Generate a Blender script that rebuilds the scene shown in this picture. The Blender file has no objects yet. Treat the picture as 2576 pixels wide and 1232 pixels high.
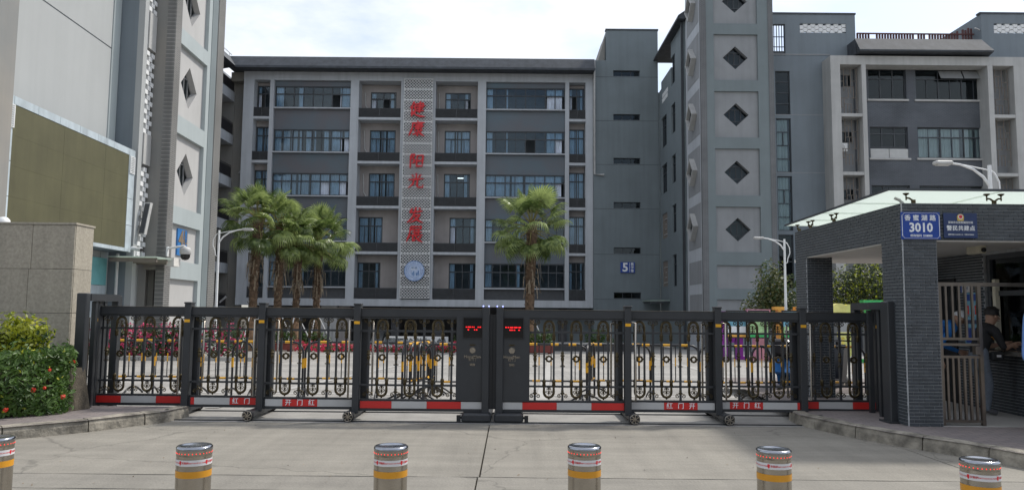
import bpy, math, random
from mathutils import Vector, Matrix
R = math.radians
random.seed(7)
SC = bpy.context.scene
COL = SC.collection
# ------------------------------------------------------------------ camera
PITCH, ROLL = math.atan(164/1900), 0.009
CAM = Vector((0, 0, 1.5))
CR = Matrix.Rotation(R(90)+PITCH, 3, 'X') @ Matrix.Rotation(ROLL, 3, 'Z')
cd = bpy.data.cameras.new('camera'); co = bpy.data.objects.new('camera', cd); COL.objects.link(co)
cd.sensor_width = 36; cd.lens = 1900/2576*36; cd.clip_start = 0.1; cd.clip_end = 3000
co.matrix_world = Matrix.Translation(CAM) @ CR.to_4x4()
SC.camera = co
# ------------------------------------------------------------------ sun, sky, exposure
SUN_EL, SUN_AZ = R(50), R(56)
S = Vector((math.sin(SUN_AZ)*math.cos(SUN_EL), math.cos(SUN_AZ)*math.cos(SUN_EL), math.sin(SUN_EL)))
sl = bpy.data.lights.new('sun', 'SUN'); sl.energy = 1.7; sl.angle = R(5); sl.color = (1, .955, .88)
so = bpy.data.objects.new('sun', sl); COL.objects.link(so)
so.rotation_euler = S.to_track_quat('Z', 'Y').to_euler(); so.location = (40, 20, 60)
w = bpy.data.worlds.new('World'); SC.world = w; w.use_nodes = True
nt = w.node_tree; nt.nodes.clear()
def N(t, **k):
    n = nt.nodes.new(t)
    for a, b in k.items(): setattr(n, a, b)
    return n
sky = N('ShaderNodeTexSky', sky_type='NISHITA', sun_disc=False, sun_elevation=SUN_EL, sun_rotation=SUN_AZ, air_density=1.0, dust_density=1.5)
tc = N('ShaderNodeTexCoord'); mp = N('ShaderNodeMapping'); mp.inputs['Scale'].default_value = (1.0, 1.0, 2.4); mp.inputs['Location'].default_value = (.33, .1, .2)
nz = N('ShaderNodeTexNoise'); nz.inputs['Scale'].default_value = 2.1; nz.inputs['Detail'].default_value = 9; nz.inputs['Roughness'].default_value = .58
rp = N('ShaderNodeValToRGB'); rp.color_ramp.elements[0].position = .40; rp.color_ramp.elements[1].position = .62
rp.color_ramp.elements[0].color = (.25, .25, .25, 1); rp.color_ramp.elements[1].color = (1, 1, 1, 1)
mx = N('ShaderNodeMix', data_type='RGBA'); mx.inputs[7].default_value = (6.2, 6.3, 6.48, 1)
bg = N('ShaderNodeBackground'); bg.inputs['Strength'].default_value = .1
ow = N('ShaderNodeOutputWorld')
L = nt.links.new
L(tc.outputs['Generated'], mp.inputs['Vector']); L(mp.outputs['Vector'], nz.inputs['Vector']); L(nz.outputs['Fac'], rp.inputs['Fac'])
L(rp.outputs['Color'], mx.inputs[0]); L(sky.outputs['Color'], mx.inputs[6]); L(mx.outputs[2], bg.inputs['Color']); L(bg.outputs[0], ow.inputs['Surface'])
SC.view_settings.view_transform = 'Standard'; SC.view_settings.look = 'None'; SC.view_settings.gamma = 1
SC.view_settings.use_curve_mapping = False; SC.view_settings.exposure = 0.95
SC.render.engine = 'CYCLES'
SC.cycles.max_bounces = 6; SC.cycles.transparent_max_bounces = 10

# ------------------------------------------------------------------ measuring: a point of the photograph (2576 px wide) on the plane y = Y
def W(px, py, Y):
    d = CR @ Vector(((px-1288)/1900, -(py-616)/1900, -1))
    return CAM + d*(Y/d.y)
def GW(px, py, z=0.0):
    d = CR @ Vector(((px-1288)/1900, -(py-616)/1900, -1))
    return CAM + d*((z-CAM.z)/d.z)
def gz(y): return 0.0 if y < 13 else -.028*(min(y, 80)-13)
# ------------------------------------------------------------------ mesh builder
class MB:
    def __init__(s, T=None): s.v = []; s.f = []; s.mi = []; s.sm = []; s.T = T
    def pt(s, p):
        p = Vector(p); p = s.T @ p if s.T is not None else p
        s.v.append(p); return len(s.v)-1
    def poly(s, pts, m=0, smooth=False):
        s.f.append([s.pt(p) for p in pts]); s.mi.append(m); s.sm.append(smooth)
    def faces(s, vs, fs, m=0, smooth=False):
        b = len(s.v)
        for p in vs: s.pt(p)
        for f in fs: s.f.append([b+i for i in f]); s.mi.append(m); s.sm.append(smooth)
    def hexa(s, c, m=0):
        s.faces(c, [(0,3,2,1),(4,5,6,7),(0,1,5,4),(1,2,6,5),(2,3,7,6),(3,0,4,7)], m)
    def box(s, x0, x1, y0, y1, z0, z1, m=0):
        s.hexa([(x0,y0,z0),(x1,y0,z0),(x1,y1,z0),(x0,y1,z0),(x0,y0,z1),(x1,y0,z1),(x1,y1,z1),(x0,y1,z1)], m)
    def cbox(s, x0, x1, y0, y1, z0, z1, c, m=0):           # box with chamfered edges
        vs = []
        for z, k in ((z0, c), (z0+c, 0), (z1-c, 0), (z1, c)):
            for (x, y) in ((x0+k+c-c*(k==c)*0, y0+k), (x1-k-c, y0+k), (x1-k, y0+k+c), (x1-k, y1-k-c), (x1-k-c, y1-k), (x0+k+c, y1-k), (x0+k, y1-k-c), (x0+k, y0+k+c)):
                vs.append((x, y, z))
        fs = [tuple(range(7, -1, -1)), tuple(range(24, 32))]
        for r in range(3):
            for i in range(8):
                j = (i+1) % 8
                fs.append((r*8+i, r*8+j, r*8+8+j, r*8+8+i))
        s.faces(vs, fs, m)
    def bar(s, a, b, w, h=None, m=0):
        a = Vector(a); b = Vector(b); h = h or w; d = (b-a).normalized()
        up = Vector((0,0,1)) if abs(d.z) < .9 else Vector((0,1,0))
        x = d.cross(up).normalized()*w/2; y = x.cross(d).normalized()*h/2
        s.hexa([a-x-y, a+x-y, a+x+y, a-x+y, b-x-y, b+x-y, b+x+y, b-x+y], m)
    def tube(s, pts, r, n=6, m=0, cap=True, smooth=True):
        pts = [Vector(p) for p in pts]; k = len(pts); rs = r if isinstance(r, (list, tuple)) else [r]*k
        vs = []; fs = []; pr = None
        for i, p in enumerate(pts):
            d = (pts[min(i+1, k-1)]-pts[max(i-1, 0)]).normalized()
            if pr is None:
                up = Vector((0,0,1)) if abs(d.z) < .9 else Vector((0,1,0)); x = d.cross(up).normalized()
            else: x = (pr - d*pr.dot(d)).normalized()
            pr = x; y = d.cross(x)
            for j in range(n):
                a = 2*math.pi*j/n; vs.append(p + (x*math.cos(a)+y*math.sin(a))*rs[i])
        for i in range(k-1):
            for j in range(n): fs.append((i*n+j, i*n+(j+1) % n, (i+1)*n+(j+1) % n, (i+1)*n+j))
        s.faces(vs, fs, m, smooth)
        if cap:
            s.faces(vs[:n], [tuple(range(n-1, -1, -1))], m); s.faces(vs[-n:], [tuple(range(n))], m)
    def lathe(s, prof, c=(0,0,0), n=12, m=0, smooth=True, cap=True):
        vs = []; fs = []; k = len(prof); c = Vector(c)
        for r, z in prof:
            for j in range(n):
                a = 2*math.pi*j/n; vs.append(c+Vector((r*math.cos(a), r*math.sin(a), z)))
        for i in range(k-1):
            for j in range(n): fs.append((i*n+j, i*n+(j+1) % n, (i+1)*n+(j+1) % n, (i+1)*n+j))
        s.faces(vs, fs, m, smooth)
        if cap:
            s.faces(vs[:n], [tuple(range(n-1, -1, -1))], m); s.faces(vs[-n:], [tuple(range(n))], m)
    def prism(s, pl, y0, y1, m=0):                          # outline in x, z swept from y0 to y1
        n = len(pl)
        vs = [(x, y0, z) for x, z in pl]+[(x, y1, z) for x, z in pl]
        s.faces(vs, [tuple(range(n)), tuple(range(2*n-1, n-1, -1))]+[(i, i+n, (i+1) % n+n, (i+1) % n) for i in range(n)], m)
    def sphere(s, c, r, n=8, m=0, sq=1.0):
        s.lathe([(max(.001, r*math.sin(math.pi*i/6)), -r*sq*math.cos(math.pi*i/6)) for i in range(7)], c, n, m)
    def mesh(s, name, off=Vector((0,0,0))):
        me = bpy.data.meshes.new(name)
        me.from_pydata([tuple(p-off) for p in s.v], [], s.f)
        me.polygons.foreach_set('material_index', s.mi)
        me.polygons.foreach_set('use_smooth', s.sm)
        me.update(); return me
OFF = {}
def thing(name, label, cat, loc=(0,0,0), rz=0, group=None):
    o = bpy.data.objects.new(name, None); COL.objects.link(o); o.empty_display_size = .3
    o.location = loc; o.rotation_euler = (0, 0, rz)
    OFF[o] = Vector((0,0,0)); return tag(o, label, cat, group)
def tag(o, label, cat, group=None):
    o['label'] = label; o['category'] = cat
    if group: o['group'] = group
    return o
def base(o, loc):                # thing at loc whose parts are given in world coordinates
    OFF[o] = Vector(loc); o.location = loc; return o
def part(name, par, mb, mats, loc=None, label=None, kind=None):
    off = OFF.get(par, Vector((0,0,0))) if par is not None else Vector((0,0,0))
    if isinstance(mb, MB):
        me = mb.mesh(name, off if loc is None else Vector((0,0,0)))
        for m in (mats if isinstance(mats, (list, tuple)) else [mats]): me.materials.append(m)
    else: me = mb
    o = bpy.data.objects.new(name, me); COL.objects.link(o); o.parent = par
    if loc is not None: o.location = Vector(loc)-off
    OFF[o] = off if loc is None else Vector(loc)
    if label: o['label'] = label
    if kind: o['kind'] = kind
    return o
def struct(name, mb, mats, par=None, label=None):
    o = part(name, par, mb, mats)
    if par is None: o['kind'] = 'structure'
    if label: o['label'] = label
    return o
def meshof(mb, name, mats):
    me = mb.mesh(name)
    for m in (mats if isinstance(mats, (list, tuple)) else [mats]): me.materials.append(m)
    return me
def dup(o, par=None):
    c = o.copy(); COL.objects.link(c); c.parent = par
    for ch in list(o.children): dup(ch, c)
    return c
# ------------------------------------------------------------------ materials
MATS = {}
def mat(name, col, rough=.7, metal=0.0, var=.12, scale=3.0, bump=0.0, bscale=40.0, col2=None, rnd=0.0, spec=.5, emit=None, streak=0.0):
    m = bpy.data.materials.new(name); m.use_nodes = True; t = m.node_tree; b = t.nodes['Principled BSDF']; MATS[name] = m
    b.inputs['Roughness'].default_value = rough; b.inputs['Metallic'].default_value = metal; b.inputs['Specular IOR Level'].default_value = spec
    def n(k, **a):
        x = t.nodes.new(k)
        for q, v in a.items(): setattr(x, q, v)
        return x
    g = n('ShaderNodeNewGeometry'); no = n('ShaderNodeTexNoise'); no.inputs['Scale'].default_value = scale; no.inputs['Detail'].default_value = 6; no.inputs['Roughness'].default_value = .62
    t.links.new(g.outputs['Position'], no.inputs['Vector'])
    r = n('ShaderNodeValToRGB'); e = r.color_ramp.elements
    e[0].position = .33; e[1].position = .67
    c2 = col2 or [c*(1-var*1.6) for c in col]; c1 = col if col2 else [min(1, c*(1+var*.7)) for c in col]
    e[0].color = (*c2, 1); e[1].color = (*c1, 1)
    t.links.new(no.outputs['Fac'], r.inputs['Fac']); out = r.outputs['Color']
    if streak:
        mp = n('ShaderNodeMapping'); mp.inputs['Scale'].default_value = (2.6, 2.6, .13); t.links.new(g.outputs['Position'], mp.inputs['Vector'])
        n2 = n('ShaderNodeTexNoise'); n2.inputs['Scale'].default_value = 1.3; n2.inputs['Detail'].default_value = 5; t.links.new(mp.outputs['Vector'], n2.inputs['Vector'])
        mr = n('ShaderNodeMapRange'); mr.inputs['From Min'].default_value = .42; mr.inputs['From Max'].default_value = .72; mr.inputs['To Min'].default_value = 1.0; mr.inputs['To Max'].default_value = 1-streak
        t.links.new(n2.outputs['Fac'], mr.inputs['Value'])
        mm = n('ShaderNodeMix', data_type='RGBA', blend_type='MULTIPLY'); mm.inputs[0].default_value = 1
        t.links.new(out, mm.inputs[6]); t.links.new(mr.outputs['Result'], mm.inputs[7]); out = mm.outputs[2]
    if rnd:
        oi = n('ShaderNodeObjectInfo'); mr = n('ShaderNodeMapRange'); mr.inputs['To Min'].default_value = 1-rnd; mr.inputs['To Max'].default_value = 1+rnd
        t.links.new(oi.outputs['Random'], mr.inputs['Value'])
        mm = n('ShaderNodeMix', data_type='RGBA', blend_type='MULTIPLY'); mm.inputs[0].default_value = 1
        t.links.new(out, mm.inputs[6]); t.links.new(mr.outputs['Result'], mm.inputs[7]); out = mm.outputs[2]
    t.links.new(out, b.inputs['Base Color'])
    if bump:
        bn = n('ShaderNodeTexNoise'); bn.inputs['Scale'].default_value = bscale; bn.inputs['Detail'].default_value = 4; t.links.new(g.outputs['Position'], bn.inputs['Vector'])
        bp = n('ShaderNodeBump'); bp.inputs['Strength'].default_value = bump; bp.inputs['Distance'].default_value = .02
        t.links.new(bn.outputs['Fac'], bp.inputs['Height']); t.links.new(bp.outputs['Normal'], b.inputs['Normal'])
    if emit: b.inputs['Emission Color'].default_value = (*emit[0], 1); b.inputs['Emission Strength'].default_value = emit[1]
    return m
def brickmat(name, c1, c2, mort, bw, bh, msz, rough=.75, axes='xz', bump=.6, off=.5, patch=0.0):
    m = bpy.data.materials.new(name); m.use_nodes = True; t = m.node_tree; b = t.nodes['Principled BSDF']; b.inputs['Roughness'].default_value = rough
    g = t.nodes.new('ShaderNodeNewGeometry'); sp = t.nodes.new('ShaderNodeSeparateXYZ'); cb = t.nodes.new('ShaderNodeCombineXYZ')
    t.links.new(g.outputs['Position'], sp.inputs[0]); t.links.new(sp.outputs['xyz'.index(axes[0])], cb.inputs[0]); t.links.new(sp.outputs['xyz'.index(axes[1])], cb.inputs[1])
    br = t.nodes.new('ShaderNodeTexBrick'); t.links.new(cb.outputs[0], br.inputs['Vector']); br.offset = off
    br.inputs['Color1'].default_value = (*c1, 1); br.inputs['Color2'].default_value = (*c2, 1); br.inputs['Mortar'].default_value = (*mort, 1)
    br.inputs['Scale'].default_value = 1; br.inputs['Brick Width'].default_value = bw; br.inputs['Row Height'].default_value = bh; br.inputs['Mortar Size'].default_value = msz
    no = t.nodes.new('ShaderNodeTexNoise'); no.inputs['Scale'].default_value = .5; no.inputs['Detail'].default_value = 7; t.links.new(g.outputs['Position'], no.inputs['Vector'])
    mr = t.nodes.new('ShaderNodeMapRange'); mr.inputs['From Min'].default_value = .3; mr.inputs['From Max'].default_value = .7; mr.inputs['To Min'].default_value = .8-patch; mr.inputs['To Max'].default_value = 1.12+patch*.5
    t.links.new(no.outputs['Fac'], mr.inputs['Value'])
    mm = t.nodes.new('ShaderNodeMix'); mm.data_type = 'RGBA'; mm.blend_type = 'MULTIPLY'; mm.inputs[0].default_value = 1
    t.links.new(br.outputs['Color'], mm.inputs[6]); t.links.new(mr.outputs['Result'], mm.inputs[7]); t.links.new(mm.outputs[2], b.inputs['Base Color'])
    bp = t.nodes.new('ShaderNodeBump'); bp.invert = True; bp.inputs['Strength'].default_value = bump; bp.inputs['Distance'].default_value = .006
    t.links.new(br.outputs['Fac'], bp.inputs['Height']); t.links.new(bp.outputs['Normal'], b.inputs['Normal'])
    return m
def leafmat(name, c1, c2, trans=.35, rough=.45):
    m = bpy.data.materials.new(name); m.use_nodes = True; t = m.node_tree; b = t.nodes['Principled BSDF']; b.inputs['Roughness'].default_value = rough
    g = t.nodes.new('ShaderNodeNewGeometry'); no = t.nodes.new('ShaderNodeTexNoise'); no.inputs['Scale'].default_value = 5; no.inputs['Detail'].default_value = 4
    t.links.new(g.outputs['Position'], no.inputs['Vector'])
    oi = t.nodes.new('ShaderNodeObjectInfo'); ad = t.nodes.new('ShaderNodeMath'); ad.operation = 'MULTIPLY_ADD'; ad.inputs[1].default_value = .35; t.links.new(oi.outputs['Random'], ad.inputs[0]); 
    sb = t.nodes.new('ShaderNodeMath'); sb.operation = 'ADD'; sb.inputs[1].default_value = -.17; t.links.new(no.outputs['Fac'], sb.inputs[0]); t.links.new(sb.outputs[0], ad.inputs[2])
    r = t.nodes.new('ShaderNodeValToRGB'); r.color_ramp.elements[0].position = .34; r.color_ramp.elements[1].position = .66
    r.color_ramp.elements[0].color = (*c1, 1); r.color_ramp.elements[1].color = (*c2, 1)
    t.links.new(ad.outputs[0], r.inputs['Fac']); t.links.new(r.outputs['Color'], b.inputs['Base Color'])
    tr = t.nodes.new('ShaderNodeBsdfTranslucent'); t.links.new(r.outputs['Color'], tr.inputs['Color'])
    mx = t.nodes.new('ShaderNodeMixShader'); mx.inputs[0].default_value = trans
    t.links.new(b.outputs[0], mx.inputs[1]); t.links.new(tr.outputs[0], mx.inputs[2]); t.links.new(mx.outputs[0], t.nodes['Material Output'].inputs['Surface'])
    return m
def glassmat(name, tint, refl=.06, rough=.03, frost=0.0, fres=True):
    m = bpy.data.materials.new(name); m.use_nodes = True; t = m.node_tree; t.nodes.remove(t.nodes['Principled BSDF'])
    tr = t.nodes.new('ShaderNodeBsdfTransparent'); tr.inputs[0].default_value = (*tint, 1)
    gl = t.nodes.new('ShaderNodeBsdfGlossy'); gl.inputs['Roughness'].default_value = rough; gl.inputs['Color'].default_value = (.62, .70, .76, 1)
    lw = t.nodes.new('ShaderNodeFresnel'); lw.inputs['IOR'].default_value = 1.5
    ad = t.nodes.new('ShaderNodeMath'); ad.operation = 'ADD'; ad.use_clamp = True; ad.inputs[1].default_value = refl; 
    if fres: t.links.new(lw.outputs[0], ad.inputs[0])
    else: ad.inputs[0].default_value = 0
    g = t.nodes.new('ShaderNodeNewGeometry'); no = t.nodes.new('ShaderNodeTexNoise'); no.inputs['Scale'].default_value = .9; t.links.new(g.outputs['Position'], no.inputs['Vector'])
    bp = t.nodes.new('ShaderNodeBump'); bp.inputs['Strength'].default_value = .06; bp.inputs['Distance'].default_value = .15; t.links.new(no.outputs['Fac'], bp.inputs['Height']); t.links.new(bp.outputs[0], gl.inputs['Normal'])
    mx = t.nodes.new('ShaderNodeMixShader'); t.links.new(ad.outputs[0], mx.inputs[0])
    first = tr
    if frost:
        df = t.nodes.new('ShaderNodeBsdfTranslucent'); df.inputs[0].default_value = (*tint, 1)
        d2 = t.nodes.new('ShaderNodeBsdfDiffuse'); d2.inputs[0].default_value = (.55, .62, .58, 1)
        m3 = t.nodes.new('ShaderNodeMixShader'); m3.inputs[0].default_value = .3; t.links.new(df.outputs[0], m3.inputs[1]); t.links.new(d2.outputs[0], m3.inputs[2])
        m2 = t.nodes.new('ShaderNodeMixShader'); m2.inputs[0].default_value = frost; t.links.new(tr.outputs[0], m2.inputs[1]); t.links.new(m3.outputs[0], m2.inputs[2]); first = m2
    t.links.new(first.outputs[0], mx.inputs[1]); t.links.new(gl.outputs[0], mx.inputs[2]); t.links.new(mx.outputs[0], t.nodes['Material Output'].inputs['Surface'])
    return m
M = {}
def concmat(name, col, seed):
    m = mat(name, col, .86, var=.07, scale=.7, bump=.35, bscale=34); t = m.node_tree; b = t.nodes['Principled BSDF']
    g = t.nodes.new('ShaderNodeNewGeometry'); out = b.inputs['Base Color'].links[0].from_socket
    def layer(out, fac, lo):
        mm = t.nodes.new('ShaderNodeMix'); mm.data_type = 'RGBA'; mm.blend_type = 'MULTIPLY'; mm.inputs[0].default_value = 1
        mr = t.nodes.new('ShaderNodeMapRange'); mr.inputs['From Min'].default_value, mr.inputs['From Max'].default_value = lo[0], lo[1]; mr.inputs['To Min'].default_value, mr.inputs['To Max'].default_value = lo[2], lo[3]
        t.links.new(fac, mr.inputs['Value']); t.links.new(out, mm.inputs[6]); t.links.new(mr.outputs['Result'], mm.inputs[7]); return mm.outputs[2]
    def tex(kind, scale, vec, detail=6):
        mp = t.nodes.new('ShaderNodeMapping'); mp.inputs['Scale'].default_value = vec; mp.inputs['Location'].default_value = (seed, seed*.7, 0); t.links.new(g.outputs['Position'], mp.inputs['Vector'])
        n = t.nodes.new(kind); n.inputs['Scale'].default_value = scale; t.links.new(mp.outputs['Vector'], n.inputs['Vector'])
        if kind == 'ShaderNodeTexNoise': n.inputs['Detail'].default_value = detail; n.inputs['Roughness'].default_value = .65
        return n
    out = layer(out, tex('ShaderNodeTexNoise', 2.2, (.35, 1.6, 1)).outputs['Fac'], (.38, .68, .90, 1.11))        # dusty sweep marks
    out = layer(out, tex('ShaderNodeTexNoise', 1.5, (2.4, .13, 1)).outputs['Fac'], (.40, .66, 1.04, .90))         # wheel tracks running in through the gate
    out = layer(out, tex('ShaderNodeTexNoise', 55, (1, 1, 1), 3).outputs['Fac'], (.30, .70, .86, 1.12))          # grit
    out = layer(out, tex('ShaderNodeTexNoise', 6, (1, 1, 1)).outputs['Fac'], (.66, .74, 1.0, .80))               # small dark stains
    v = tex('ShaderNodeTexVoronoi', .26, (1, 1.7, 1)); v.feature = 'DISTANCE_TO_EDGE'
    w_ = t.nodes.new('ShaderNodeTexNoise'); w_.inputs['Scale'].default_value = 3.5; w_.inputs['Detail'].default_value = 6; ad = t.nodes.new('ShaderNodeVectorMath'); ad.operation = 'MULTIPLY_ADD'; ad.inputs[1].default_value = (.5, .5, 0)
    src = v.inputs['Vector'].links[0].from_socket; t.links.new(g.outputs['Position'], w_.inputs['Vector']); t.links.new(w_.outputs['Color'], ad.inputs[0]); t.links.new(src, ad.inputs[2]); t.links.new(ad.outputs[0], v.inputs['Vector'])
    out = layer(out, v.outputs['Distance'], (.001, .005, .72, 1.0))                                             # hairline cracks
    t.links.new(out, b.inputs['Base Color']); return m
M['concrete'] = concmat('concrete', (.245,.228,.194), 3.1)
M['concrete2'] = concmat('concrete_gutter', (.23,.215,.185), 7.7)
M['kerbstone'] = mat('kerb_concrete', (.28,.255,.21), .9, var=.35, scale=5, bump=.8, bscale=18, rnd=.12)
M['soil'] = mat('soil', (.09,.075,.055), .95, var=.3, scale=8, bump=.5)
M['granite'] = mat('granite', (.37,.335,.27), .7, var=.14, scale=26, bump=.12, bscale=90, rnd=.05, streak=.18)
M['frame_white'] = mat('pale_grey_paint', (.465,.49,.52), .75, var=.06, scale=.5, streak=.14)
M['wall_beige'] = mat('beige_wall_paint', (.34,.315,.305), .8, var=.08, scale=.6, streak=.08)
M['bluegrey'] = mat('blue_grey_paint', (.172,.205,.220), .75, var=.07, scale=.35, streak=.10)
M['bluegrey2'] = mat('blue_grey_paint_rear', (.180,.212,.238), .75, var=.07, scale=.3, streak=.10)
M['teal'] = mat('teal_grey_paint', (.178,.212,.222), .75, var=.06, scale=.5, streak=.05)
M['panelgrey'] = mat('panel_grey_paint', (.265,.275,.285), .8, var=.06, scale=.8, streak=.1)
M['leftwall'] = mat('pale_wall_paint', (.385,.40,.40), .8, var=.04, scale=.25, streak=.04)
M['leftpanel'] = mat('warm_panel_paint', (.46,.455,.445), .8, var=.04, scale=.6, streak=.05)
M['leftband'] = mat('pale_teal_paint', (.38,.425,.43), .75, var=.04, scale=.5, streak=.05)
M['brownwall'] = mat('brown_grey_render', (.27,.255,.23), .85, var=.12, scale=.35, col2=(.21,.215,.21), streak=.1)
M['darkroof'] = mat('dark_roof_tile', (.062,.07,.082), .7, var=.2, scale=2, streak=.15)
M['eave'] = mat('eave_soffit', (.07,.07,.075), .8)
M['interior'] = mat('dim_interior', (.12,.12,.125), .9)  # even dark colour that carries the dimness of the rooms
M['winframe'] = mat('dark_window_frame', (.045,.052,.06), .5)
M['curtain'] = mat('pale_blue_curtain', (.62,.69,.80), .9, var=.15, scale=1)
M['winframe_grey'] = mat('grey_casement', (.22,.225,.23), .5)
M['curtain2'] = mat('cream_curtain', (.62,.58,.50), .9, var=.1, scale=1)
M['spandrel'] = mat('mosaic_spandrel', (.085,.130,.160), .45, var=.1, scale=.24, col2=(.112,.108,.118))
M['louver'] = mat('dark_louver', (.06,.064,.07), .55)
M['whitepaint'] = mat('white_paint', (.74,.75,.75), .6, var=.05)
M['offwhite'] = mat('off_white_frame', (.43,.43,.42), .75, var=.06, scale=.8, streak=.15)
M['bluewhite'] = mat('blue_white_cladding', (.50,.57,.61), .35, var=.12, scale=1.6, streak=.2, rnd=.06)
M['olive'] = mat('olive_screen', (.094,.09,.045), .7, var=.10, scale=.8, streak=.12)
M['pipe'] = mat('grey_pipe', (.50,.50,.49), .5)
M['red'] = mat('red_letters', (.62,.022,.03), .5, var=.05)
M['redsticker'] = mat('red_reflective', (.56,.025,.022), .4, var=.05)
M['greysticker'] = mat('grey_reflective', (.47,.47,.465), .35, var=.05)
M['gate'] = mat('charcoal_gate_paint', (.031,.034,.038), .45, var=.08, scale=5, spec=.5)
M['gatedark'] = mat('black_rubber', (.014,.015,.017), .6)
M['bronze'] = mat('aged_bronze', (.085,.066,.034), .38, metal=.75, var=.3, scale=30)
M['steel'] = mat('stainless_steel', (.43,.395,.345), .27, metal=1.0, var=.08, scale=8)
M['steeltop'] = mat('polished_steel', (.33,.345,.38), .18, metal=1.0, var=.05)
M['yellow'] = mat('yellow_reflective', (.74,.38,.015), .4, var=.06)
M['amber'] = mat('amber_tape', (.60,.27,.015), .4, var=.06)
M['black'] = mat('black_paint', (.02,.02,.024), .35)
M['white'] = mat('white_print', (.78,.80,.82), .5, var=.03)
M['tape'] = mat('white_tape', (.62,.61,.62), .45, var=.05)
M['led'] = mat('red_led', (.3,.0,.0), .4, emit=((1, .015, .02), 1.0))
M['ledblue'] = mat('blue_led', (.1,.1,.5), .4, emit=((.3, .35, 1), 2.0))
M['screen'] = mat('black_screen', (.012,.012,.013), .12)
M['signblue'] = mat('sign_blue', (.012,.055,.30), .3, var=.06)
M['signnavy'] = mat('sign_navy', (.015,.035,.115), .35, var=.08)
M['signold'] = mat('sign_faded_blue', (.045,.20,.50), .5, var=.15)
M['gold'] = mat('gold_badge', (.62,.45,.10), .4)
M['tan'] = mat('weathered_letters', (.22,.17,.12), .6)
M['brick'] = mat('slate_brick', (.050,.059,.068), .6, var=.10, scale=9, bump=.2, bscale=60, rnd=.18)
M['mortar'] = mat('pale_mortar', (.36,.375,.385), .9, var=.15, scale=9)
M['brickwall'] = brickmat('grey_brick_strip', (.11,.115,.12), (.085,.09,.097), (.20,.205,.21), .24, .075, .016, axes='xz')
M['brickwall2'] = brickmat('grey_brick_strip_side', (.11,.115,.12), (.085,.09,.097), (.20,.205,.21), .24, .075, .016, axes='yz')
M['brickside'] = brickmat('pale_brick_strip', (.40,.385,.36), (.36,.35,.335), (.20,.20,.195), .5, .085, .03, axes='yz', bump=1)
M['brickrear'] = brickmat('rear_brick_wall', (.085,.095,.112), (.072,.082,.098), (.125,.135,.15), .26, .085, .012, axes='xz', patch=.06)
M['yard'] = brickmat('yard_pavers', (.34,.325,.30), (.31,.30,.28), (.22,.21,.195), .4, .2, .014, axes='xy', bump=.3, patch=.05, rough=.8)
M['bandstone'] = mat('pale_paving_band', (.39,.38,.36), .8, var=.08, scale=1)
M['sidewalk'] = brickmat('red_brown_pavers', (.235,.20,.19), (.20,.175,.17), (.13,.115,.11), .2, .1, .006, axes='xy', bump=.4, patch=.08, rough=.9)
M['soffit'] = mat('white_soffit', (.66,.64,.60), .7, var=.05)
M['glass'] = glassmat('window_glass', (.80,.88,.92), .0)
M['darkglass'] = glassmat('dark_window_glass', (.30,.35,.37), .0)
M['canopyglass'] = glassmat('frosted_canopy_glass', (.66,.725,.67), .04, .2, frost=.95, fres=False); M['clearglass'] = glassmat('clear_glass', (.98,.995,.98), .03, fres=False)
M['trackstone'] = mat('track_concrete', (.30,.29,.27), .85, var=.12, scale=2.5, bump=.3)
M['latticewhite'] = mat('lattice_white', (.62,.63,.63), .6, var=.05)
M['steel_dark'] = mat('shaded_stainless', (.24,.215,.19), .3, metal=1.0, var=.1, scale=8)  # darker copy of the steel, dark porch reflections put into its colour
M['tube'] = mat('lit_tube', (.8,.8,.8), .4, emit=((1, .98, .92), 1.6))
M['teal_glass'] = mat('teal_poster', (.20,.50,.52), .2, var=.12, scale=1.2)
M['leaf'] = leafmat('hedge_leaf', (.022,.055,.014), (.085,.16,.03))
M['leafyellow'] = leafmat('golden_leaf', (.22,.26,.015), (.56,.56,.06))
M['leafdark'] = leafmat('dark_leaf', (.018,.038,.012), (.06,.10,.028))
M['leafolive'] = leafmat('olive_leaf', (.030,.045,.016), (.14,.145,.045))
M['palm'] = leafmat('palm_leaf', (.075,.12,.03), (.34,.42,.15), .42, .3)
M['palmstalk'] = mat('palm_stalk', (.20,.18,.05), .6)
M['deadpalm'] = mat('dead_palm_leaf', (.27,.215,.15), .9, var=.4, scale=6)
M['trunk'] = mat('palm_trunk', (.135,.088,.055), .95, var=.4, scale=7, bump=.9, bscale=12)
M['trunkpale'] = mat('palm_trunk_pale', (.27,.17,.10), .95, var=.3, scale=6, bump=.8, bscale=12)
M['bark'] = mat('bark', (.12,.09,.065), .95, var=.3, scale=9, bump=.6)
M['pink'] = leafmat('pink_bracts', (.42,.02,.10), (.75,.06,.20), .3)
M['redflower'] = leafmat('red_flowers', (.45,.012,.05), (.72,.04,.12), .3)
M['ixora'] = leafmat('scarlet_flowers', (.50,.03,.015), (.80,.10,.05), .3)
M['brickred'] = mat('red_planter', (.19,.045,.035), .7)
M['skin'] = mat('skin', (.42,.25,.17), .55, var=.05)
M['hair'] = mat('hair', (.015,.012,.01), .6)
M['bluejacket'] = mat('blue_jacket', (.02,.17,.50), .7, var=.15, scale=8)
M['blacktop'] = mat('black_tshirt', (.018,.018,.02), .8)
M['jeans'] = mat('grey_jeans', (.16,.19,.23), .85, var=.15, scale=14)
M['blackpants'] = mat('black_trousers', (.015,.016,.02), .85)
M['shoe'] = mat('shoe', (.12,.12,.13), .6)
M['lightblue'] = mat('light_blue_shirt', (.18,.32,.66), .8)
M['purple'] = mat('purple_paint', (.28,.03,.36), .45); M['pinkpaint'] = mat('pink_paint', (.72,.36,.46), .45)
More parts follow.
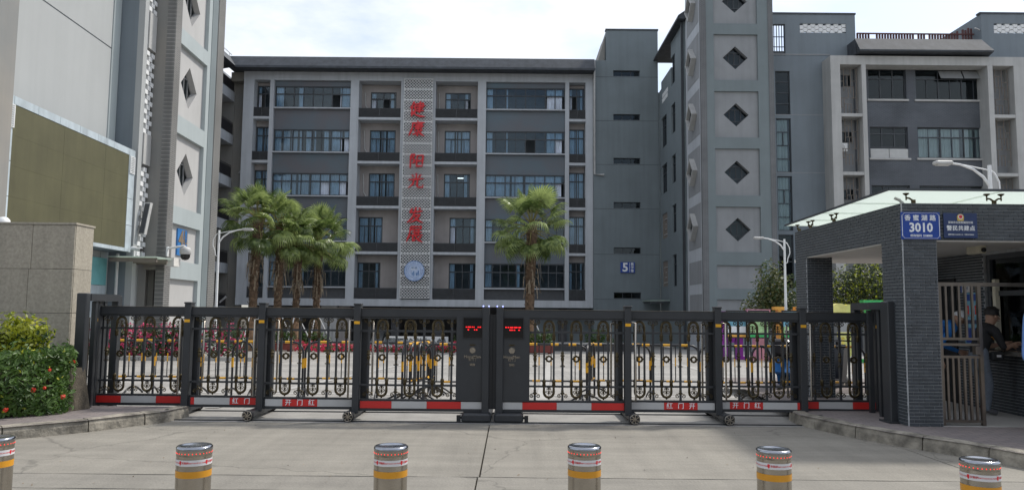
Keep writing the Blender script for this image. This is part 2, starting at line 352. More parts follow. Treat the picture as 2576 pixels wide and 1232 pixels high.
M['orange'] = mat('orange_paint', (.82,.42,.08), .45); M['yellowpaint'] = mat('yellow_paint', (.80,.74,.26), .45); M['greenpaint'] = mat('green_paint', (.05,.46,.13), .45)
M['posterblue'] = mat('poster_sky_blue', (.20,.48,.62), .4, var=.3, scale=6); M['postergreen'] = mat('poster_green', (.40,.62,.30), .4, var=.3, scale=5)
M['stonegrey'] = mat('inscribed_stone', (.40,.41,.415), .7, var=.1, scale=3)
M['darkletters'] = mat('dark_letters', (.10,.11,.115), .6)
M['emblem'] = mat('emblem_pale_blue', (.50,.60,.78), .5, var=.04); M['emblemring'] = mat('emblem_blue', (.20,.31,.56), .5, var=.08); M['emblemblue'] = mat('emblem_deep_blue', (.03,.17,.42), .5)
M['rust'] = mat('pergola_red_brown', (.10,.035,.035), .7)
M['brownlattice'] = mat('brown_lattice_bars', (.20,.17,.145), .7)
M['creamcam'] = mat('cream_plastic', (.62,.58,.45), .45)
# ------------------------------------------------------------------ lettering
def text_mesh(s, size, ex, m, T=None, bold=.012, ax='CENTER', name='lettering', sx=1.0, shear=0.0):
    cjk = any(ord(c) > 0x2000 for c in s)
    if cjk and bold > .004: bold, fat = 0, bold*size
    else: fat = 0
    cu = bpy.data.curves.new('lettering', 'FONT'); cu.body = s; cu.size = size; cu.extrude = ex; cu.offset = bold*size; cu.align_x = ax; cu.align_y = 'CENTER'; cu.resolution_u = 2; cu.shear = shear
    o = bpy.data.objects.new('lettering', cu); COL.objects.link(o)
    dg = bpy.context.evaluated_depsgraph_get(); me = bpy.data.meshes.new_from_object(o.evaluated_get(dg))
    bpy.data.objects.remove(o); bpy.data.curves.remove(cu)
    if fat:                                       # heavier strokes: the same outline laid over itself, a hair apart in depth
        vs = [tuple(v.co) for v in me.vertices]; fs = [tuple(p.vertices) for p in me.polygons]; V = []; F = []
        for k, (dx, dy) in enumerate(((-1, -.6), (1, -.6), (-1, .6), (1, .6))):
            b_ = len(V); V += [(x+dx*fat, y+dy*fat, z+(.0002+.0005*size)*k) for x, y, z in vs]; F += [tuple(b_+i for i in f) for f in fs]
        me = bpy.data.meshes.new(name); me.from_pydata(V, [], F)
    me.name = name
    RX = Matrix.Rotation(R(90), 4, 'X') @ Matrix.Diagonal((sx, 1, 1, 1))
    me.transform((T @ RX) if T is not None else RX)
    me.materials.clear(); me.materials.append(m)
    for p in me.polygons: p.material_index = 0
    return me
def txt(name, par, s, size, m, pos, ex=.004, T=None, **k):
    return part(name, par, text_mesh(s, size, ex, m, T, **k), None, loc=pos)
TXP = Matrix(((0,-1,0,0),(1,0,0,0),(0,0,1,0),(0,0,0,1)))     # a wall that faces +x: local x runs to +y, local y into the wall (-x)
TXM = Matrix(((0,1,0,0),(-1,0,0,0),(0,0,1,0),(0,0,0,1)))     # a wall that faces -x: local x runs to -y, local y into the wall (+x)
# ------------------------------------------------------------------ windows
PANE = {}
def pane_mesh(w, h, T, m):
    k = (round(w, 2), round(h, 2), tuple(T[0]) if T else 0, m.name)
    if k not in PANE:
        b = MB(T); b.box(-w/2, w/2, 0, .012, -h/2, h/2); PANE[k] = meshof(b, 'pane', m)
    return PANE[k]
def window(par, u0, u1, v0, v1, y, cols=2, trans=.3, tcols=None, T=None, fw=.06, dp=.08, gm=None, fm=None, curt=None, open_p=0.0, room=.5, rng=random, sill=None, extra_rows=None, nopane=False):
    """frame (part) with panes, curtain and sill as sub-parts; u along the wall, y into it, all in the thing's own coordinates"""
    gm = gm or M['glass']; fm = fm or M['winframe']; P = lambda x, yy, z: (T @ Vector((x, yy, z))) if T is not None else Vector((x, yy, z))
    b = MB(T); b.box(u0, u0+fw, y, y+dp, v0, v1); b.box(u1-fw, u1, y, y+dp, v0, v1); b.box(u0+fw, u1-fw, y, y+dp, v0, v0+fw); b.box(u0+fw, u1-fw, y, y+dp, v1-fw, v1)
    cells = []
    rows = extra_rows or ([(v0, v1-(v1-v0)*trans, cols), (v1-(v1-v0)*trans, v1, tcols or cols)] if trans else [(v0, v1, cols)])
    for ri, (a, c, n) in enumerate(rows):
        if ri: b.box(u0+fw, u1-fw, y+.003, y+dp-.003, a-fw/2, a+fw/2)
        cw = (u1-u0)/n
        for i in range(n):
            ww = fw*(.9 if (i % 2 == 0 or n < 4) else .6)
            if i: b.box(u0+i*cw-ww/2, u0+i*cw+ww/2, y+.002, y+dp-.002, a+fw/2, c-fw/2)
            cells.append((u0+i*cw, u0+(i+1)*cw, a, c, ri))
    win = part('window', par, b, fm)
    rb = MB(T); rb.box(u0, u1, y+room, y+room+.02, v0, v1); part('room_wall', win, rb, M['interior'])   # dark sheet for the room behind, its dimness put into the colour
    off = OFF[par]
    for (a, c, d, e, ri) in cells:
        if nopane: break
        if ri == 0 and rng.random() < open_p: continue
        w_, h_ = c-a-fw*.7, e-d-fw*.7
        part('pane', win, pane_mesh(w_, h_, T, gm), None, loc=P((a+c)/2, y+dp*.55, (d+e)/2))
    if curt:
        cm, spans = curt
        for (s0, s1) in spans:
            cb = MB(T)
            a, c = u0+fw+s0*(u1-u0-2*fw), u0+fw+s1*(u1-u0-2*fw); n = max(4, int((c-a)/.06)); prev = None
            for i in range(n+1):
                x = a+(c-a)*i/n; yy = y+dp+.10+.035*math.sin(i*1.7+s0*9)+.01*math.sin(i*4.1)
                if prev: cb.poly([(prev[0], prev[1], v0+fw), (x, yy, v0+fw), (x, yy, v1-fw*.8), (prev[0], prev[1], v1-fw*.8)], 0, True)
                prev = (x, yy)
            part('curtain', win, cb, cm)
    if sill:
        s = MB(T); s.box(u0-.04, u1+.04, y-sill, y-.002, v0-.10, v0-.005); part('sill', win, s, M['frame_white'])
    return win
def diamond_wall(b, u0, u1, v0, v1, y, cu, cv, du, dv, dep, m=0, mr=0):
    b.poly([(u0, y, v1), (u0, y, cv), (cu-du, y, cv), (cu, y, cv+dv), (cu, y, v1)], m); b.poly([(cu, y, v1), (cu, y, cv+dv), (cu+du, y, cv), (u1, y, cv), (u1, y, v1)], m)
    b.poly([(u0, y, cv), (u0, y, v0), (cu, y, v0), (cu, y, cv-dv), (cu-du, y, cv)], m); b.poly([(cu, y, cv-dv), (cu, y, v0), (u1, y, v0), (u1, y, cv), (cu+du, y, cv)], m)
    D = [(cu-du, cv), (cu, cv-dv), (cu+du, cv), (cu, cv+dv)]
    for i in range(4):
        p, q = D[i], D[(i+1) % 4]; b.poly([(p[0], y, p[1]), (p[0], y+dep, p[1]), (q[0], y+dep, q[1]), (q[0], y, q[1])], mr)
def diamond_window(par, cu, cv, du, dv, y, T=None, light=False, fm=None):
    b = MB(T); k = .06
    O = [(cu-du, cv), (cu, cv-dv), (cu+du, cv), (cu, cv+dv)]; s = 1-k/min(du, dv)*1.3
    I = [(cu+(a-cu)*s, cv+(c-cv)*s) for a, c in O]
    for i in range(4):
        j = (i+1) % 4
        b.poly([(O[i][0], y, O[i][1]), (O[j][0], y, O[j][1]), (I[j][0], y, I[j][1]), (I[i][0], y, I[i][1])])
    hu, hv = du*.46, dv*.52
    for x in (-hu, 0, hu): b.box(cu+x-.025, cu+x+.025, y-.01, y+.04, cv-hv, cv+hv)
    for z in (-hv, hv): b.box(cu-hu-.2*du, cu+hu+.2*du, y-.012, y+.042, cv+z-.03, cv+z+.03)
    win = part('window', par, b, fm or M['winframe'])
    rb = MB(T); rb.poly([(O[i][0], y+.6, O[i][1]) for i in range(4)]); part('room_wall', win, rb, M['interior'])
    g = MB(T); g.poly([(p[0], y+.03, p[1]) for p in I]); part('pane', win, g, M['glass'] if light else M['darkglass'])
    return win
# ================================================================== THE GROUND
b = MB()
ys = [-80, 0, 13, 20, 30, 40, 60, 80, 600]
for a, c in zip(ys[:-1], ys[1:]):
    b.poly([(-500, a, gz(a)-.03), (500, a, gz(a)-.03), (500, c, gz(c)-.03), (-500, c, gz(c)-.03)])
struct('ground', b, M['soil'])
# concrete forecourt in cast slabs, joints left open
road = MB(); road.box(-30, 30, -20, 5.0, -.028, -.004)
road_o = struct('road', road, M['concrete2'])
def slab(x0, x1, y0, y1, m, jag=0.0):
    n = max(2, int((x1-x0)/.25)); rr = random.Random(int(x0*31+y0*7))
    e0 = [(x0+(x1-x0)*i/n, y0+rr.uniform(-jag, jag), 0) for i in range(n+1)]; e1 = [(x0+(x1-x0)*i/n, y1+rr.uniform(-jag, jag), 0) for i in range(n+1)]
    q = MB()
    for i in range(n):
        q.poly([e0[i], e0[i+1], e1[i+1], e1[i]])
        q.poly([(e0[i][0], e0[i][1], -.028), (e0[i+1][0], e0[i+1][1], -.028), e0[i+1], e0[i]])
        q.poly([(e1[i+1][0], e1[i+1][1], -.028), (e1[i][0], e1[i][1], -.028), e1[i], e1[i+1]])
    q.poly([(x0, y0, -.028), (x0, y0, 0), (x0, y1, 0), (x0, y1, -.028)]); q.poly([(x1, y0, -.028), (x1, y1, -.028), (x1, y1, 0), (x1, y0, 0)])
    part('concrete_slab', road_o, q, m)
XJ = -.275
slab(-12, XJ-.008, 6.975, 10.12, M['concrete'], .008); slab(XJ+.008, 4.40, 6.975, 10.12, M['concrete'], .008); slab(4.415, 14, 6.975, 10.12, M['concrete'], .006)
slab(-12, -.30, 6.42, 6.955, M['concrete2'], .012); slab(-.285, 5.2, 6.42, 6.955, M['concrete2'], .012); slab(5.215, 14, 6.42, 6.955, M['concrete2'], .01)
slab(-12, -2.2, 5.02, 6.40, M['concrete2'], .01); slab(-2.18, 3.6, 5.02, 6.40, M['concrete2'], .01); slab(3.62, 14, 5.02, 6.40, M['concrete2'], .01)
# gate track
t = MB(); t.box(-14, 14, 10.14, 11.42, -.028, .002)
track = struct('gate_track', t, M['trackstone'])
for y in (10.24, 11.16):
    r = MB(); r.box(-13, 13, y-.014, y+.014, .002, .016); part('rail', track, r, M['gate'])
# school yard
b = MB()
for a, c in zip([11.44, 13, 20, 30, 45], [13, 20, 30, 45, 72]):
    b.poly([(-60, a, gz(a)), (60, a, gz(a)), (60, c, gz(c)), (-60, c, gz(c))])
yard = struct('yard_paving', b, M['yard'])
for y in (13.6, 17.4, 21.2, 25.0, 28.8, 32.6, 36.4):
    q = MB(); q.poly([(-28, y, gz(y)+.005), (28, y, gz(y)+.005), (28, y+.22, gz(y+.22)+.005), (-28, y+.22, gz(y+.22)+.005)]); part('paving_band', yard, q, M['bandstone'])
for x in (-9.2, -4.6, 0.3, 5.0, 9.6):
    q = MB()
    for a, c in ((11.46, 13), (13, 40)): q.poly([(x+(a-11)*.06, a, gz(a)+.009), (x+.2+(a-11)*.06, a, gz(a)+.009), (x+.2+(c-11)*.06, c, gz(c)+.009), (x+(c-11)*.06, c, gz(c)+.009)])
    part('paving_band', yard, q, M['bandstone'])
# pavements with kerb stones
def pavement(name, edge, far, mtop):
    p = MB(); n = len(edge)
    p.faces([(x, y, .142) for x, y in edge+far], [tuple(range(n+len(far)))])
    o = struct(name, p, mtop)
    # stones along the edge, each about 0.8 m, drawn in from the kerb line
    ts = [0.0]
    for i in range(n-1): ts.append(ts[-1]+math.dist(edge[i], edge[i+1]))
    def at(s):
        for i in range(n-1):
            if s <= ts[i+1] or i == n-2:
                k = (s-ts[i])/(ts[i+1]-ts[i]); d = Vector((edge[i+1][0]-edge[i][0], edge[i+1][1]-edge[i][1])).normalized()
                return Vector((edge[i][0]+(edge[i+1][0]-edge[i][0])*k, edge[i][1]+(edge[i+1][1]-edge[i][1])*k)), d
    s = 0; rr = random.Random(5)
    side = 1 if name == 'right_pavement' else -1
    while s < ts[-1]-.1:
        l = min(rr.uniform(.62, .9), ts[-1]-s); q = MB(); secs = []
        for j in range(5):
            p_, d = at(s+.006+(l-.012)*j/4); nrm = Vector((-d.y, d.x))*side
            c = lambda w, z: (p_.x+nrm.x*w+rr.uniform(-.005, .005), p_.y+nrm.y*w+rr.uniform(-.005, .005), z+rr.uniform(-.006, .006)*(z > 0))
            secs.append([c(0, -.02), c(0.004, .09), c(.018, .138), c(.04, .150), c(.155, .152), c(.165, -.02)])
        for j in range(4):
            for k in range(5): q.poly([secs[j][k], secs[j+1][k], secs[j+1][k+1], secs[j][k+1]], 0)
        q.poly(secs[0]); q.poly(secs[-1][::-1])
        part('kerb_stone', o, q, M['kerbstone']); s += l
    return o
pavement('left_pavement', [(-4.42, 10.55), (-4.52, 10.02), (-4.84, 9.58), (-5.09, 9.19), (-5.45, 8.83), (-5.78, 8.49), (-6.7, 7.7), (-9, 6.4)], [(-16, 6.4), (-16, 10.55)], M['sidewalk'])
pavement('right_pavement', [(3.90, 10.75), (3.86, 10.27), (4.12, 9.42), (4.35, 8.88), (4.59, 8.44), (4.82, 8.10), (5.07, 7.51), (5.5, 6.6), (6.3, 5.2)], [(16, 5.2), (16, 16), (4.4, 16)], M['sidewalk'])

# ================================================================== MAIN BUILDING (facade on y = 64)
YM = 64.0; GM = gz(YM)
xm = lambda px, py=240: W(px, py, YM).x
zm = lambda py, px=790: W(px, py, YM).z
XL, XR = xm(612), xm(1492)
ROWS = [(215, 270), (324, 381), (434, 491), (546, 604), (658, 720)]     # windows of the wide bays, top and bottom
mb_ = base(thing('school_building', 'long grey school building behind the palms with a tall white lattice strip on its front', 'school building'), (xm(1050), YM, GM))
ztop, zfr0, zb0, zb1 = zm(181), zm(202), zm(768), zm(750)
colx = [(612.5, 639), (679, 689), (882, 903), (1009, 1017), (1090, 1096), (1202, 1223), (1422, 1432), (1473, 1492)]
fr = MB()
fr.box(XL, XR, YM, YM+1.6, zfr0, ztop); fr.box(XL, XR, YM, YM+1.6, zb0, zb1)
for a, c in colx: fr.box(xm(a), xm(c), YM+.002, YM+1.6, zb1, zfr0)
part('facade_frame', mb_, fr, M['frame_white'])
wide = [(xm(689), xm(882)), (xm(1223), xm(1422))]
narrow = [(xm(639), xm(679)), (xm(1432), xm(1473))]
balc = [(xm(903), xm(1009)), (xm(1096), xm(1202))]
rg = random.Random(11)
for bi, (a, c) in enumerate(wide):
    for ri, (t_, b_) in enumerate(ROWS):
        zt, zs = zm(t_), zm(b_)
        zu = zm(202) if ri == 0 else zm(ROWS[ri-1][1])          # spandrel above this window
        s = MB(); s.box(a, c, YM+.30, YM+.55, zt, zu-.01 if ri == 0 else zu-.10)
        if ri == 0: part('lintel', mb_, s, M['spandrel'])
        else: part('spandrel', mb_, s, M['spandrel'])
        full = ri in (1, 2) if bi == 0 else ri == 2
        sp = [(.0, .08), (.10, .2), (.22, .3), (.33, .36), (.42, .5), (.53, .55), (.66, .72), (.75, .9), (.93, 1)] if (ri == 1) else ([(.0, .3), (.33, .47), (.5, .97)] if full else ([(0, .1), (.3, .36), (.86, 1)] if ri == 0 else [(0, .08), (.4, .44)]))
        if bi == 1 and ri < 2: sp = [(0, .07), (.24, .27), (.78, .98)]
        window(mb_, a, c, zs, zt, YM+.34, cols=10 if ri > 2 else 8, trans=.36, fw=.10, curt=(M['curtain'], sp), open_p=(.34 if ri == 0 or (bi == 1 and ri == 1) else .06), rng=rg, room=2.0)
        si = MB(); si.box(a, c, YM-.02, YM+.55, zs-.10, zs); part('sill', mb_, si, M['frame_white'])
    s = MB(); s.box(a, c, YM+.30, YM+.55, zb1, zm(720)-.10); part('spandrel', mb_, s, M['louver'])
def louvers(a, c, z0, z1, y):
    q = MB(); q.box(a, c, y+.06, y+.10, z0, z1); n = 9
    for i in range(n):
        z = z0+(z1-z0)*(i+.5)/n; q.hexa([(a, y-.0, z-.035), (c, y-.0, z-.035), (c, y+.055, z-.005), (a, y+.055, z-.005), (a, y-.0, z-.015), (c, y-.0, z-.015), (c, y+.055, z+.015), (a, y+.055, z+.015)])
    for x in (a+.03, (a+c)/2, c-.03): q.box(x-.03, x+.03, y-.02, y+.06, z0, z1)
    part('louver_panel', mb_, q, M['louver'])
BR = [(203, 270, 294), (300, 381, 404), (410, 492, 516), (522, 608, 631), (638, 722, 748)]   # opening top, louver top, louver foot
for bi, (a, c) in enumerate(balc+narrow):
    for ri, (t_, l_, f_) in enumerate(BR):
        zt, zl, zf = zm(t_), zm(l_), zm(f_)
        nar = bi >= 2
        yb = YM+(.85 if nar else 1.25)
        if ri < 4: q = MB(); q.box(a, c, YM-.03, yb+.2, zf-.22, zf); part('balcony_slab', mb_, q, M['frame_white'])
        louvers(a, c, zf, zl, YM+.05)
        wt = zt-.62 if not nar else zt-.5
        if nar: wa, wc = a+.02, c-.02
        elif ri < 3: wa, wc = (xm(926), xm(992)) if bi == 0 else (xm(1117), xm(1183))
        else: wa, wc = (a+.02, xm(964 if ri == 3 else 961)) if bi == 0 else (xm(1133), c-.02)
        if nar and ri == 0: wt = zt-.25
        q = MB()
        if wa > a+.1: q.box(a, wa, yb, yb+.2, zf, zt)
        if wc < c-.1: q.box(wc, c, yb, yb+.2, zf, zt)
        q.box(wa, wc, yb+.002, yb+.2, wt, zt); q.box(wa, wc, yb+.002, yb+.2, zf, zl-.3)
        part('wall', mb_, q, M['wall_beige'])
        dark = ri == 0 or ri == 4 or (bi == 1 and ri in (2, 3))
        sp = [(0, .18), (.8, .92)] if dark else [(0, .36), (.44, .62), (.7, 1)]
        window(mb_, wa, wc, zl-.3, wt, yb+.03, cols=2 if nar else 4, tcols=2, trans=.3, fw=.09, curt=(M['curtain'], sp), open_p=.22 if ri == 0 else .05, rng=rg, room=1.6)
        if bi == 1 and ri == 2:
            tq = MB(); tq.box(wa+(wc-wa)*.45, wa+(wc-wa)*.72, yb+1.0, yb+1.06, wt-.22, wt-.17); part('ceiling_tube', mb_, tq, M['tube'])
        if not nar and ri in (0, 1, 2):                          # white pipe run on the recess wall
            x = a+.30 if bi == 0 else a+.18
            p = MB(); p.tube([(x, yb-.05, zt-.7), (x+(.05 if bi else .08), yb-.05, zl+.5), (x+(.0 if bi else .5), yb-.05, zl-.15)], .045, 6); part('drain_pipe', mb_, p, M['pipe'])
# recessed end wall with its downpipe, left of the frame
q = MB(); q.box(xm(566), XL, YM+1.2, YM+1.6, GM, ztop-.6); q.box(xm(577), XL-.002, YM+.3, YM+1.2, zm(203), zm(181)-.002)
part('end_wall', mb_, q, M['brownwall'])
p = MB(); x = xm(604); p.tube([(x, YM+1.1, zm(205)), (x, YM+1.1, zm(424)), (x-.25, YM+1.1, zm(432))], .09, 8); part('downpipe', mb_, p, M['pipe'])
# dark tiled eave across the top
rf = MB(); e0, e1 = xm(583), xm(1493)
rf.hexa([(e0, YM-1.3, zm(181)+.02), (e1, YM-1.3, zm(181)+.02), (e1, YM+9, zm(181)+.02), (e0, YM+9, zm(181)+.02), (e0-.5, YM-.5, zm(148)), (e1, YM-.5, zm(148)), (e1, YM+9, zm(148)), (e0-.5, YM+9, zm(148))])
rf.box(e0-.1, e1, YM-1.36, YM-1.2, zm(183), zm(178))
part('roof', mb_, rf, M['darkroof'])
q = MB()
for i in range(24): x = e0+(e1-e0)*i/23; q.bar((x, YM, zm(149)), (x, YM, zm(144)), .03)
q.bar((e0, YM, zm(144.5)), (e1, YM, zm(144.5)), .035); part('roof_wire', mb_, q, M['pipe'])
q = MB()
for i in range(13): x = xm(576+i*4.6); q.bar((x, YM+1, zm(148)), (x, YM+1, zm(137)), .04)
q.bar((xm(576), YM+1, zm(137)), (xm(632), YM+1, zm(137)), .05); part('roof_railing', mb_, q, M['pipe'])
# rooms behind and open ground storey
q = MB(); q.box(XL+.2, XR-.1, YM+3.4, YM+9, zb0, zm(181)); q.box(XL+.2, XR-.1, YM+1.6, YM+3.4, zb0, zb0+.3)
part('core', mb_, q, M['interior'])
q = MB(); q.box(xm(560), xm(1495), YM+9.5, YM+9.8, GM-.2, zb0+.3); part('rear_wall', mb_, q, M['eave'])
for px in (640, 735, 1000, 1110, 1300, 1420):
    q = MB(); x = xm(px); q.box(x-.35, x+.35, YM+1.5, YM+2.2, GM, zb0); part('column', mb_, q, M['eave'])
q = MB(); q.box(xm(820), xm(860), YM+.6, YM+1.6, GM, zb0-.002); part('column', mb_, q, M['leftpanel'], label='pale cream pillar')
q = MB(); q.box(xm(862), xm(890), YM+.8, YM+1.6, GM, zb0-.002); part('column', mb_, q, M['wall_beige'], label='brown pillar')
q = MB(); q.box(xm(836), xm(848), YM+.40, YM+.597, GM+.5, GM+1.6); q.box(xm(838), xm(846), YM+.38, YM+.40, GM+.7, GM+1.0); part('meter_box', mb_, q, M['pipe'])
st = MB()
for i in range(13): st.box(xm(905)+i*.0, xm(925), YM+3+i*.3, YM+3.3+i*.3, GM, GM+.16*(i+1))
for i in range(13): st.box(xm(934), xm(962), YM+2.4+i*.3, YM+2.7+i*.3, GM, GM+.16*(i+1))
part('stairs', mb_, st, M['panelgrey'])
q = MB(); q.box(xm(1330), XR-.02, YM+2.0, YM+2.3, GM, zb0-.01); part('ground_wall', mb_, q, M['bluegrey'])
# lattice strip of twenty fretted panels
lx0, lx1, lz1, lz0 = xm(1017), xm(1090), zm(200, 1050), zm(750, 1050)
NP = 20; lh = (lz1-lz0)/NP; lw = lx1-lx0
pm = MB(); ft = .055
pm.box(-lw/2, lw/2, 0, .1, 0, ft); pm.box(-lw/2, lw/2, 0, .1, lh-ft, lh); pm.box(-lw/2, -lw/2+ft, 0, .1, ft, lh-ft); pm.box(lw/2-ft, lw/2, 0, .1, ft, lh-ft)
def clipseg(p, q):                                              # keep a fret bar inside its panel
    x0, x1, z0, z1 = -lw/2+ft, lw/2-ft, ft, lh-ft; t0, t1 = 0.0, 1.0; dx, dz = q[0]-p[0], q[1]-p[1]
    for d, lo, hi, o in ((dx, x0, x1, p[0]), (dz, z0, z1, p[1])):
        if abs(d) < 1e-9:
            if not lo <= o <= hi: return None
        else:
            a, c = sorted(((lo-o)/d, (hi-o)/d)); t0, t1 = max(t0, a), min(t1, c)
    return None if t1-t0 < .02 else ((p[0]+dx*t0, p[1]+dz*t0), (p[0]+dx*t1, p[1]+dz*t1))
g = .18; s2 = math.sqrt(.5)
rot = lambda u, v: ((u-v)*s2, (u+v)*s2+lh/2)
for i in range(-14, 15):
    for j in range(-14, 15):
        l = g-.034
        u0, v0, u1, v1 = (i*g-l, j*g, i*g+l, j*g) if (i+j) % 2 == 0 else (i*g, j*g-l, i*g, j*g+l)
        c = clipseg(rot(u0, v0), rot(u1, v1))
        if c: pm.bar((c[0][0], .04, c[0][1]), (c[1][0], .04, c[1][1]), .068, .05)
lat = meshof(pm, 'lattice_panel', M['latticewhite'])
scr = base(thing('lattice_screen', 'tall white fretwork screen with six red characters and a round school badge', 'lattice screen'), ((lx0+lx1)/2, YM-.25, lz0))
for i in range(NP): part('lattice_panel', scr, lat, None, loc=((lx0+lx1)/2, YM-.25, lz0+i*lh))
q = MB(); q.box(lx0+.1, lx1-.1, YM-.02, YM+.25, lz0+.1, lz1-.1); part('backing_wall', mb_, q, M['winframe'])
BRUSH = {                                                       # brush strokes of the six characters on a 100-unit square
 'jian': [[(28,97),(20,74),(6,54)],[(19,72),(18,40),(19,3)],[(46,82),(84,85),(83,55)],[(38,67),(70,69),(98,71)],[(46,53),(84,55)],[(44,39),(90,41)],[(66,99),(65,60),(64,24)],[(31,82),(42,80),(31,56),(42,54),(36,34),(22,12)],[(26,34),(44,14),(70,6),(100,5)]],
 'kang': [[(48,100),(57,89)],[(16,83),(60,86),(95,88)],[(22,84),(20,48),(2,4)],[(38,73),(79,76),(78,51)],[(28,61),(92,65)],[(38,49),(79,52)],[(58,82),(58,30),(56,6),(46,14)],[(34,41),(45,32)],[(26,12),(42,20),(52,29)],[(84,43),(66,32)],[(60,36),(74,18),(99,3)]],
 'yang': [[(14,93),(12,50),(14,2)],[(13,91),(38,92),(25,68),(40,54),(32,37),(20,40)],[(54,85),(53,48),(53,8)],[(54,85),(91,88),(90,50),(89,10)],[(54,50),(88,52)],[(54,15),(88,17)]],
 'guang': [[(50,100),(50,82),(49,62)],[(22,90),(35,71)],[(80,92),(64,71)],[(4,57),(50,60),(97,64)],[(38,59),(31,28),(4,4)],[(60,60),(58,20),(68,8),(96,10),(96,27)]],
 'fa': [[(30,92),(18,66),(55,70),(92,74)],[(52,99),(42,58),(26,24),(3,4)],[(40,50),(80,53),(58,24),(20,2)],[(42,45),(66,20),(100,3)],[(68,95),(80,83)]],
 'zhan': [[(20,94),(84,96),(83,78)],[(20,78),(84,80)],[(21,94),(18,48),(2,3)],[(34,62),(92,64)],[(24,44),(98,46)],[(48,74),(46,44)],[(72,74),(70,44)],[(40,42),(38,10),(60,20)],[(90,36),(70,24)],[(52,42),(70,18),(100,2)]]}
def brush(name, key, par, x, y, z, sz):
    b = MB(); k = sz/100
    for si, st in enumerate(BRUSH[key]):
        pts = [Vector((p[0]-50, p[1]-50)) for p in st]; dense = []
        for a, c in zip(pts[:-1], pts[1:]):
            n = max(2, int((c-a).length/8)); dense += [a.lerp(c, i/n) for i in range(n)]
        dense.append(pts[-1]); n = len(dense); L_ = []; R_ = []
        for i, p in enumerate(dense):
            d = (dense[min(i+1, n-1)]-dense[max(i-1, 0)]).normalized(); t_ = i/(n-1); w_ = (4.4+1.2*math.sin(t_*9+si))*(.75+.5*min(1, t_*6) if t_ < .16 else 1.25-.25*t_ if t_ < .8 else 1.05*(1-(t_-.8)*3.1))
            q = Vector((-d.y, d.x))*max(1.2, w_); L_.append(p+q); R_.append(p-q)
        f = lambda p, dy: (x+p.x*k+p.y*k*.06, y+dy-.004*si, z+p.y*k)
        for i in range(n-1):
            b.poly([f(L_[i], 0), f(R_[i], 0), f(R_[i+1], 0), f(L_[i+1], 0)]); b.poly([f(L_[i], .1), f(L_[i+1], .1), f(R_[i+1], .1), f(R_[i], .1)])
            b.poly([f(L_[i], 0), f(L_[i+1], 0), f(L_[i+1], .1), f(L_[i], .1)]); b.poly([f(R_[i], 0), f(R_[i], .1), f(R_[i+1], .1), f(R_[i+1], 0)])
        b.poly([f(L_[0], 0), f(L_[0], .1), f(R_[0], .1), f(R_[0], 0)]); b.poly([f(L_[-1], 0), f(R_[-1], 0), f(R_[-1], .1), f(L_[-1], .1)])
    return part(name, par, b, M['red'])
for ch, py, sz in zip(('jian', 'kang', 'yang', 'guang', 'fa', 'zhan'), (275, 324, 405, 455, 541, 589), (1.42, 1.40, 1.32, 1.34, 1.42, 1.42)):
    p = W(1050-(py-275)*.02, py, YM-.36); brush('red_character', ch, scr, p.x, YM-.40, p.z, sz)
EX, EZ = W(1042, 681, YM-.45).x, W(1042, 681, YM-.45).z
RY = lambda prof, n=40: None
def disc(name, par, x, y, z, r, th, m, n=40, r0=0.0):
    q = MB(Matrix.Translation((x, y, z)) @ Matrix.Rotation(R(90), 4, 'X'))
    if r0: q.lathe([(r0, 0), (r, 0), (r, th), (r0, th), (r0, 0)], n=n, smooth=False, cap=False)
    else: q.lathe([(r, 0), (r, th)], n=n, smooth=False)
    return part(name, par, q, m)
bd = disc('badge', scr, EX, YM-.35, EZ, .86, .06, M['emblem'])
disc('badge_ring', bd, EX, YM-.412, EZ, .86, .012, M['emblemring'], r0=.79); disc('badge_ring', bd, EX, YM-.412, EZ, .56, .012, M['emblemring'], r0=.53)
for a, c, m in ((-.2, .0, 'emblemblue'), (-.07, .12, 'emblemblue'), (.16, -.02, 'emblemblue'), (.24, .04, 'emblemring'), (.32, .16, 'emblemblue')):
    q = MB(); q.box(EX+a, EX+a+.06, YM-.43, YM-.412, EZ-.46+abs(a)*.4, EZ-.14+c); part('tower_mark', bd, q, M[m])
q = MB()
for k in range(22):
    a = R(k*360/22); q.bar((EX+.22*math.cos(a), YM-.415, EZ+.05+.22*math.sin(a)), (EX+.44*math.cos(a), YM-.415, EZ+.05+.44*math.sin(a)), .012)
part('rays', bd, q, M['emblemring'])
for k, ch in enumerate('明德'):
    q = MB(); q.box(EX-.27+k*.27, EX-.02+k*.27, YM-.43, YM-.411, EZ+.10, EZ+.36); part('badge_tile', bd, q, M['white'])
    txt('lettering', bd, ch, .24, M['emblemblue'], (EX-.145+k*.27, YM-.436, EZ+.23), ex=.003)
for sgn, s_, a0 in ((1, 'MINGDE SCHOOL SINCE 2013', 205), (-1, 'MINGDE EXPERIMENTAL SCHOOL', 205)):
    pass
ring = 'SINCE 2013 · MINGDE SCHOOL · EXPERIMENTAL '
for k, ch in enumerate(ring):
    if ch in ' ': continue
    a = R(118-k*360/len(ring)); T = Matrix.Rotation(-(a-R(90)), 4, 'Y')
    txt('lettering', bd, ch, .15, M['emblemring'], (EX+.675*math.cos(a), YM-.425, EZ+.675*math.sin(a)), ex=.003, T=T)

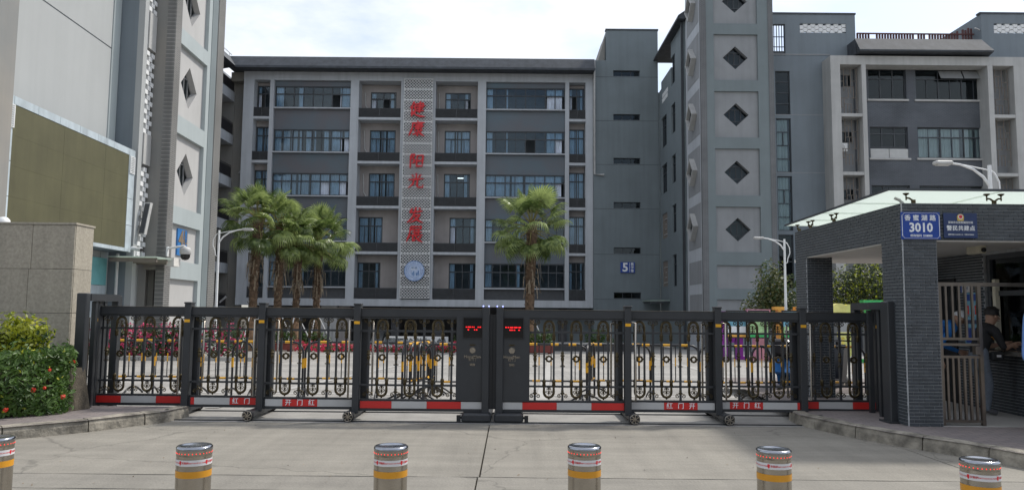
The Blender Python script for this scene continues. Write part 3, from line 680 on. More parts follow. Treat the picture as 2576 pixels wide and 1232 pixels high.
# ------------------------------------------------------------------ corridor wing joining the left end
XW = -24.5
wg = base(thing('corridor_wing', 'dark side wing with open corridors and black railings left of the school building', 'building wing'), (XW-4, 60, gz(60)))
q = MB(); q.box(XW-9, XW-2.6, 48, YM+1.1, gz(60)-.3, zm(150)); part('rear_wall', wg, q, M['eave'])
q = MB(); q.box(XW-2.6, XW-.01, YM+1.11, YM+1.5, GM, zm(190)); part('end_wall', wg, q, M['brownwall'])
q = MB()
for i in range(6):
    z = zm(770-i*109)-.2
    q.box(XW-2.6, XW, 48, YM+1.1, z-.7, z+.15)
for y in (50.5, 55.5, 60.6): q.box(XW-.62, XW-.05, y-.3, y+.3, gz(60), zm(185))
part('corridor_slabs', wg, q, M['frame_white'])
for i in range(6):
    z = zm(770-i*109)-.05; r_ = MB()
    r_.box(XW-.08, XW-.04, 48, YM+1.0, z+1.02, z+1.08); r_.box(XW-.08, XW-.04, 48, YM+1.0, z, z+.95)
    part('railing', wg, r_, M['black'])
q = MB(); q.hexa([(XW-9, 46, zm(181)), (XW+.9, 46, zm(181)), (XW+.9, YM-1.2, zm(181)), (XW-9, YM+3, zm(181)), (XW-9, 46, zm(150)), (XW+.1, 46, zm(150)), (XW+.1, YM-.5, zm(150)), (XW-9, YM+3, zm(150))])
part('roof', wg, q, M['darkroof'])
q = MB()
for i in range(10): q.bar((XW, 50+i*1.5, zm(150)), (XW, 50+i*1.5, zm(140)), .04)
q.bar((XW, 48, zm(140)), (XW, YM, zm(140)), .05); part('roof_railing', wg, q, M['pipe'])
p = MB(); p.tube([(xm(592), YM-.2, zm(748)), (xm(570), YM-.2, zm(768)), (xm(570), YM-.2, GM)], .1, 6); part('drain_pipe', wg, p, M['pipe'])

# ------------------------------------------------------------------ blank stair block right of it (y = 63.7)
YB = 63.7
xb = lambda px, py=300: W(px, py, YB).x
zb = lambda py, px=1575: W(px, py, YB).z
sb_ = base(thing('stair_block', 'plain blue-grey stair block with a column of narrow slot windows', 'stair block'), (xb(1575), YB, gz(YB)))
SLOT = [185, 295, 405, 516, 630, 743]
b0, b1, s0, s1 = xb(1493.5), xb(1656), xb(1543), xb(1610)
t_hi, t_lo = zb(77), zb(153)
q = MB(); zs = [zb(p) for p in SLOT]
lv = [t_lo]+[v for z in zs for v in (z+.26, z-.26)]+[gz(YB)]
for i in range(0, len(lv), 2): q.box(b0, b1, YB, YB+.4, lv[i+1], lv[i])
for z in zs: q.box(b0, s0, YB, YB+.4, z-.26, z+.26); q.box(s1, b1, YB, YB+.4, z-.26, z+.26)
q.box(xb(1525, 100), b1, YB, YB+.4, t_lo, t_hi); q.box(b0+.01, b1-.01, YB+1.3, YB+9, gz(YB), t_lo-.05)
q.box(xb(1525, 100), xb(1525, 100)+.35, YB+.4, YB+7, t_lo-.05, t_hi-.002); q.box(b1-.35, b1, YB+.4, YB+7, t_lo-.05, t_hi-.002)
q.box(xb(1525, 100)+.35, b1-.35, YB+6.6, YB+7, t_lo-.05, t_hi-.002)
part('wall', sb_, q, M['bluegrey'])
q = MB()
for z in zs: q.box(b0, b1, YB-.006, YB, z-.34, z-.31)
part('wall_groove', sb_, q, M['winframe'])
q = MB(); q.box(xb(1523, 100), b1+.05, YB-.06, YB+.46, t_hi, t_hi+.12); part('coping', sb_, q, M['darkroof'])
for z in zs: window(sb_, s0, s1, z-.26, z+.26, YB+.18, cols=3, trans=0, fw=.05, room=.8, gm=M['darkglass'])
p = MB(); p.tube([(xb(1495), YB-.12, t_lo), (xb(1495), YB-.12, zb(440)), (xb(1519), YB-.12, zb(441))], .09, 8); part('downpipe', sb_, p, M['pipe'])
p = MB(); p.hexa([(xb(1505,150), YB+.5, t_lo), (xb(1523,150), YB+.5, t_lo), (xb(1523,150), YB+7, t_lo), (xb(1505,150), YB+7, t_lo), (xb(1521,80), YB+3, t_hi-.3), (xb(1524,80), YB+.5, t_hi-.3), (xb(1524,80), YB+7, t_hi-.3), (xb(1521,80), YB+7, t_hi-.3)])
part('side_parapet', sb_, p, M['brownwall'])
q = MB(); a_, c_ = W(1561, 659, YB-.1), W(1597, 686, YB-.1); q.box(a_.x, c_.x, YB-.1, YB-.01, c_.z, a_.z)
sg = thing('building_number_sign', 'small blue sign with white 5 on the plain stair block wall', 'sign'); base(sg, ((a_.x+c_.x)/2, YB-.1, c_.z))
part('panel', sg, q, M['signblue'])
txt('lettering', sg, '5', 1.0, M['white'], (a_.x+.40, YB-.112, (a_.z+c_.z)/2-.02), ex=.005, bold=.03)
for k, ch in enumerate('教学楼'): txt('lettering', sg, ch, .27, M['white'], (c_.x-.22, YB-.112, a_.z-.18-k*.28), ex=.005)
q = MB(); q.box(a_.x+.75, a_.x+.775, YB-.112, YB-.1, c_.z+.06, a_.z-.06); part('divider', sg, q, M['white'])
# ------------------------------------------------------------------ wall with two window columns running forward to the right tower
XC = 12.62
cw = base(thing('link_wall', 'receding blue-grey link block with tall narrow windows beside the diamond tower', 'building wing'), (XC, 58, gz(58)))
def yx(px, X): return X*1900/(px-1288)
def zx(px, py, X): return W(px, py, yx(px, X)).z
y0, y1 = 54.6, YB+.3
zroof, zlow = 23.0, 20.4
wins = []
for pyt, pyb in ((200, 302), (372, 476), (549, 651), (727, 829)): wins.append((1698.5, 4.5, pyt, pyb))     # rows read off a side crop, scaled below
q = MB(TXM)
ya, yb_ = yx(1703.5, XC), yx(1693.5, XC); yc, yd = yx(1681, XC), yx(1668, XC)
Rn = [(zx(1698, p, XC), zx(1698, r, XC)) for p, r in ((142, 212), (262, 335), (390, 460), (515, 585), (640, 720))]
Rf = [(zx(1674, p, XC), zx(1674, r, XC)) for p, r in ((294, 370), (414, 486), (537, 600), (657, 720))]
cuts = sorted({-y1, -y0, -ya, -yb_, -yc, -yd})
def wallstrips(q, u0, u1, holes, z0, z1, y, th):
    zz = z0
    for a, c in sorted(holes): q.box(u0, u1, y, y+th, zz, a); zz = c
    q.box(u0, u1, y, y+th, zz, z1)
hn = [(min(a, c), max(a, c)) for a, c in Rn]; hf = [(min(a, c), max(a, c)) for a, c in Rf]
wallstrips(q, -ya, -y0, [], gz(58), zroof, XC, .3); wallstrips(q, -yb_, -ya, hn, gz(58), zroof, XC, .3); wallstrips(q, -yc, -yb_, [], gz(58), zlow+.6, XC, .3)
wallstrips(q, -yd, -yc, hf, gz(58), zlow+.6, XC, .3); wallstrips(q, -y1, -yd, [], gz(58), zlow, XC, .3)
q.T = None; q.box(b1-.05, XC+.02, YB+.41, YB+.9, gz(64), zlow); part('wall', cw, q, M['bluegrey'])
for a, c in hn: window(cw, -yb_, -ya, a, c, XC+.12, cols=2, trans=.3, T=TXM, fw=.07, gm=M['darkglass'])
for k, (a, c) in enumerate(hf):
    if k < 2: window(cw, -yd, -yc, a, c, XC+.12, cols=3, trans=.3, T=TXM, fw=.07, gm=M['darkglass'])
    else:
        p = MB(TXM); p.box(-yd, -yc, XC+.06, XC+.1, a, c, 1)
        for i in range(4): p.bar((-yd+(yd-yc)*(.3+.2*(i % 3)), XC+.03, a+(c-a)*(.15+.2*i)), (-yd+(yd-yc)*(.9-.15*(i % 3)), XC+.03, a+(c-a)*(.15+.2*i)), .05)
        part('louver_panel', cw, p, [M['pipe'], M['brownlattice']])
q = MB(); q.hexa([(XC-.55, y0-.5, zroof+.05), (XC+5, y0-.5, zroof+.05), (XC+5, 64.2, zroof+.05), (XC-.55, 64.2, zroof+.05), (XC-.5, y0-.5, zroof+.3), (XC+2.2, y0-.5, zroof+2.2), (XC+2.2, 64.2, zroof+2.2), (XC-.5, 64.2, zroof+.3)])
part('roof', cw, q, [M['darkroof']])
q = MB(); 
for y in (60.8, 65.4): q.box(XC+1.4, XC+1.6, y, y+.2, zlow-.5, zroof+.04)
part('roof_post', cw, q, M['bluegrey'])
q = MB(); q.bar((XC-.12, y0+.12, gz(55)), (XC-.12, y0+.12, zroof), .16); part('downpipe', cw, q, M['winframe'])
q = MB(TXM)
for i in range(8):
    for j in range(2): q.box(-62.6+i*.28+(j % 2)*.1, -62.6+i*.28+(j % 2)*.1+.17, XC-.04, XC-.001, 19.0+j*.42, 19.34+j*.42)
part('block_screen', cw, q, M['whitepaint'])
q = MB(TXM); q.box(-64, -60.2, XC-1.6, XC-.02, 2.35, 2.42, 0)
for i in range(6): q.bar((-63.8+i*.7, XC-1.6, 2.2), (-63.8+i*.7, XC-.02, 2.25), .1, .14, 1)
part('glass_canopy', cw, q, [M['canopyglass'], M['winframe']])
# ================================================================== LEFT BUILDING 4 (own axes: x out of the facade, y along it, turned 2.3 degrees)
LB = thing('tower_building', 'pale tall building on the left carrying a big olive screen and diamond windows', 'building', (-14.2, 33, 0), math.atan(.04))
# walls that face +x use TXP: (u, d, z) -> x = -d, y = u
def Yl(px, xo=0.0): return (12.88-xo)/((1288-px)/1900-.04)-33     # along-wall position of a pixel column at horizon height, wall pushed out by xo
HT = 25.0
ya_, yb1, yc1, yd1, ye1, yf1 = Yl(410), Yl(426), Yl(499), Yl(507), Yl(521), Yl(538)
panels = [(16.75, 19.9), (13.05, 16.2), (9.35, 12.5), (5.65, 8.8), (3.40, 5.0), (-.0, 2.66)]
panels = [(20.5, 23.7), (17.05, 20.2), (13.35, 16.4), (9.59, 12.68), (5.74, 8.83), (3.45, 5.0), (0.0, 2.69)]
q = MB(TXP); z = HT
for (p0, p1) in panels: q.box(yb1, yc1, 0, .3, p1, z); z = p0
q.box(yc1, yd1+.002, 0, .3, -.2, HT)
part('band_frame', LB, q, M['leftband'])
q = MB(TXP); q.box(yd1, ye1, -.02, .3, -.2, HT); part('corner_pier', LB, q, M['teal'])
for a, c in ((ya_, yb1), (ye1, yf1)):
    q = MB(TXP); q.box(a, c, -.035, .3, -.2, HT)
    n = int((HT+.2)/.085)
    for i in range(n): q.box(a+.01, c-.01, -.055, -.035, -.2+i*.085+.012, -.2+i*.085+.075)
    part('ribbed_brick_strip', LB, q, M['brickside'])
for (p0, p1) in panels:
    q = MB(TXP); yc = (yb1+yc1)/2; zc = (p0+p1)/2
    if p0 > 5.2: diamond_wall(q, yb1, yc1, p0, p1, .17, yc, zc, .90, .93, .35)
    else: q.box(yb1, yc1, .17, .3, p0, p1)
    part('panel', LB, q, M['leftpanel'])
    if p0 > 5.2: diamond_window(LB, yc, zc, .90, .93, .17+.24, TXP, fm=M['winframe_grey'])
# front return of the tower and the masses behind, nearer parts step back
q = MB(); q.box(-.78, -.02, ya_-.0, ya_+.25, 3.0, HT); q.box(-6, -.78, ya_+.26, ya_+.5, -.2, HT); q.box(-.9, -.56, ya_+.51, yf1, -.2, HT)
part('return_wall', LB, q, M['brownwall'])
q = MB(); q.box(-6, -.301, yf1+.002, yf1+.25, -.2, HT); part('end_wall', LB, q, M['brownwall'])
ys0, ys1, yl0 = Yl(343, -.75), Yl(362, -.75), Yl(333, -.75)
q = MB(TXP); q.box(yl0, ys0, .75, 1.0, -.2, HT); q.box(ys0, ys1+.05, 1.0, 1.1, -.2, HT); part('pale_strip', LB, q, M['leftwall'])
# screen of stacked white blocks, in groups between plain concrete pieces
blk = MB(TXP); blk.box(-.135, .135, 0, .16, -.088, .088); blkm = meshof(blk, 'screen_block', M['whitepaint'])
ww = ys1-ys0
for (g0, g1) in ((13.6, 19.6), (8.55, 11.9), (3.6, 7.1)):
    k = 0; z = g0
    while z < g1:
        for j in range(3):
            if (k+j) % 2 == 0: part('screen_block', LB, blkm, None, loc=TXP @ Vector((ys0+ww*(j+.5)/3, .74, z)))
        k += 1; z += .20
for (g0, g1) in ((11.95, 13.45), (7.2, 8.45)):
    q = MB(TXP); q.box(ys0+.02, ys1, .70, .99, g0, g1); part('concrete_panel', LB, q, M['offwhite'])
yw = Yl(271, -1.7)
q = MB(TXP); q.box(-14, yw, 1.7, 2.0, -.2, HT); part('long_wall', LB, q, M['leftwall'])
q = MB(TXP); q.box(yw-.6, yw-.02, 1.66, 1.699, -.2, HT); part('corner_pier', LB, q, M['leftband'])
q = MB(); q.box(-1.7, -1.0, yl0, yl0+.2, 0, HT); part('return_wall', LB, q, M['bluegrey2'])
q = MB(TXP)
for z in (4.6, 11.55, 17.5): q.box(-14, yw, 1.694, 1.7, z-.02, z+.02)
part('wall_groove', LB, q, M['winframe'])
q = MB(); q.box(-1.7, -.0, -15.5, -12.75, -.2, HT); part('near_pier', LB, q, M['brownwall'])
# plinth of the porch recess
q = MB(); q.box(-2.2, -1.71, -11, yw, -.2, 3.6); part('ground_wall', LB, q, M['bluegrey2'])
# LED wall hung on the facade
lb0, lb1, z0, z1 = Yl(-12, -.75), Yl(326, -.75), 3.60, 7.58
c0, c1, sz0, sz1 = Yl(9, -.75), Yl(311, -.75), 3.75, 7.32
LED = thing('outdoor_screen', 'large blank olive display screen in a pale metal surround on the left building', 'display screen', LB.matrix_basis @ Vector((0, 0, 0)), math.atan(.04))
LED.location = (-14.2, 33, 0)
q = MB(TXP); q.box(lb0, lb1, .80, 1.69, z0, z1); part('cabinet', LED, q, M['bluegrey2'])
sm_ = MB(TXP); mw, mh = (c1-c0)/8, (sz1-sz0)/4; sm_.box(-mw/2+.0015, mw/2-.0015, 0, .045, -mh/2+.0015, mh/2-.0015); smm = meshof(sm_, 'screen_module', M['olive'])
for i in range(8):
    for j in range(4): part('screen_module', LED, smm, None, loc=TXP @ Vector((c0+mw*(i+.5), .753+.001*((i*7+j*3) % 3), sz0+mh*(j+.5))))
def clad(u0, u1, v0, v1):
    q = MB(TXP); q.box(u0+.008, u1-.008, .74, .798, v0+.008, v1-.008); part('cladding_panel', LED, q, M['bluewhite'])
for i in range(3): clad(lb0, c0, z0+(z1-.9-z0)*i/3, z0+(z1-.9-z0)*(i+1)/3); clad(c1, lb1, z0+(z1-.9-z0)*i/3, z0+(z1-.9-z0)*(i+1)/3)
clad(lb0, c0, z1-.9, z1); clad(c1, lb1, z1-.9, z1)
for i in range(6): clad(c0+(c1-c0)*i/6, c0+(c1-c0)*(i+1)/6, sz1, z1); clad(c0+(c1-c0)*i/6, c0+(c1-c0)*(i+1)/6, z0, sz0)
for u in ((lb0+c0)/2, (lb1+c1)/2):
    q = MB(TXP); v0, v1 = z1-.95, z1-.28; q.box(u-.19, u-.16, .70, .74, v0, v1); q.box(u+.16, u+.19, .70, .74, v0, v1); q.box(u-.16, u+.16, .70, .74, v0, v0+.03); q.box(u-.16, u+.16, .70, .74, v1-.03, v1)
    for i in range(9): zz = v0+.05+i*.066; q.hexa([(u-.16, .70, zz), (u+.16, .70, zz), (u+.16, .74, zz+.03), (u-.16, .74, zz+.03), (u-.16, .70, zz+.02), (u+.16, .70, zz+.02), (u+.16, .74, zz+.05), (u-.16, .74, zz+.05)])
    part('vent_grille', LED, q, M['whitepaint'])
# shop front under the screen
q = MB(TXP); q.box(Yl(150, -1.65), Yl(268, -1.65), 1.62, 1.69, .1, 2.3); q2 = MB(TXP); q2.box(Yl(150, -1.65), Yl(268, -1.65), 1.62, 1.69, 2.32, 3.35)
part('glass_panel', LB, q, M['bluewhite']); part('glass_panel', LB, q2, M['teal_glass'], label='teal upper panel')
p = MB(); p.tube([(-1.2, yw-.25, 0), (-1.2, yw-.25, 3.55)], .06, 8); part('downpipe', LB, p, M['pipe'])
# porch canopy
can = thing('porch_canopy', 'flat pale glass porch canopy with brown beams on the left building', 'canopy', (-14.2, 33, 0), math.atan(.04))
q = MB(); q.box(-1.2, .62, -4.6, ya_-.02, 3.36, 3.40); part('glass_sheet', can, q, M['canopyglass'])
for y in (-4.45, -3.5, ya_-.2):
    q = MB(); q.box(-1.2, .55, y, y+.1, 3.20, 3.355); part('beam', can, q, M['brownlattice'])
q = MB(); q.box(.42, .70, ya_-.7, ya_-.05, 3.12, 3.45); part('end_box', can, q, M['soffit'])
# dome camera on its bracket, bullet camera and speaker column
cm_ = thing('dome_camera', 'white dome security camera hanging from a bracket beside the number 4 sign', 'security camera', (-14.2, 33, 0), math.atan(.04))
q = MB(); q.box(.06, .12, ya_+.05, ya_+.2, 3.55, 3.95); q.tube([(.1, ya_+.12, 3.88), (.75, ya_+.1, 3.98), (.82, ya_+.1, 3.94)], .045, 8); part('bracket', cm_, q, M['whitepaint'])
q = MB(); q.lathe([(.05, 3.95), (.19, 3.90), (.22, 3.84), (.22, 3.66), (.20, 3.64)], (.82, ya_+.1, 0), 16); part('housing', cm_, q, M['pipe'])
q = MB(); q.lathe([(.19, 3.64), (.18, 3.52), (.12, 3.43), (.01, 3.40)], (.82, ya_+.1, 0), 16); part('dome', cm_, q, M['screen'])
bc = thing('bullet_camera', 'small white bullet camera at the near end of the porch canopy', 'security camera', (-14.2, 33, 0), math.atan(.04))
q = MB(); q.tube([(-.62, -3.9, 3.75), (-.10, -4.3, 3.66)], .075, 10); part('body', bc, q, M['whitepaint']); q = MB(); q.bar((-.55, -3.9, 3.42), (-.55, -3.9, 3.74), .05); part('bracket', bc, q, M['whitepaint'])
q = MB(); q.tube([(-.10, -4.3, 3.66), (-.08, -4.315, 3.657)], .06, 10); part('lens', bc, q, M['screen'])
sp = thing('speaker_column', 'slim grey speaker column tilted on the perforated white strip', 'loudspeaker', (-14.2, 33, 0), math.atan(.04))
q = MB(); q.hexa([(-.66, ys0-.1, 4.35), (-.46, ys0-.1, 4.35), (-.46, ys0+.12, 4.35), (-.66, ys0+.12, 4.35), (-.56, ys0+.1, 5.65), (-.36, ys0+.1, 5.65), (-.36, ys0+.32, 5.65), (-.56, ys0+.32, 5.65)]); part('body', sp, q, M['pipe'])
q = MB(); q.hexa([(-.66, ys0-.125, 4.40), (-.48, ys0-.125, 4.40), (-.48, ys0-.103, 4.40), (-.66, ys0-.103, 4.40), (-.56, ys0+.075, 5.60), (-.38, ys0+.075, 5.60), (-.38, ys0+.097, 5.60), (-.56, ys0+.097, 5.60)]); part('grille', sp, q, M['louver'])
q = MB(); q.bar((-.74, ys0+.2, 5.0), (-.5, ys0+.12, 5.0), .06); part('bracket', sp, q, M['pipe'])
# number sign
s4 = thing('building_number_sign', 'faded blue sign with weathered 4 on the left building', 'sign', (-14.2, 33, 0), math.atan(.04))
yc = (yb1+yc1)/2; u0, u1, v0, v1 = yc-.62, yc+.42, 3.72, 4.86
q = MB(TXP); q.box(u0, u1, .10, .168, v0, v1); part('panel', s4, q, M['signold'])
q = MB(TXP); q.box(u1-.42, u1-.02, .088, .1, v0+.24, v1-.03); part('side_panel', s4, q, M['tan'])
txt('lettering', s4, '4', 1.0, M['tan'], TXP @ Vector((u0+.33, .085, (v0+v1)/2+.1)), T=TXP, ex=.006, bold=.03)
for k, ch in enumerate('教学楼'): txt('lettering', s4, ch, .29, M['signold'], TXP @ Vector((u1-.22, .078, v1-.2-k*.29)), T=TXP, ex=.005, bold=.02)

# ================================================================== RIGHT TOWER (front on y = 50)
YT = 50.0
xt = lambda px, py=400: W(px, py, YT).x
zt_ = lambda py, px=1850: W(px, py, YT).z
x0, x1 = xt(1766), xt(1951); xs0, xs1 = xt(1780), xt(1938)
TW = base(thing('diamond_tower', 'tall teal-grey stair tower with a column of diamond windows on its front', 'tower'), ((x0+x1)/2, YT, gz(YT)))
HTW = 27.5; YE = 54.5; gT = gz(YT)-.2
pn = [(-55, 60), (87, 202), (230, 346), (374, 492), (520, 634), (667, 726), (753, 850)]
ph = [(zt_(b_), zt_(t_)) for t_, b_ in pn]
pu0, pu1 = xt(1795, 250)+.06, xt(1906, 250)+.06
q = MB(); q.box(xs0, pu0, YT, YT+.3, gT, HTW); q.box(pu1, xs1, YT, YT+.3, gT, HTW); z = HTW
for a, c in ph: q.box(pu0, pu1, YT, YT+.3, c, z); z = a
q.box(pu0, pu1, YT, YT+.3, gT, z)
part('front_wall', TW, q, M['teal'])
for a, c in ph:
    q = MB(); cu, cv = (pu0+pu1)/2, (a+c)/2
    if c-a > 2.8: diamond_wall(q, pu0, pu1, a, c, YT+.14, cu, cv, .86, .80, .4)
    else: q.box(pu0, pu1, YT+.14, YT+.3, a, c)
    part('panel', TW, q, M['panelgrey'])
    if c-a > 2.8: diamond_window(TW, cu, cv, .86, .80, YT+.14+.3)
for a, c in ((x0, xs0), (xs1, x1)):
    q = MB(); q.box(a, c, YT-.03, YT+.3, gT, HTW); part('brick_strip', TW, q, M['brickwall'])
q = MB(); q.box(x0+.55, x1-.31, YT+.9, YE, gT, HTW); q.box(x1-.3, x1-.001, YT+.301, YE, gT, HTW); part('core', TW, q, M['bluegrey'])
# side face (towards -x): pale grid with grey panels and jutting diamond frames
uL, uR = -YE, -YT+.03                       # along the wall seen from -x
q = MB(TXM); q.box(-YT-.30, uR-.002, x0-.004, x0-.0005, gT, HTW); part('brick_strip', TW, q, M['brickwall2'])
q = MB(TXM); q.box(uL, -YT-.3, x0+.02, x0+.5, gT, HTW); part('side_frame', TW, q, M['frame_white'])
um = (uL-YT-.3)/2; up0, up1 = uL+.55, -YT-.55
for (a, c) in ph:
    a += .35; c += .35; cz = (a+c)/2
    q = MB(TXM); q.box(up0, up1, x0+.005, x0+.019, a, c); part('side_panel', TW, q, M['panelgrey'])
    if c-a < 2.8: continue
    q = MB(TXM); uc = (up0+up1)/2; du, dv, k = .98, .98, .82
    O = [(uc-du, cz), (uc, cz-dv), (uc+du, cz), (uc, cz+dv)]; I = [(uc+(p-uc)*k, cz+(z-cz)*k) for p, z in O]
    for i in range(4):
        j = (i+1) % 4
        q.poly([(O[i][0], x0-.34, O[i][1]), (O[j][0], x0-.34, O[j][1]), (I[j][0], x0-.34, I[j][1]), (I[i][0], x0-.34, I[i][1])])
        q.poly([(O[i][0], x0-.34, O[i][1]), (O[i][0], x0+.004, O[i][1]), (O[j][0], x0+.004, O[j][1]), (O[j][0], x0-.34, O[j][1])])
        q.poly([(I[i][0], x0-.34, I[i][1]), (I[j][0], x0-.34, I[j][1]), (I[j][0], x0+.0, I[j][1]), (I[i][0], x0+.0, I[i][1])])
    part('diamond_frame', TW, q, M['offwhite'])
    diamond_window(TW, uc, cz, du*k, dv*k, x0-.12, TXM, light=True)

# ================================================================== REAR RIGHT BUILDING
YR = 52.0; YF = 50.6
xr = lambda px, py=300, Y=YR: W(px, py, Y).x
zr = lambda py, px=2150, Y=YR: W(px, py, Y).z
RBd = base(thing('rear_building', 'blue-grey and brick block with a pale portal frame behind the guard house', 'building'), (xr(2250), YR, gz(YR)))
gR = gz(YR)-.2
zpar, zstep = zr(37, 2050), zr(136, 2050)
wx0, wx1 = xr(1952), xr(1989)
stk = [((179, 288), 4, 0), ((298, 433), 4, 1), ((443, 580), 4, 1), ((590, 725), 4, 0)]
holes = sorted((zr(c, 1970), zr(a, 1970)) for (a, c), _, _ in stk)
q = MB()
def vstrip(q, u0, u1, holes, z0, z1, y, th):
    zz = z0
    for a, c in sorted(holes): q.box(u0, u1, y, y+th, zz, a); zz = c
    q.box(u0, u1, y, y+th, zz, z1)
op = (zr(140, 1960), zr(61, 1960)); ox0, ox1 = xr(1930), xr(1980)
vstrip(q, xr(1925), wx0, [], gR, op[0], YR, .35); vstrip(q, wx0, wx1, holes, gR, op[0], YR, .35); vstrip(q, wx1, xr(2150), [], gR, op[0], YR, .35)
bx0, bx1, bz = xr(2012, 70), xr(2128, 70), (zr(84), zr(61))
q.box(xr(1900), ox1, YR, YR+.35, op[1], zpar); q.box(ox1, bx0, YR, YR+.35, op[0], zpar); q.box(bx1, xr(2151, 60), YR, YR+.35, op[0], zpar)
q.box(bx0, bx1, YR, YR+.35, op[0], bz[0]); q.box(bx0, bx1, YR, YR+.35, bz[1], zpar)
q.box(xr(2150), xr(2600), YR+1.4, YR+1.7, zr(150), zr(118))
e0 = xr(2468, 60); cx0, cx1, cz = xr(2500, 70), xr(2600, 70), (zr(84, 2520), zr(60, 2520))
q.box(e0, cx0, YR, YR+.35, zr(150), zr(36, 2520)); q.box(cx0, cx1+.6, YR, YR+.35, zr(150), cz[0]); q.box(cx0, cx1+.6, YR, YR+.35, cz[1], zr(36, 2520))
q.box(e0, e0+.3, YR+.35, YR+5, zr(150), zr(36, 2520)); q.box(xr(2151, 60)-.3, xr(2151, 60)-.001, YR+.35, YR+5, zr(150), zpar)
part('wall', RBd, q, M['bluegrey2'])
q = MB(); q.box(xr(1900), xr(2700), YR+2.2, YR+9, gR, zstep-.3); part('core', RBd, q, M['interior'])
q = MB(); q.box(xr(1925), xr(2092), YR-.03, YR, zr(139, 2000), zr(136, 2000)); q.box(xr(1925), xr(2092), YR-.008, YR, zr(290, 2000), zr(288.5, 2000)); q.box(xr(1925), xr(2092), YR-.008, YR, zr(435, 2000), zr(433.5, 2000)); part('string_course', RBd, q, M['panelgrey'])
q = MB(); q.box(xr(1900), xr(2151, 60)+.05, YR-.05, YR+.4, zpar, zpar+.12); q.box(e0-.1, cx1+.6, YR-.05, YR+.4, zr(36, 2520), zr(36, 2520)+.12); part('coping', RBd, q, M['darkroof'])
blk = MB(); blk.box(-.16, .16, .02, .22, -.14, .14); bm = meshof(blk, 'screen_block', M['whitepaint'])
for (u0, u1, z0_, z1_) in ((bx0, bx1, *bz), (cx0, cx1, *cz)):
    n = int((u1-u0)/.26); h = (z1_-z0_)/2
    for j in range(2):
        for i in range(n):
            if (i+j) % 4 != 3 or True: part('screen_block', RBd, bm, None, loc=(u0+(u1-u0)*(i+.5)/n, YR+.03, z0_+h*(j+.25+.5*((i) % 2))))
for (a, c), n, cur in stk:
    zz0, zz1 = zr(c, 1970), zr(a, 1970)
    window(RBd, wx0, wx1, zz0, zz1, YR+.12, fw=.06, T=None, extra_rows=[(zz0+(zz1-zz0)*k/4, zz0+(zz1-zz0)*(k+1)/4, 2 if (cur and k == 2) else 1) for k in range(4)], gm=M['glass'] if cur else M['darkglass'], curt=(M['curtain2'], [(.1, .9)]) if cur else None, open_p=.0, room=1.2)
q = MB()
for i in range(7): x = ox0+.3+(ox1-ox0-.3)*i/6.0; q.bar((x, YR+.2, op[0]), (x, YR+.2, op[1]), .05)
for k in (.3, .62): q.bar((ox0, YR+.2, op[0]+(op[1]-op[0])*k), (ox1, YR+.2, op[0]+(op[1]-op[0])*k), .05)
q.box(ox0, ox1, YR+.1, YR+.3, op[0], op[0]+.35); part('roof_railing', RBd, q, M['winframe'])
# pale portal frame standing proud
F = MB(); fx0, fx1 = xr(2093, 300, YF), xr(2600, 300, YF); zft, zfb = zr(140, 2100, YF), zr(163, 2200, YF)
bays = [(2117, 2171), (2182, 2490), (2503, 2556)]
F.box(fx0, fx1, YF, YR-.001, zfb, zft)
ed = [fx0]+[v for a, c in bays for v in (xr(a, 300, YF), xr(c, 300, YF))]+[fx1]
for i in range(0, len(ed), 2): F.box(ed[i], ed[i+1], YF+.002, YR-.001, gR, zfb)
for a, c in (bays[0], bays[2]):
    for p in (285, 432, 580): F.box(xr(a, 300, YF), xr(c, 300, YF), YF+.03, YR-.002, zr(p+8, 2150, YF), zr(p, 2150, YF))
part('portal_frame', RBd, F, M['offwhite'])
for a, c in (bays[0], bays[2]):                                   # lattice bays: grey wall, small window, brown geometric bars
    u0, u1 = xr(a, 300, YF), xr(c, 300, YF)
    q = MB(); q.box(u0, u1, YR-.3, YR-.01, gR, zfb); part('bay_wall', RBd, q, M['panelgrey'])
    tops = [165, 293, 440]
    for k, t_ in enumerate(tops):
        zt1, zt0 = zr(t_+(12 if k == 0 else 30), 2150, YF), zr(t_+(42 if k == 0 else 56), 2150, YF)
        if a == 2117: window(RBd, u0+.05, u0+(u1-u0)*.8, zt0, zt1, YR-.36, cols=3, trans=0, fw=.05, room=.055, gm=M['darkglass'])
        zl1, zl0 = zr(t_, 2150, YF)-.05, zr(t_+118, 2150, YF)
        q = MB(); y = YF+.5; w_ = u1-u0
        X = lambda f: u0+w_*f
        Z = lambda f: zl0+(zl1-zl0)*f
        segs = [(.05,.0,.05,1),(.3,.0,.3,.35),(.3,.5,.3,1),(.62,0,.62,.22),(.62,.45,.62,1),(.9,0,.9,1),(.05,.35,.5,.35),(.5,.35,.5,.6),(.3,.6,.75,.6),(.75,.35,.75,.6),(.62,.35,.9,.35),(.05,.72,.3,.72),(.3,.85,.62,.85),(.62,.72,.9,.72),(.05,.15,.3,.15),(.3,.22,.62,.22),(.75,.1,.9,.1),(.46,.6,.46,.85),(.46,.0,.46,.22),(.18,.15,.18,.35)]
        for (f0, g0, f1, g1) in segs: q.bar((X(f0), y, Z(g0)), (X(f1), y, Z(g1)), .036)
        part('lattice_grille', RBd, q, M['brownlattice'])
q = MB(); u = xr(2131, 365, YF); z = zr(365, 2131, YF); q.box(u-.32, u+.32, YR-.75, YR-.31, z-.28, z+.28); ac = part('air_conditioner', RBd, q, M['whitepaint'])
disc('fan_grille', ac, u-.06, YR-.751, z, .2, .02, M['pipe'], 20)
wu0, wu1 = xr(2182, 300, YF), xr(2490, 300, YF)
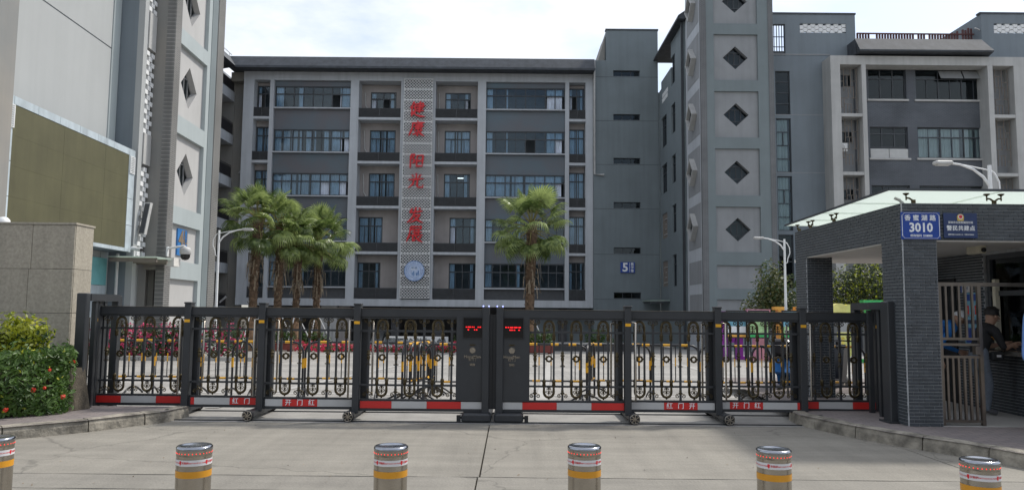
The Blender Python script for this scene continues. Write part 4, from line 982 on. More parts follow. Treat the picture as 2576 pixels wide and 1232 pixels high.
Wn = [((2181, 2276), (178, 254)), ((2300, 2477), (178, 254)), ((2184, 2279), (323, 375)), ((2305, 2482), (323, 400)), ((2190, 2286), (469, 545)), ((2311, 2488), (469, 545))]
hs = []
for (a, c), (t_, b_) in Wn: hs.append((xr(a, 300), xr(c, 300), zr(b_, 2300), zr(t_, 2300)))
rows = [(hs[i][2], hs[i][3]) for i in (0, 3, 4)]
q = MB()
col = sorted([hs[0][0], hs[0][1], hs[1][0], hs[1][1]])
lo = [(zr(400, 2300) if i == 1 else hs[2*i][2], hs[2*i][3]) for i in range(3)]
q.box(wu0-.4, col[0], YR-.35, YR-.05, gR, zfb); vstrip(q, col[0], col[1], lo, gR, zfb, YR-.35, .3); q.box(col[1], col[2], YR-.35, YR-.05, gR, zfb); vstrip(q, col[2], col[3], [(h[2], h[3]) for h in hs[1::2]], gR, zfb, YR-.35, .3); q.box(col[3], wu1+.3, YR-.35, YR-.05, gR, zfb)
part('brick_wall', RBd, q, M['brickrear'])
for i, (u0, u1, z0_, z1_) in enumerate(hs):
    a, c = (col[0], col[1]) if i % 2 == 0 else (col[2], col[3])
    cur = (M['curtain2'], [(.03, .16), (.18, .30), (.36, .50), (.52, .62), (.70, .82), (.86, .98)]) if i == 3 else None
    window(RBd, a, c, z0_, z1_, YR-.2, cols=6 if i % 2 else 3, tcols=3, trans=.32, fw=.08, gm=M['glass'] if i == 3 else M['darkglass'], curt=cur, room=1.0)
    if i != 2: s = MB(); s.box(a-.12, c+.12, YR-.45, YR-.352, z0_-.14, z0_-.01); part('sill', RBd, s, M['offwhite'])
for k in range(2):                                                # tilted-open top lights of the big upper window
    u0 = col[2]+(col[3]-col[2])*(.335+.335*k); u1 = u0+(col[3]-col[2])*.315; z1_ = hs[1][3]-.1
    p = MB(); p.hexa([(u0, YR-.24, z1_), (u1, YR-.24, z1_), (u1, YR-.28, z1_), (u0, YR-.28, z1_), (u0, YR-.56, z1_-.62), (u1, YR-.56, z1_-.62), (u1, YR-.60, z1_-.62), (u0, YR-.60, z1_-.62)]); part('open_sash', RBd, p, M['panelgrey'])
z0_, z1_ = zr(400, 2230), zr(377, 2230)
for k in range(2):
    u0 = col[0]+(col[1]-col[0])*k/2+.03; u1 = u0+(col[1]-col[0])/2-.06; p = MB(); p.box(u0, u1, YR-.3, YR-.27, z0_, z1_)
    for i in range(8): z = z0_+(z1_-z0_)*(i+.5)/8; p.hexa([(u0, YR-.38, z-.03), (u1, YR-.38, z-.03), (u1, YR-.3, z), (u0, YR-.3, z), (u0, YR-.38, z-.01), (u1, YR-.38, z-.01), (u1, YR-.3, z+.02), (u0, YR-.3, z+.02)])
    part('louver_panel', RBd, p, M['whitepaint'])
s = MB(); s.box(col[0]-.1, col[1]+.12, YR-.45, YR-.352, z0_-.14, z0_-.01); part('sill', RBd, s, M['offwhite'])
# tiled awning roof and the red-brown pergola rail above it
a0, a1 = xr(2152, 100), xr(2500, 110)
q = MB(); zt1, zt0 = zr(97, 2300, YF), zr(129, 2300, YF-.6)
q.hexa([(xr(2164, 128, YF-.6), YF-.6, zt0), (xr(2500, 128, YF-.6), YF-.6, zt0), (a1-.4, YR+1.4, zt0+.02), (a0+.1, YR+1.4, zt0+.02), (xr(2163, 125, YF-.6), YF-.62, zt0+.10), (xr(2501, 125, YF-.6), YF-.62, zt0+.10), (xr(2472, 97, YF), YF+.12, zt1), (xr(2152, 97, YF), YF+.12, zt1)]); q.box(xr(2152, 97, YF)+.05, xr(2472, 97, YF)-.05, YF+.121, YR+1.2, zt0+.03, zt1-.02); part('awning_roof', RBd, q, M['darkroof'])
YP = YR+.9; px0, px1 = W(2156, 90, YP).x, W(2470, 80, YP).x; pz0, pz1 = zr(100, 2300, YP), zr(84, 2300, YP)
r2 = random.Random(3); n = int((px1-px0)/.20)
for i in range(n):
    x = px0+(px1-px0)*i/n; f = max(0, (x-W(2385, 80, YP).x)/(px1-W(2385, 80, YP).x))
    if r2.random() < .12: continue
    q = MB(); q.box(x, x+.10, YP, YP+.12, pz0, pz1-.10*(i % 2)+f*.72); part('pergola_slat', RBd, q, M['rust'])
q = MB(); q.box(px0, px1, YP-.06, YP-.002, pz1-.12, pz1-.02); part('pergola_rail', RBd, q, M['rust'])
q = MB(); u = xr(2466, 70); q.tube([(u, YR+.1, zr(72)), (u-.5, YR-.2, zr(71))], .05, 6); part('floodlight', RBd, q, M['pipe'])
# ================================================================== SLIDING GATE
def gx(px, Y, py=900): return W(px, py, Y).x
Z_TOP, Z_RB, Z_UM, Z_LM, Z_BT, Z_ST1, Z_ST0, Z_BB = 1.505, 1.392, 1.203, .474, .385, .262, .168, .13
Z_BT = .29
# ornament meshes, shared by all sections
def spiral(b, c, r0, turns, a0, sgn, r=.0055, n=9):
    pts = []
    for i in range(n):
        t = i/(n-1); a = a0+sgn*turns*2*math.pi*t; rr = r0*(1-.8*t); pts.append((c[0]+rr*math.cos(a), 0, c[1]+rr*math.sin(a)))
    b.tube(pts, r, 4)
GB = .066
b = MB(); arc = [(GB*math.cos(math.pi*i/10), 0, .085+(GB+.02)*math.sin(math.pi*i/10)) for i in range(11)]
b.tube([(GB, 0, 0)]+arc+[(-GB, 0, 0)], [.014]+[.019]*11+[.014], 6); b.tube([(0, 0, .165), (0, 0, .215)], [.017, .008], 6)
for s_ in (-1, 1): spiral(b, (s_*.028, .095), .03, 1.2, R(90), s_); spiral(b, (s_*.022, .045), .022, 1.1, R(-90), -s_); b.tube([(s_*GB, 0, -.02), (s_*GB, 0, .03)], .020, 6)
b.tube([(0, 0, .02), (0, 0, .13)], .006, 4)
ARCH_T = meshof(b, 'top_arch', M['bronze'])
b = MB(); arc = [(GB*math.cos(math.pi*i/10), 0, -.085-(GB+.005)*math.sin(math.pi*i/10)) for i in range(11)]
b.tube([(GB, 0, 0)]+arc+[(-GB, 0, 0)], [.014]+[.018]*11+[.014], 6); b.tube([(0, 0, -.15), (0, 0, -.185)], [.016, .011], 6)
for s_ in (-1, 1): spiral(b, (s_*.028, -.085), .027, 1.2, R(-90), -s_); spiral(b, (s_*.02, -.04), .018, 1.1, R(90), s_); b.tube([(s_*GB, 0, -.02), (s_*GB, 0, .02)], .019, 6)
b.tube([(0, 0, -.13), (0, 0, -.02)], .006, 4)
ARCH_B = meshof(b, 'lower_arch', M['bronze'])
b = MB(Matrix.Rotation(R(90), 4, 'X')); n = 24
oc = [.046+(.006 if i % 3 == 0 else 0) for i in range(n)]
vs = []; 
for z in (-.014, .014):
    for i in range(n): a = 2*math.pi*i/n; vs.append((oc[i]*math.cos(a), oc[i]*math.sin(a), z))
    for i in range(n): a = 2*math.pi*i/n; vs.append((.023*math.cos(a), .023*math.sin(a), z))
fs = []
for i in range(n):
    j = (i+1) % n; fs += [(i, n+i, n+j, j), (2*n+i, 2*n+j, 3*n+j, 3*n+i), (i, j, 2*n+j, 2*n+i), (n+i, 3*n+i, 3*n+j, n+j)]
b.faces(vs, fs); b.box(-GB-.012, -.04, -.012, .012, -.012, .012); b.box(.04, GB+.012, -.012, .012, -.012, .012)
RING = meshof(b, 'ring_ornament', M['bronze'])
b = MB(); b.lathe([(.012, .0), (.016, .02), (.013, .03), (.030, .045), (.031, .055), (.019, .065), (.024, .095), (.022, .12), (.014, .155), (.018, .165), (.012, .18)][::1], (0, 0, 0), 8)
b2 = MB(); b2.lathe([(.012, .0), (.021, .012), (.014, .03), (.017, .06), (.024, .095), (.022, .118), (.016, .130), (.033, .140), (.031, .150), (.018, .158), (.024, .178), (.017, .198), (.011, .21)], (0, 0, -.10), 8)
for s_ in (-1, 1): spiral(b2, (s_*.026, -.095), .012, .8, R(0) if s_ < 0 else R(180), s_, .005, 6)
BAL = meshof(b2, 'baluster', M['bronze'])
b = MB(); 
for s_ in (-1, 1): spiral(b, (s_*.042, .0), .03, 1.3, R(-110) if s_ > 0 else R(-70), s_, .0065, 11); b.tube([(s_*.012, 0, -.05), (s_*.03, 0, -.03)], .006, 4)
b.lathe([(.013, -.09), (.020, -.075), (.016, -.05), (.021, -.03), (.013, .0)], (0, 0, 0), 6)
SC_T = meshof(b, 'scroll_ornament', M['bronze'])
b = MB(); b.lathe([(.014, -.05), (.026, -.035), (.021, 0), (.028, .02), (.022, .04), (.014, .05)], (0, 0, 0), 8); COLLAR = meshof(b, 'collar', M['bronze'])
b = MB(); b.box(-.0145, .0145, -.0145, .0145, Z_BT, Z_RB-.02); BAR = meshof(b, 'bar', M['gate'])
b = MB(); b.box(-.013, .013, -.013, .013, Z_LM-.02, Z_UM+.02); SBAR = meshof(b, 'bar', M['gate'])
# wheel carriage
def wheel_meshes():
    q = MB(Matrix.Rotation(R(90), 4, 'X')); q.lathe([(.035, -.03), (.068, -.028), (.075, -.018), (.075, .018), (.068, .028), (.035, .03)], n=18)
    tyre = meshof(q, 'tyre', M['gatedark'])
    q = MB(Matrix.Rotation(R(90), 4, 'X'))
    for i in range(7):
        a = 2*math.pi*i/7; q.bar((.012*math.cos(a), .012*math.sin(a), .035), (.058*math.cos(a+.5), .058*math.sin(a+.5), .033), .012, .008)
    q.lathe([(.012, .03), (.012, .04)], n=8); q.lathe([(.058, .02), (.064, .02), (.064, .036), (.058, .036), (.058, .02)], n=18, cap=False)
    return tyre, meshof(q, 'rim', M['steel'])
TYRE, RIM = wheel_meshes()
def carriage(par, x):
    q = MB(); q.cbox(x-.065, x+.065, 10.22, 11.26, .045, .125, .012); c = part('wheel_carriage', par, q, M['gate'])
    for y in (10.20, 11.20):
        wq = part('wheel', c, TYRE, None, loc=(x, y, .077)); OFF[wq] = Vector((x, y, .077)); part('rim', wq, RIM, None, loc=(x, y, .077))
def section(side, k, px_post, px_end, Y, arches, singles, boards, label, motor=None, end=False):
    """one leaf of the telescoping gate: its front post at px_post, reaching to px_end"""
    xa, xb_ = sorted((gx(px_post, Y), gx(px_end, Y))); xp = gx(px_post, Y)
    t = base(thing('gate_section', label, 'gate section', group='sliding gate sections across the entrance'), ((xa+xb_)/2, Y, 0))
    inner = 1 if side == 'L' else -1               # direction from the post along the leaf (towards the middle of the gate)
    q = MB(); q.cbox(xa, xb_, Y-.045, Y+.045, Z_RB, Z_TOP, .006); q.box(xa+.01, xb_-.01, Y-.03, Y+.03, Z_RB-.022, Z_RB-.001); part('top_rail', t, q, M['gate'])
    q = MB(); q.box(xa, xb_, Y-.05, Y+.05, Z_TOP+.001, Z_TOP+.006); part('rail_cover', t, q, M['steel'])
    for z, h in ((Z_UM, .028), (Z_LM, .026), (Z_BT-.013, .024)):
        q = MB(); q.box(xa+.02, xb_-.02, Y-.016, Y+.016, z-h/2, z+h/2); part('rail', t, q, M['gate'])
    q = MB(); q.box(xa, xb_, Y-.035, Y+.035, Z_BB, Z_BT-.026); part('bottom_rail', t, q, M['gate'])
    # front post with cap, sticker and wheel carriage
    if not motor or True:
        q = MB(); q.cbox(xp-.045, xp+.045, Y-.085, Y+.05, .10, 1.55, .006); q.cbox(xp-.052, xp+.052, Y-.092, Y+.057, 1.55, 1.575, .005); p = part('post', t, q, M['gate'])
        q = MB(); q.box(xp-.038, xp+.038, Y-.089, Y-.085, 1.295, 1.335); s = part('sticker', p, q, M['yellow'])
        carriage(t, xp-inner*.06)
        q = MB(); hx = xp-inner*.105; q.tube([(hx+inner*.055, Y-.02, 1.345), (hx, Y-.05, 1.345), (hx, Y-.05, .30), (hx+inner*.055, Y-.02, .30)], .014, 8); part('handle_bar', t, q, M['steel'])
    if not motor:                                # trailing end behind the next leaf: wide dark post and second handle bar
        xe = gx(px_end, Y); q = MB(); q.box(xe-.055, xe+.055, Y-.03, Y+.05, .12, Z_TOP-.005); part('rear_post', t, q, M['gate'])
        q = MB(); hx = xe+inner*.10; q.tube([(xe+inner*.05, Y+.03, 1.33), (hx, Y+.03, 1.33), (hx, Y+.03, .33), (xe+inner*.05, Y+.03, .33)], .014, 8); part('handle_bar', t, q, M['steel'])
    for px in singles:
        x = gx(px, Y); part('bar', t, BAR, None, loc=(x, Y, 0)); part('baluster', t, BAL, None, loc=(x, Y, .845)); part('scroll_ornament', t, SC_T, None, loc=(x, Y, 1.345))
        o = part('scroll_ornament', t, SC_T, None, loc=(x, Y, .345)); o.scale = (1, 1, -1)
    for px in arches:
        x = gx(px, Y)
        for s_ in (-1, 1):
            part('bar', t, SBAR, None, loc=(x+s_*GB, Y, 0)); part('collar', t, COLLAR, None, loc=(x+s_*GB, Y, 1.14)); part('collar', t, COLLAR, None, loc=(x+s_*GB, Y, .52))
        part('top_arch', t, ARCH_T, None, loc=(x, Y, Z_UM-.015)); part('lower_arch', t, ARCH_B, None, loc=(x, Y, Z_LM+.01)); part('ring_ornament', t, RING, None, loc=(x, Y, .845))
    for (a, c, col, tx) in boards:
        x0_, x1_ = gx(a, Y, 1012), gx(c, Y, 1012); q = MB(); q.box(x0_+.001, x1_-.001, Y-.041, Y-.036, Z_ST0, Z_ST1)
        bo = part('warning_board', t, q, M['redsticker' if col == 'r' else 'greysticker'], label='red warning board' if col == 'r' else 'grey warning board')
        n = len(tx)
        for i, ch in enumerate(tx):
            txt('lettering', bo, ch, .088, M['white'], (x0_+(x1_-x0_)*(i+.5)/3, Y-.043, (Z_ST0+Z_ST1)/2), ex=.001, bold=.014)
    return t
SG = section('L', 4, 899, 1222, 10.40, (961.5, 1031.5, 1101), (927, 996.5, 1066, 1136), [(899+8, 986, 'r', ''), (986, 1074, 'w', ''), (1074, 1160, 'r', ''), (1160, 1213, 'w', '')], 'gate section with the drive box just left of the gate middle gap', motor=True)
SH = section('R', 4, 1578, 1257, 10.40, (1381, 1449.6, 1517.7), (1346, 1415, 1483, 1552), [(1262, 1314, 'w', ''), (1314, 1400, 'r', ''), (1400, 1487, 'w', ''), (1487, 1569, 'r', '')], 'gate section with the drive box just right of the gate middle gap', motor=True)
section('L', 3, 660, 918, 10.52, (719, 789, 858), (684, 754, 824), [(669, 712.5, 'w', ''), (712.5, 800, 'r', '开门红'), (800, 890, 'w', '')], 'gate section reading three characters on one red board between grey boards, left half')
section('L', 2, 473, 678, 10.64, (538, 608), (501, 573, 643), [(482, 491, 'r', ''), (491, 580, 'w', ''), (580, 667, 'r', '红门开')], 'gate section whose red board lettering is cut off by the next post, left half')
section('L', 1, 243, 490, 10.76, (302, 373, 444), (267, 337, 409), [(235, 307, 'r', ''), (307, 395, 'w', ''), (395, 464, 'r', '')], 'leftmost gate section beside the stone pier, boards without lettering', end=True)
section('R', 3, 1804, 1556, 10.52, (1609, 1676, 1745), (1643, 1711, 1779), [(1587, 1669, 'w', ''), (1669, 1753, 'r', '红门开'), (1753, 1796, 'w', '')], 'gate section reading three characters next to the right drive section')
section('R', 2, 2017, 1786, 10.64, (1826, 1894, 1958), (1858, 1927, 1990), [(1813, 1834, 'w', ''), (1834, 1917, 'r', '开门红'), (1917, 2003, 'w', ''), (2003, 2010, 'r', '')], 'gate section with lettered red board in front of the pink and orange letters')
section('R', 1, 2204, 2000, 10.76, (2078, 2147), (2048, 2112.5, 2180), [(2026, 2057, 'r', ''), (2057, 2142, 'w', ''), (2142, 2209, 'r', '')], 'rightmost gate section beside the guard house, boards without lettering', end=True)
# drive boxes on the two inner sections
def drive(t, pa, pb, pw0, pw1, inner):
    Y = 10.40; xa, xb_ = gx(pa, Y), gx(pb, Y)
    q = MB(); q.cbox(xa, xb_, Y-.055, Y+.055, .27, 1.397, .006); bx = part('drive_panel', t, q, M['gate'])
    xe = xb_ if inner > 0 else xa
    q = MB(); q.cbox(xe-.048, xe+.048, Y-.09, Y+.06, .10, 1.545, .008); part('end_post', t, q, M['gate'])
    q = MB(); q.box(xe+inner*.049, xe+inner*.098, Y-.05, Y+.05, .17, 1.44); part('rubber_bumper', t, q, M['gatedark'])
    for s_, m_ in ((-1, 'ledblue'), (1, 'ledblue')):
        q = MB(); q.sphere((xe+s_*.038, Y-.06, 1.552), .009, 6); part('status_light', t, q, M[m_])
    w0, w1 = gx(pw0, Y), gx(pw1, Y)
    q = MB(); q.box(w0, w1, Y-.060, Y-.0555, 1.125, 1.39); sc = part('display', t, q, M['screen'])
    q = MB(); q.box(w0-.012, w0, Y-.068, Y-.056, 1.113, 1.402); q.box(w1, w1+.012, Y-.068, Y-.056, 1.113, 1.402); q.box(w0, w1, Y-.068, Y-.056, 1.113, 1.125); q.box(w0, w1, Y-.068, Y-.056, 1.39, 1.402); part('display_frame', t, q, M['gatedark'])
    q = MB(); r_ = random.Random(4 if inner > 0 else 9); u = w0+.05
    for row, z in enumerate((1.268, 1.232)):
        u = w0+.03
        while u < w1-.04:
            l = r_.choice((.012, .02, .045)); 
            if r_.random() < .72: q.box(u, min(u+l, w1-.03), Y-.0635, Y-.0605, z-.007, z+.007)
            u += l+.012
    part('led_text', sc, q, M['led'])
    xc = gx(1189 if inner > 0 else 1287.5, Y)
    q = MB(); n = 24; ol = []
    for i in range(n*2): a = 2*math.pi*i/(n*2); rr = .045 if (i//2) % 2 == 0 else .036; ol.append((xc+rr*math.cos(a), .955+rr*math.sin(a)))
    q.prism(ol, Y-.062, Y-.056); part('gear_emblem', t, q, M['steel'])
    q = MB(); q.box(xc-.04, xc+.04, Y-.060, Y-.056, 1.018, 1.036); part('nameplate', t, q, M['bronze'])
    txt('lettering', t, 'HongMen', .058, M['steel'], (xc, Y-.059, .868), ex=.002); txt('lettering', t, '红 门', .045, M['steel'], (xc, Y-.059, .828), ex=.002); txt('lettering', t, '钢韵', .038, M['steel'], (xc, Y-.059, .76), ex=.002)
    a, c = (gx(1163, Y, 1040), gx(1236, Y, 1040)) if inner > 0 else (gx(1243, Y, 1040), gx(1316, Y, 1040))
    q = MB(); q.cbox(a, c, Y-.20, Y+.95, .012, .125, .022); bb = part('drive_base', t, q, M['gate'])
    f = a if inner > 0 else c
    q = MB(); q.bar((f-inner*.04, Y-.16, .02), (f-inner*.04, Y-.16, .10), .05); q.bar((f-inner*.04, Y-.15, .07), (f, Y-.15, .07), .03); part('bracket', t, q, M['gatedark'])
drive(SG, 1148, 1222, 1166, 1215, 1); drive(SH, 1257, 1332, 1265, 1315, -1)
# portal posts at both ends
def portal(label, pts, wpost, zt_, base_z, dp=.10):
    (xf, yf), (xk, yk) = pts
    t = base(thing('gate_portal', label, 'gate post frame'), (xf, yf, base_z))
    d = Vector((xk-xf, yk-yf, 0)).normalized(); 
    q = MB(); q.cbox(xf-wpost/2, xf+wpost/2, yf-dp, yf+dp, base_z, zt_, .01); part('front_post', t, q, M['gate'])
    q = MB(); q.cbox(xk-.05, xk+.05, yk-.06, yk+.06, base_z*.0, zt_-.02, .008); part('rear_post', t, q, M['gate'])
    q = MB(); q.bar((xf, yf+.1, zt_-.055), (xk, yk, zt_-.055), .10, .10); p = part('top_beam', t, q, M['gate'])
    q = MB(); m = Vector((xf, yf, 0))*.5+Vector((xk, yk, 0))*.5; q.box(m.x-.055, m.x-.052, m.y-.03, m.y+.03, zt_-.09, zt_-.04); part('roller_plate', t, q, M['steel'])
    q = MB(); q.box(xf-wpost/2-.04, xf+wpost/2+.04, yf-.14, yf+.14, base_z, base_z+.02); part('base_plate', t, q, M['gate'])
    for k in (.33, .6):
        q = MB(); v = Vector((xf, yf, 0)).lerp(Vector((xk, yk, 0)), k); q.box(v.x-.03, v.x+.03, v.y-.03, v.y+.03, .02, zt_-.11); part('guide_post', t, q, M['gate'])
portal('dark gate post frame standing against the granite pier on the left', ((gx(202, 10.25), 10.25), (gx(287, 11.2), 11.2)), .14, 1.68, .142, .05)
portal('dark gate post frame standing against the brick guard house pillar', ((gx(2251, 9.66), 9.66), (5.06, 11.15)), .24, 1.655, .142)

# ================================================================== GRANITE PIER on the left
GPX, GPY = -6.40, 11.02
gp = base(thing('granite_pier', 'tall granite-clad pier behind the hedge at the left end of the gate', 'pier'), (GPX-2, GPY, 0))
q = MB(); q.box(-12, GPX-.02, GPY+.02, GPY+.46, 0, 2.66); part('core', gp, q, M['mortar'])
zs_ = [0, .42, 1.40, 2.03, 2.69]; xs_ = [GPX, GPX-.62, GPX-1.60, GPX-2.6, GPX-3.6]
zs_ = [0, .40, 1.40, 2.04, 2.69]
for i in range(len(zs_)-1):
    sh = 0 if i % 2 else .03
    for j in range(4):
        a, c = xs_[j+1]-sh*(j < 3), xs_[j]-(sh if j else 0)
        q = MB(); q.cbox(a+.0025, c-.0025, GPY-.008, GPY+.019, zs_[i]+.0025, zs_[i+1]-.0025, .003); part('granite_slab', gp, q, M['granite'])
    q = MB(); q.cbox(GPX-.019, GPX+.006, GPY+.012, GPY+.475, zs_[i]+.0025, zs_[i+1]-.0025, .003); part('granite_slab', gp, q, M['granite'])
q = MB(); q.box(-12, GPX+.02, GPY-.02, GPY+.49, 2.691, 2.72); part('coping', gp, q, M['granite'])
dc = thing('wall_lamp', 'small white dome camera on top of the granite pier at the left edge', 'security camera', (W(8, 570, 11.2).x, 11.2, 2.72)) 
q = MB(); q.lathe([(.09, 0), (.085, .05), (.05, .09), (.005, .10)], n=12); part('dome', dc, q, M['whitepaint'])
dc.name = 'dome_camera'

# ================================================================== GUARD HOUSE (corner at x 4.84, y 9.32)
GX, GY, GZ0 = 4.84, 9.32, .142
GT, GB_ = 2.87, 2.41
XI = 6.86
gh = base(thing('guard_house', 'dark brick guard house with an open porch and a frosted glass roof', 'guard house'), (GX+1, GY+1.5, GZ0))
XE = 9.5
q = MB()
q.box(GX, GX+.42, GY, GY+.52, GZ0, GB_); q.box(GX, GX+.42, GY+3.06, GY+3.52, GZ0, GB_)          # front and rear pillar
q.box(GX, XE, GY, GY+.34, GB_, GT); q.box(GX, GX+.34, GY+.34, GY+3.52, GB_, GT)                   # fascia beams
part('pillar_core', gh, q, M['mortar'])
q = MB(); q.box(XI+.01, XI+.3, GY-1.2, GY+3.3, GZ0, 1.0); q.box(XI+.01, XI+.3, GY+1.66, GY+3.3, 1.0, GB_-.001); q.box(XI+.01, XI+.3, GY-1.2, GY+1.66, 2.36, GB_-.001); part('room_wall', gh, q, M['mortar'])
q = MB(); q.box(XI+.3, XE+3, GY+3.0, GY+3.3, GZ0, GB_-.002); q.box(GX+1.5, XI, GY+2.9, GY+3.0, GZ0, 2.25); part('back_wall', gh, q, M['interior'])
q = MB(); q.box(GX+.343, XE+3, GY+.343, GY+4.5, GB_+.0, GB_+.06); part('ceiling', gh, q, M['soffit'])
q = MB(); q.box(GX+.01, GX+.33, GY+.53, GY+3.05, GB_-.012, GB_-.001); q.box(GX+.43, XE, GY+.01, GY+.33, GB_-.012, GB_-.001); part('soffit', gh, q, M['soffit'])
q = MB(); q.box(GX+.42, XI+.8, GY-.0, GY+3.6, GZ0, GZ0+.006); part('porch_floor', gh, q, M['bandstone'])
# bricks: the 300 that show largest are objects, the rest stay joined
BW_, BH_, JT = .125, .0415, .0092
br = MB(); br.box(-(BW_-JT)/2, (BW_-JT)/2, -.006, .004, -(BH_-JT)/2, (BH_-JT)/2); BRK = meshof(br, 'brick', M['brick'])
brh = MB(); brh.box(-(BW_/2-JT)/2, (BW_/2-JT)/2, -.006, .004, -(BH_-JT)/2, (BH_-JT)/2); BRKH = meshof(brh, 'brick', M['brick'])
rest = MB(); nb = [0]
rb_ = random.Random(8)
def bricks(T, u0, u1, z0, z1, single, step=True):
    n = round((z1-z0)/BH_); h = (z1-z0)/n
    for r_ in range(n):
        z = z0+(r_+.5)*h; u = u0-(BW_/2 if r_ % 2 else 0)
        while u < u1-.02:
            a, c = max(u, u0), min(u+BW_, u1)
            if c-a > .03:
                w_ = c-a; d = rb_.uniform(-.0015, .0015); pos = T @ Vector(((a+c)/2, d, z))
                full = abs(w_-BW_) < .004; half = abs(w_-BW_/2) < .012
                if single and nb[0] < 300 and (full or half):
                    part('brick', gh, BRK if full else BRKH, None, loc=pos); nb[0] += 1
                else:
                    rest.T = T; rest.box(a+JT/2, c-JT/2, -.006+d, .004+d, z-(BH_-JT)/2, z+(BH_-JT)/2)
            u += BW_
TF = Matrix.Translation((0, GY-.004, 0))
bricks(TF, GX+.004, GX+1.55, GB_+.0, GT, True); bricks(TF, GX+.004, GX+.416, GZ0, GB_, True)
TLx = Matrix.Translation((GX-.004, 0, 0)) @ TXM
bricks(TLx, -GY-3.52, -GY, GB_, GT, False); bricks(TLx, -GY-.52, -GY, GZ0, GB_, False); bricks(TLx, -GY-3.52, -GY-3.06, GZ0, GB_, False)
bricks(Matrix.Translation((0, GY+3.056, 0)), GX+.004, GX+.416, GZ0, GB_, False)
TW_ = Matrix.Translation((XI+.006, 0, 0)) @ TXM
bricks(TW_, -GY-3.0, -GY-1.66, GZ0, GB_-.01, False); bricks(TW_, -GY-1.66, -GY+.6, GZ0, .98, False)
bricks(TF, GX+1.55, XE, GB_, GT, False)
part('brick', gh, rest, M['brick'], kind='stuff', label='remaining slate bricks of the walls')
for p, e in (((GX, GY-.004), 0),):
    q = MB(); q.box(GX-.008, GX+.004, GY-.010, GY+.002, GZ0, GT); part('corner_strip', gh, q, M['mortar'])
# big window of the guard room with sill counter
window(gh, -GY-1.64, -GY+1.2, 1.02, 2.36, XI+.04, T=TXM, extra_rows=[(1.02, 1.80, 2), (1.80, 2.36, 2)], fw=.07, gm=M['darkglass'], room=2.0)
q = MB(); q.box(XI-.0, XI+.06, GY+1.40, GY+1.47, 1.02, 2.0); part('window_post', gh, q, M['creamcam'])
q = MB(); q.cbox(XI-.24, XI+.05, GY-1.2, GY+1.66, .955, 1.018, .006); part('counter', gh, q, M['steel'])
q = MB(); q.box(XI-.02, XI+.0, GY+2.35, GY+2.9, GZ0, 2.05); part('door', gh, q, M['gatedark'])
# frosted glass roof sheets with spider fittings
gz_ = 3.005
def sheet(pts):
    q = MB(); q.faces([(x, y, gz_) for x, y in pts]+[(x, y, gz_+.014) for x, y in pts], [tuple(range(len(pts)-1, -1, -1)), tuple(range(len(pts), 2*len(pts)))]+[(i, (i+1) % len(pts), (i+1) % len(pts)+len(pts), i+len(pts)) for i in range(len(pts))]); q.mi[1] = 0; q.mi[0] = 1; part('glass_sheet', gh, q, [M['canopyglass'], M['clearglass']])
yl = [9.14, 10.35, 11.4, 12.3, 13.1]; xl = lambda y: 4.60+(y-9.14)*.04
for i in range(4):
    a, c = yl[i]+(.006 if i else 0), yl[i+1]-.006
    sheet([(xl(a), a), (6.02, a), (6.02, c), (xl(c), c)])
sheet([(6.035, 9.14), (9.5, 9.14), (9.5, 13.1), (6.035, 13.1)])
q = MB(); q.bar((4.60, 9.135, gz_+.007), (9.5, 9.135, gz_+.007), .012, .03); q.bar((4.597, 9.14, gz_+.007), (xl(13.1)-.003, 13.1, gz_+.007), .012, .03); part('roof_edge_trim', gh, q, M['winframe'])
def spider(x, y, dirv, arms):
    q = MB(); q.tube([(x, y, GT), (x, y, GT+.05)], .028, 8)
    for s_ in arms:
        ex, ey = x+dirv[0]*.09*s_, y+dirv[1]*.09*s_
        q.tube([(x, y, GT+.035), (x+dirv[0]*.05*s_, y+dirv[1]*.05*s_, GT+.07), (ex, ey, GT+.075)], .012, 6); q.tube([(ex, ey, GT+.045), (ex, ey, gz_-.012)], .010, 6); q.lathe([(.012, -.03), (.038, -.012), (.038, -.002)], (ex, ey, gz_), 10)
    part('spider_fitting', gh, q, M['bronze'])
spider(5.02, GY+.05, (1, 0), (-1,)); spider(6.03, GY+.05, (1, 0), (-1, 1))
for y, ar in ((11.4, (-1, 1)), (12.3, (-1, 1)), (12.78, (1,))): spider(GX+.05, y, (0, 1), ar)
q = MB(); q.tube([(4.9, 9.38, GT), (4.86, 9.4, GT+.05), (4.80, 9.4, GT+.075)], .018, 8); part('conduit', gh, q, M['pipe'])
# signs on the fascia
def board(name, label, px0, py0, px1, py1, m, th=.022):
    a, c = W(px0, py0, GY), W(px1, py1, GY); y = GY-.012
    t = base(thing(name, label, 'sign'), ((a.x+c.x)/2, y, c.z)); q = MB(); q.cbox(a.x, c.x, y-th, y, c.z, a.z, .004); part('panel', t, q, m); return t, a.x, c.x, c.z, a.z, y-th
t, xa, xb_, za, zb_, y = board('address_sign', 'bright blue address sign reading 3010 at the corner of the guard house', 2262.5, 534, 2363, 603, M['signblue'])
w_, h_ = xb_-xa, zb_-za; k = .03; i_ = .012
pts = [(xa+i_+k, zb_-i_), (xb_-i_-k, zb_-i_), (xb_-i_, zb_-i_-k), (xb_-i_, za+i_+k), (xb_-i_-k, za+i_), (xa+i_+k, za+i_), (xa+i_, za+i_+k), (xa+i_, zb_-i_-k)]
q = MB()
for j in range(8): p, r_ = pts[j], pts[(j+1) % 8]; q.bar((p[0], y-.001, p[1]), (r_[0], y-.001, r_[1]), .0065, .003)
part('border', t, q, M['white'])
for j, ch in enumerate('香蜜湖路'): txt('lettering', t, ch, .078, M['white'], (xa+w_*(.165+.215*j), y-.001, zb_-h_*.225), ex=.001, bold=.022)
txt('lettering', t, '3010', .155, M['white'], ((xa+xb_)/2+.0, y-.001, za+h_*.42), ex=.001, bold=.03, sx=.95)
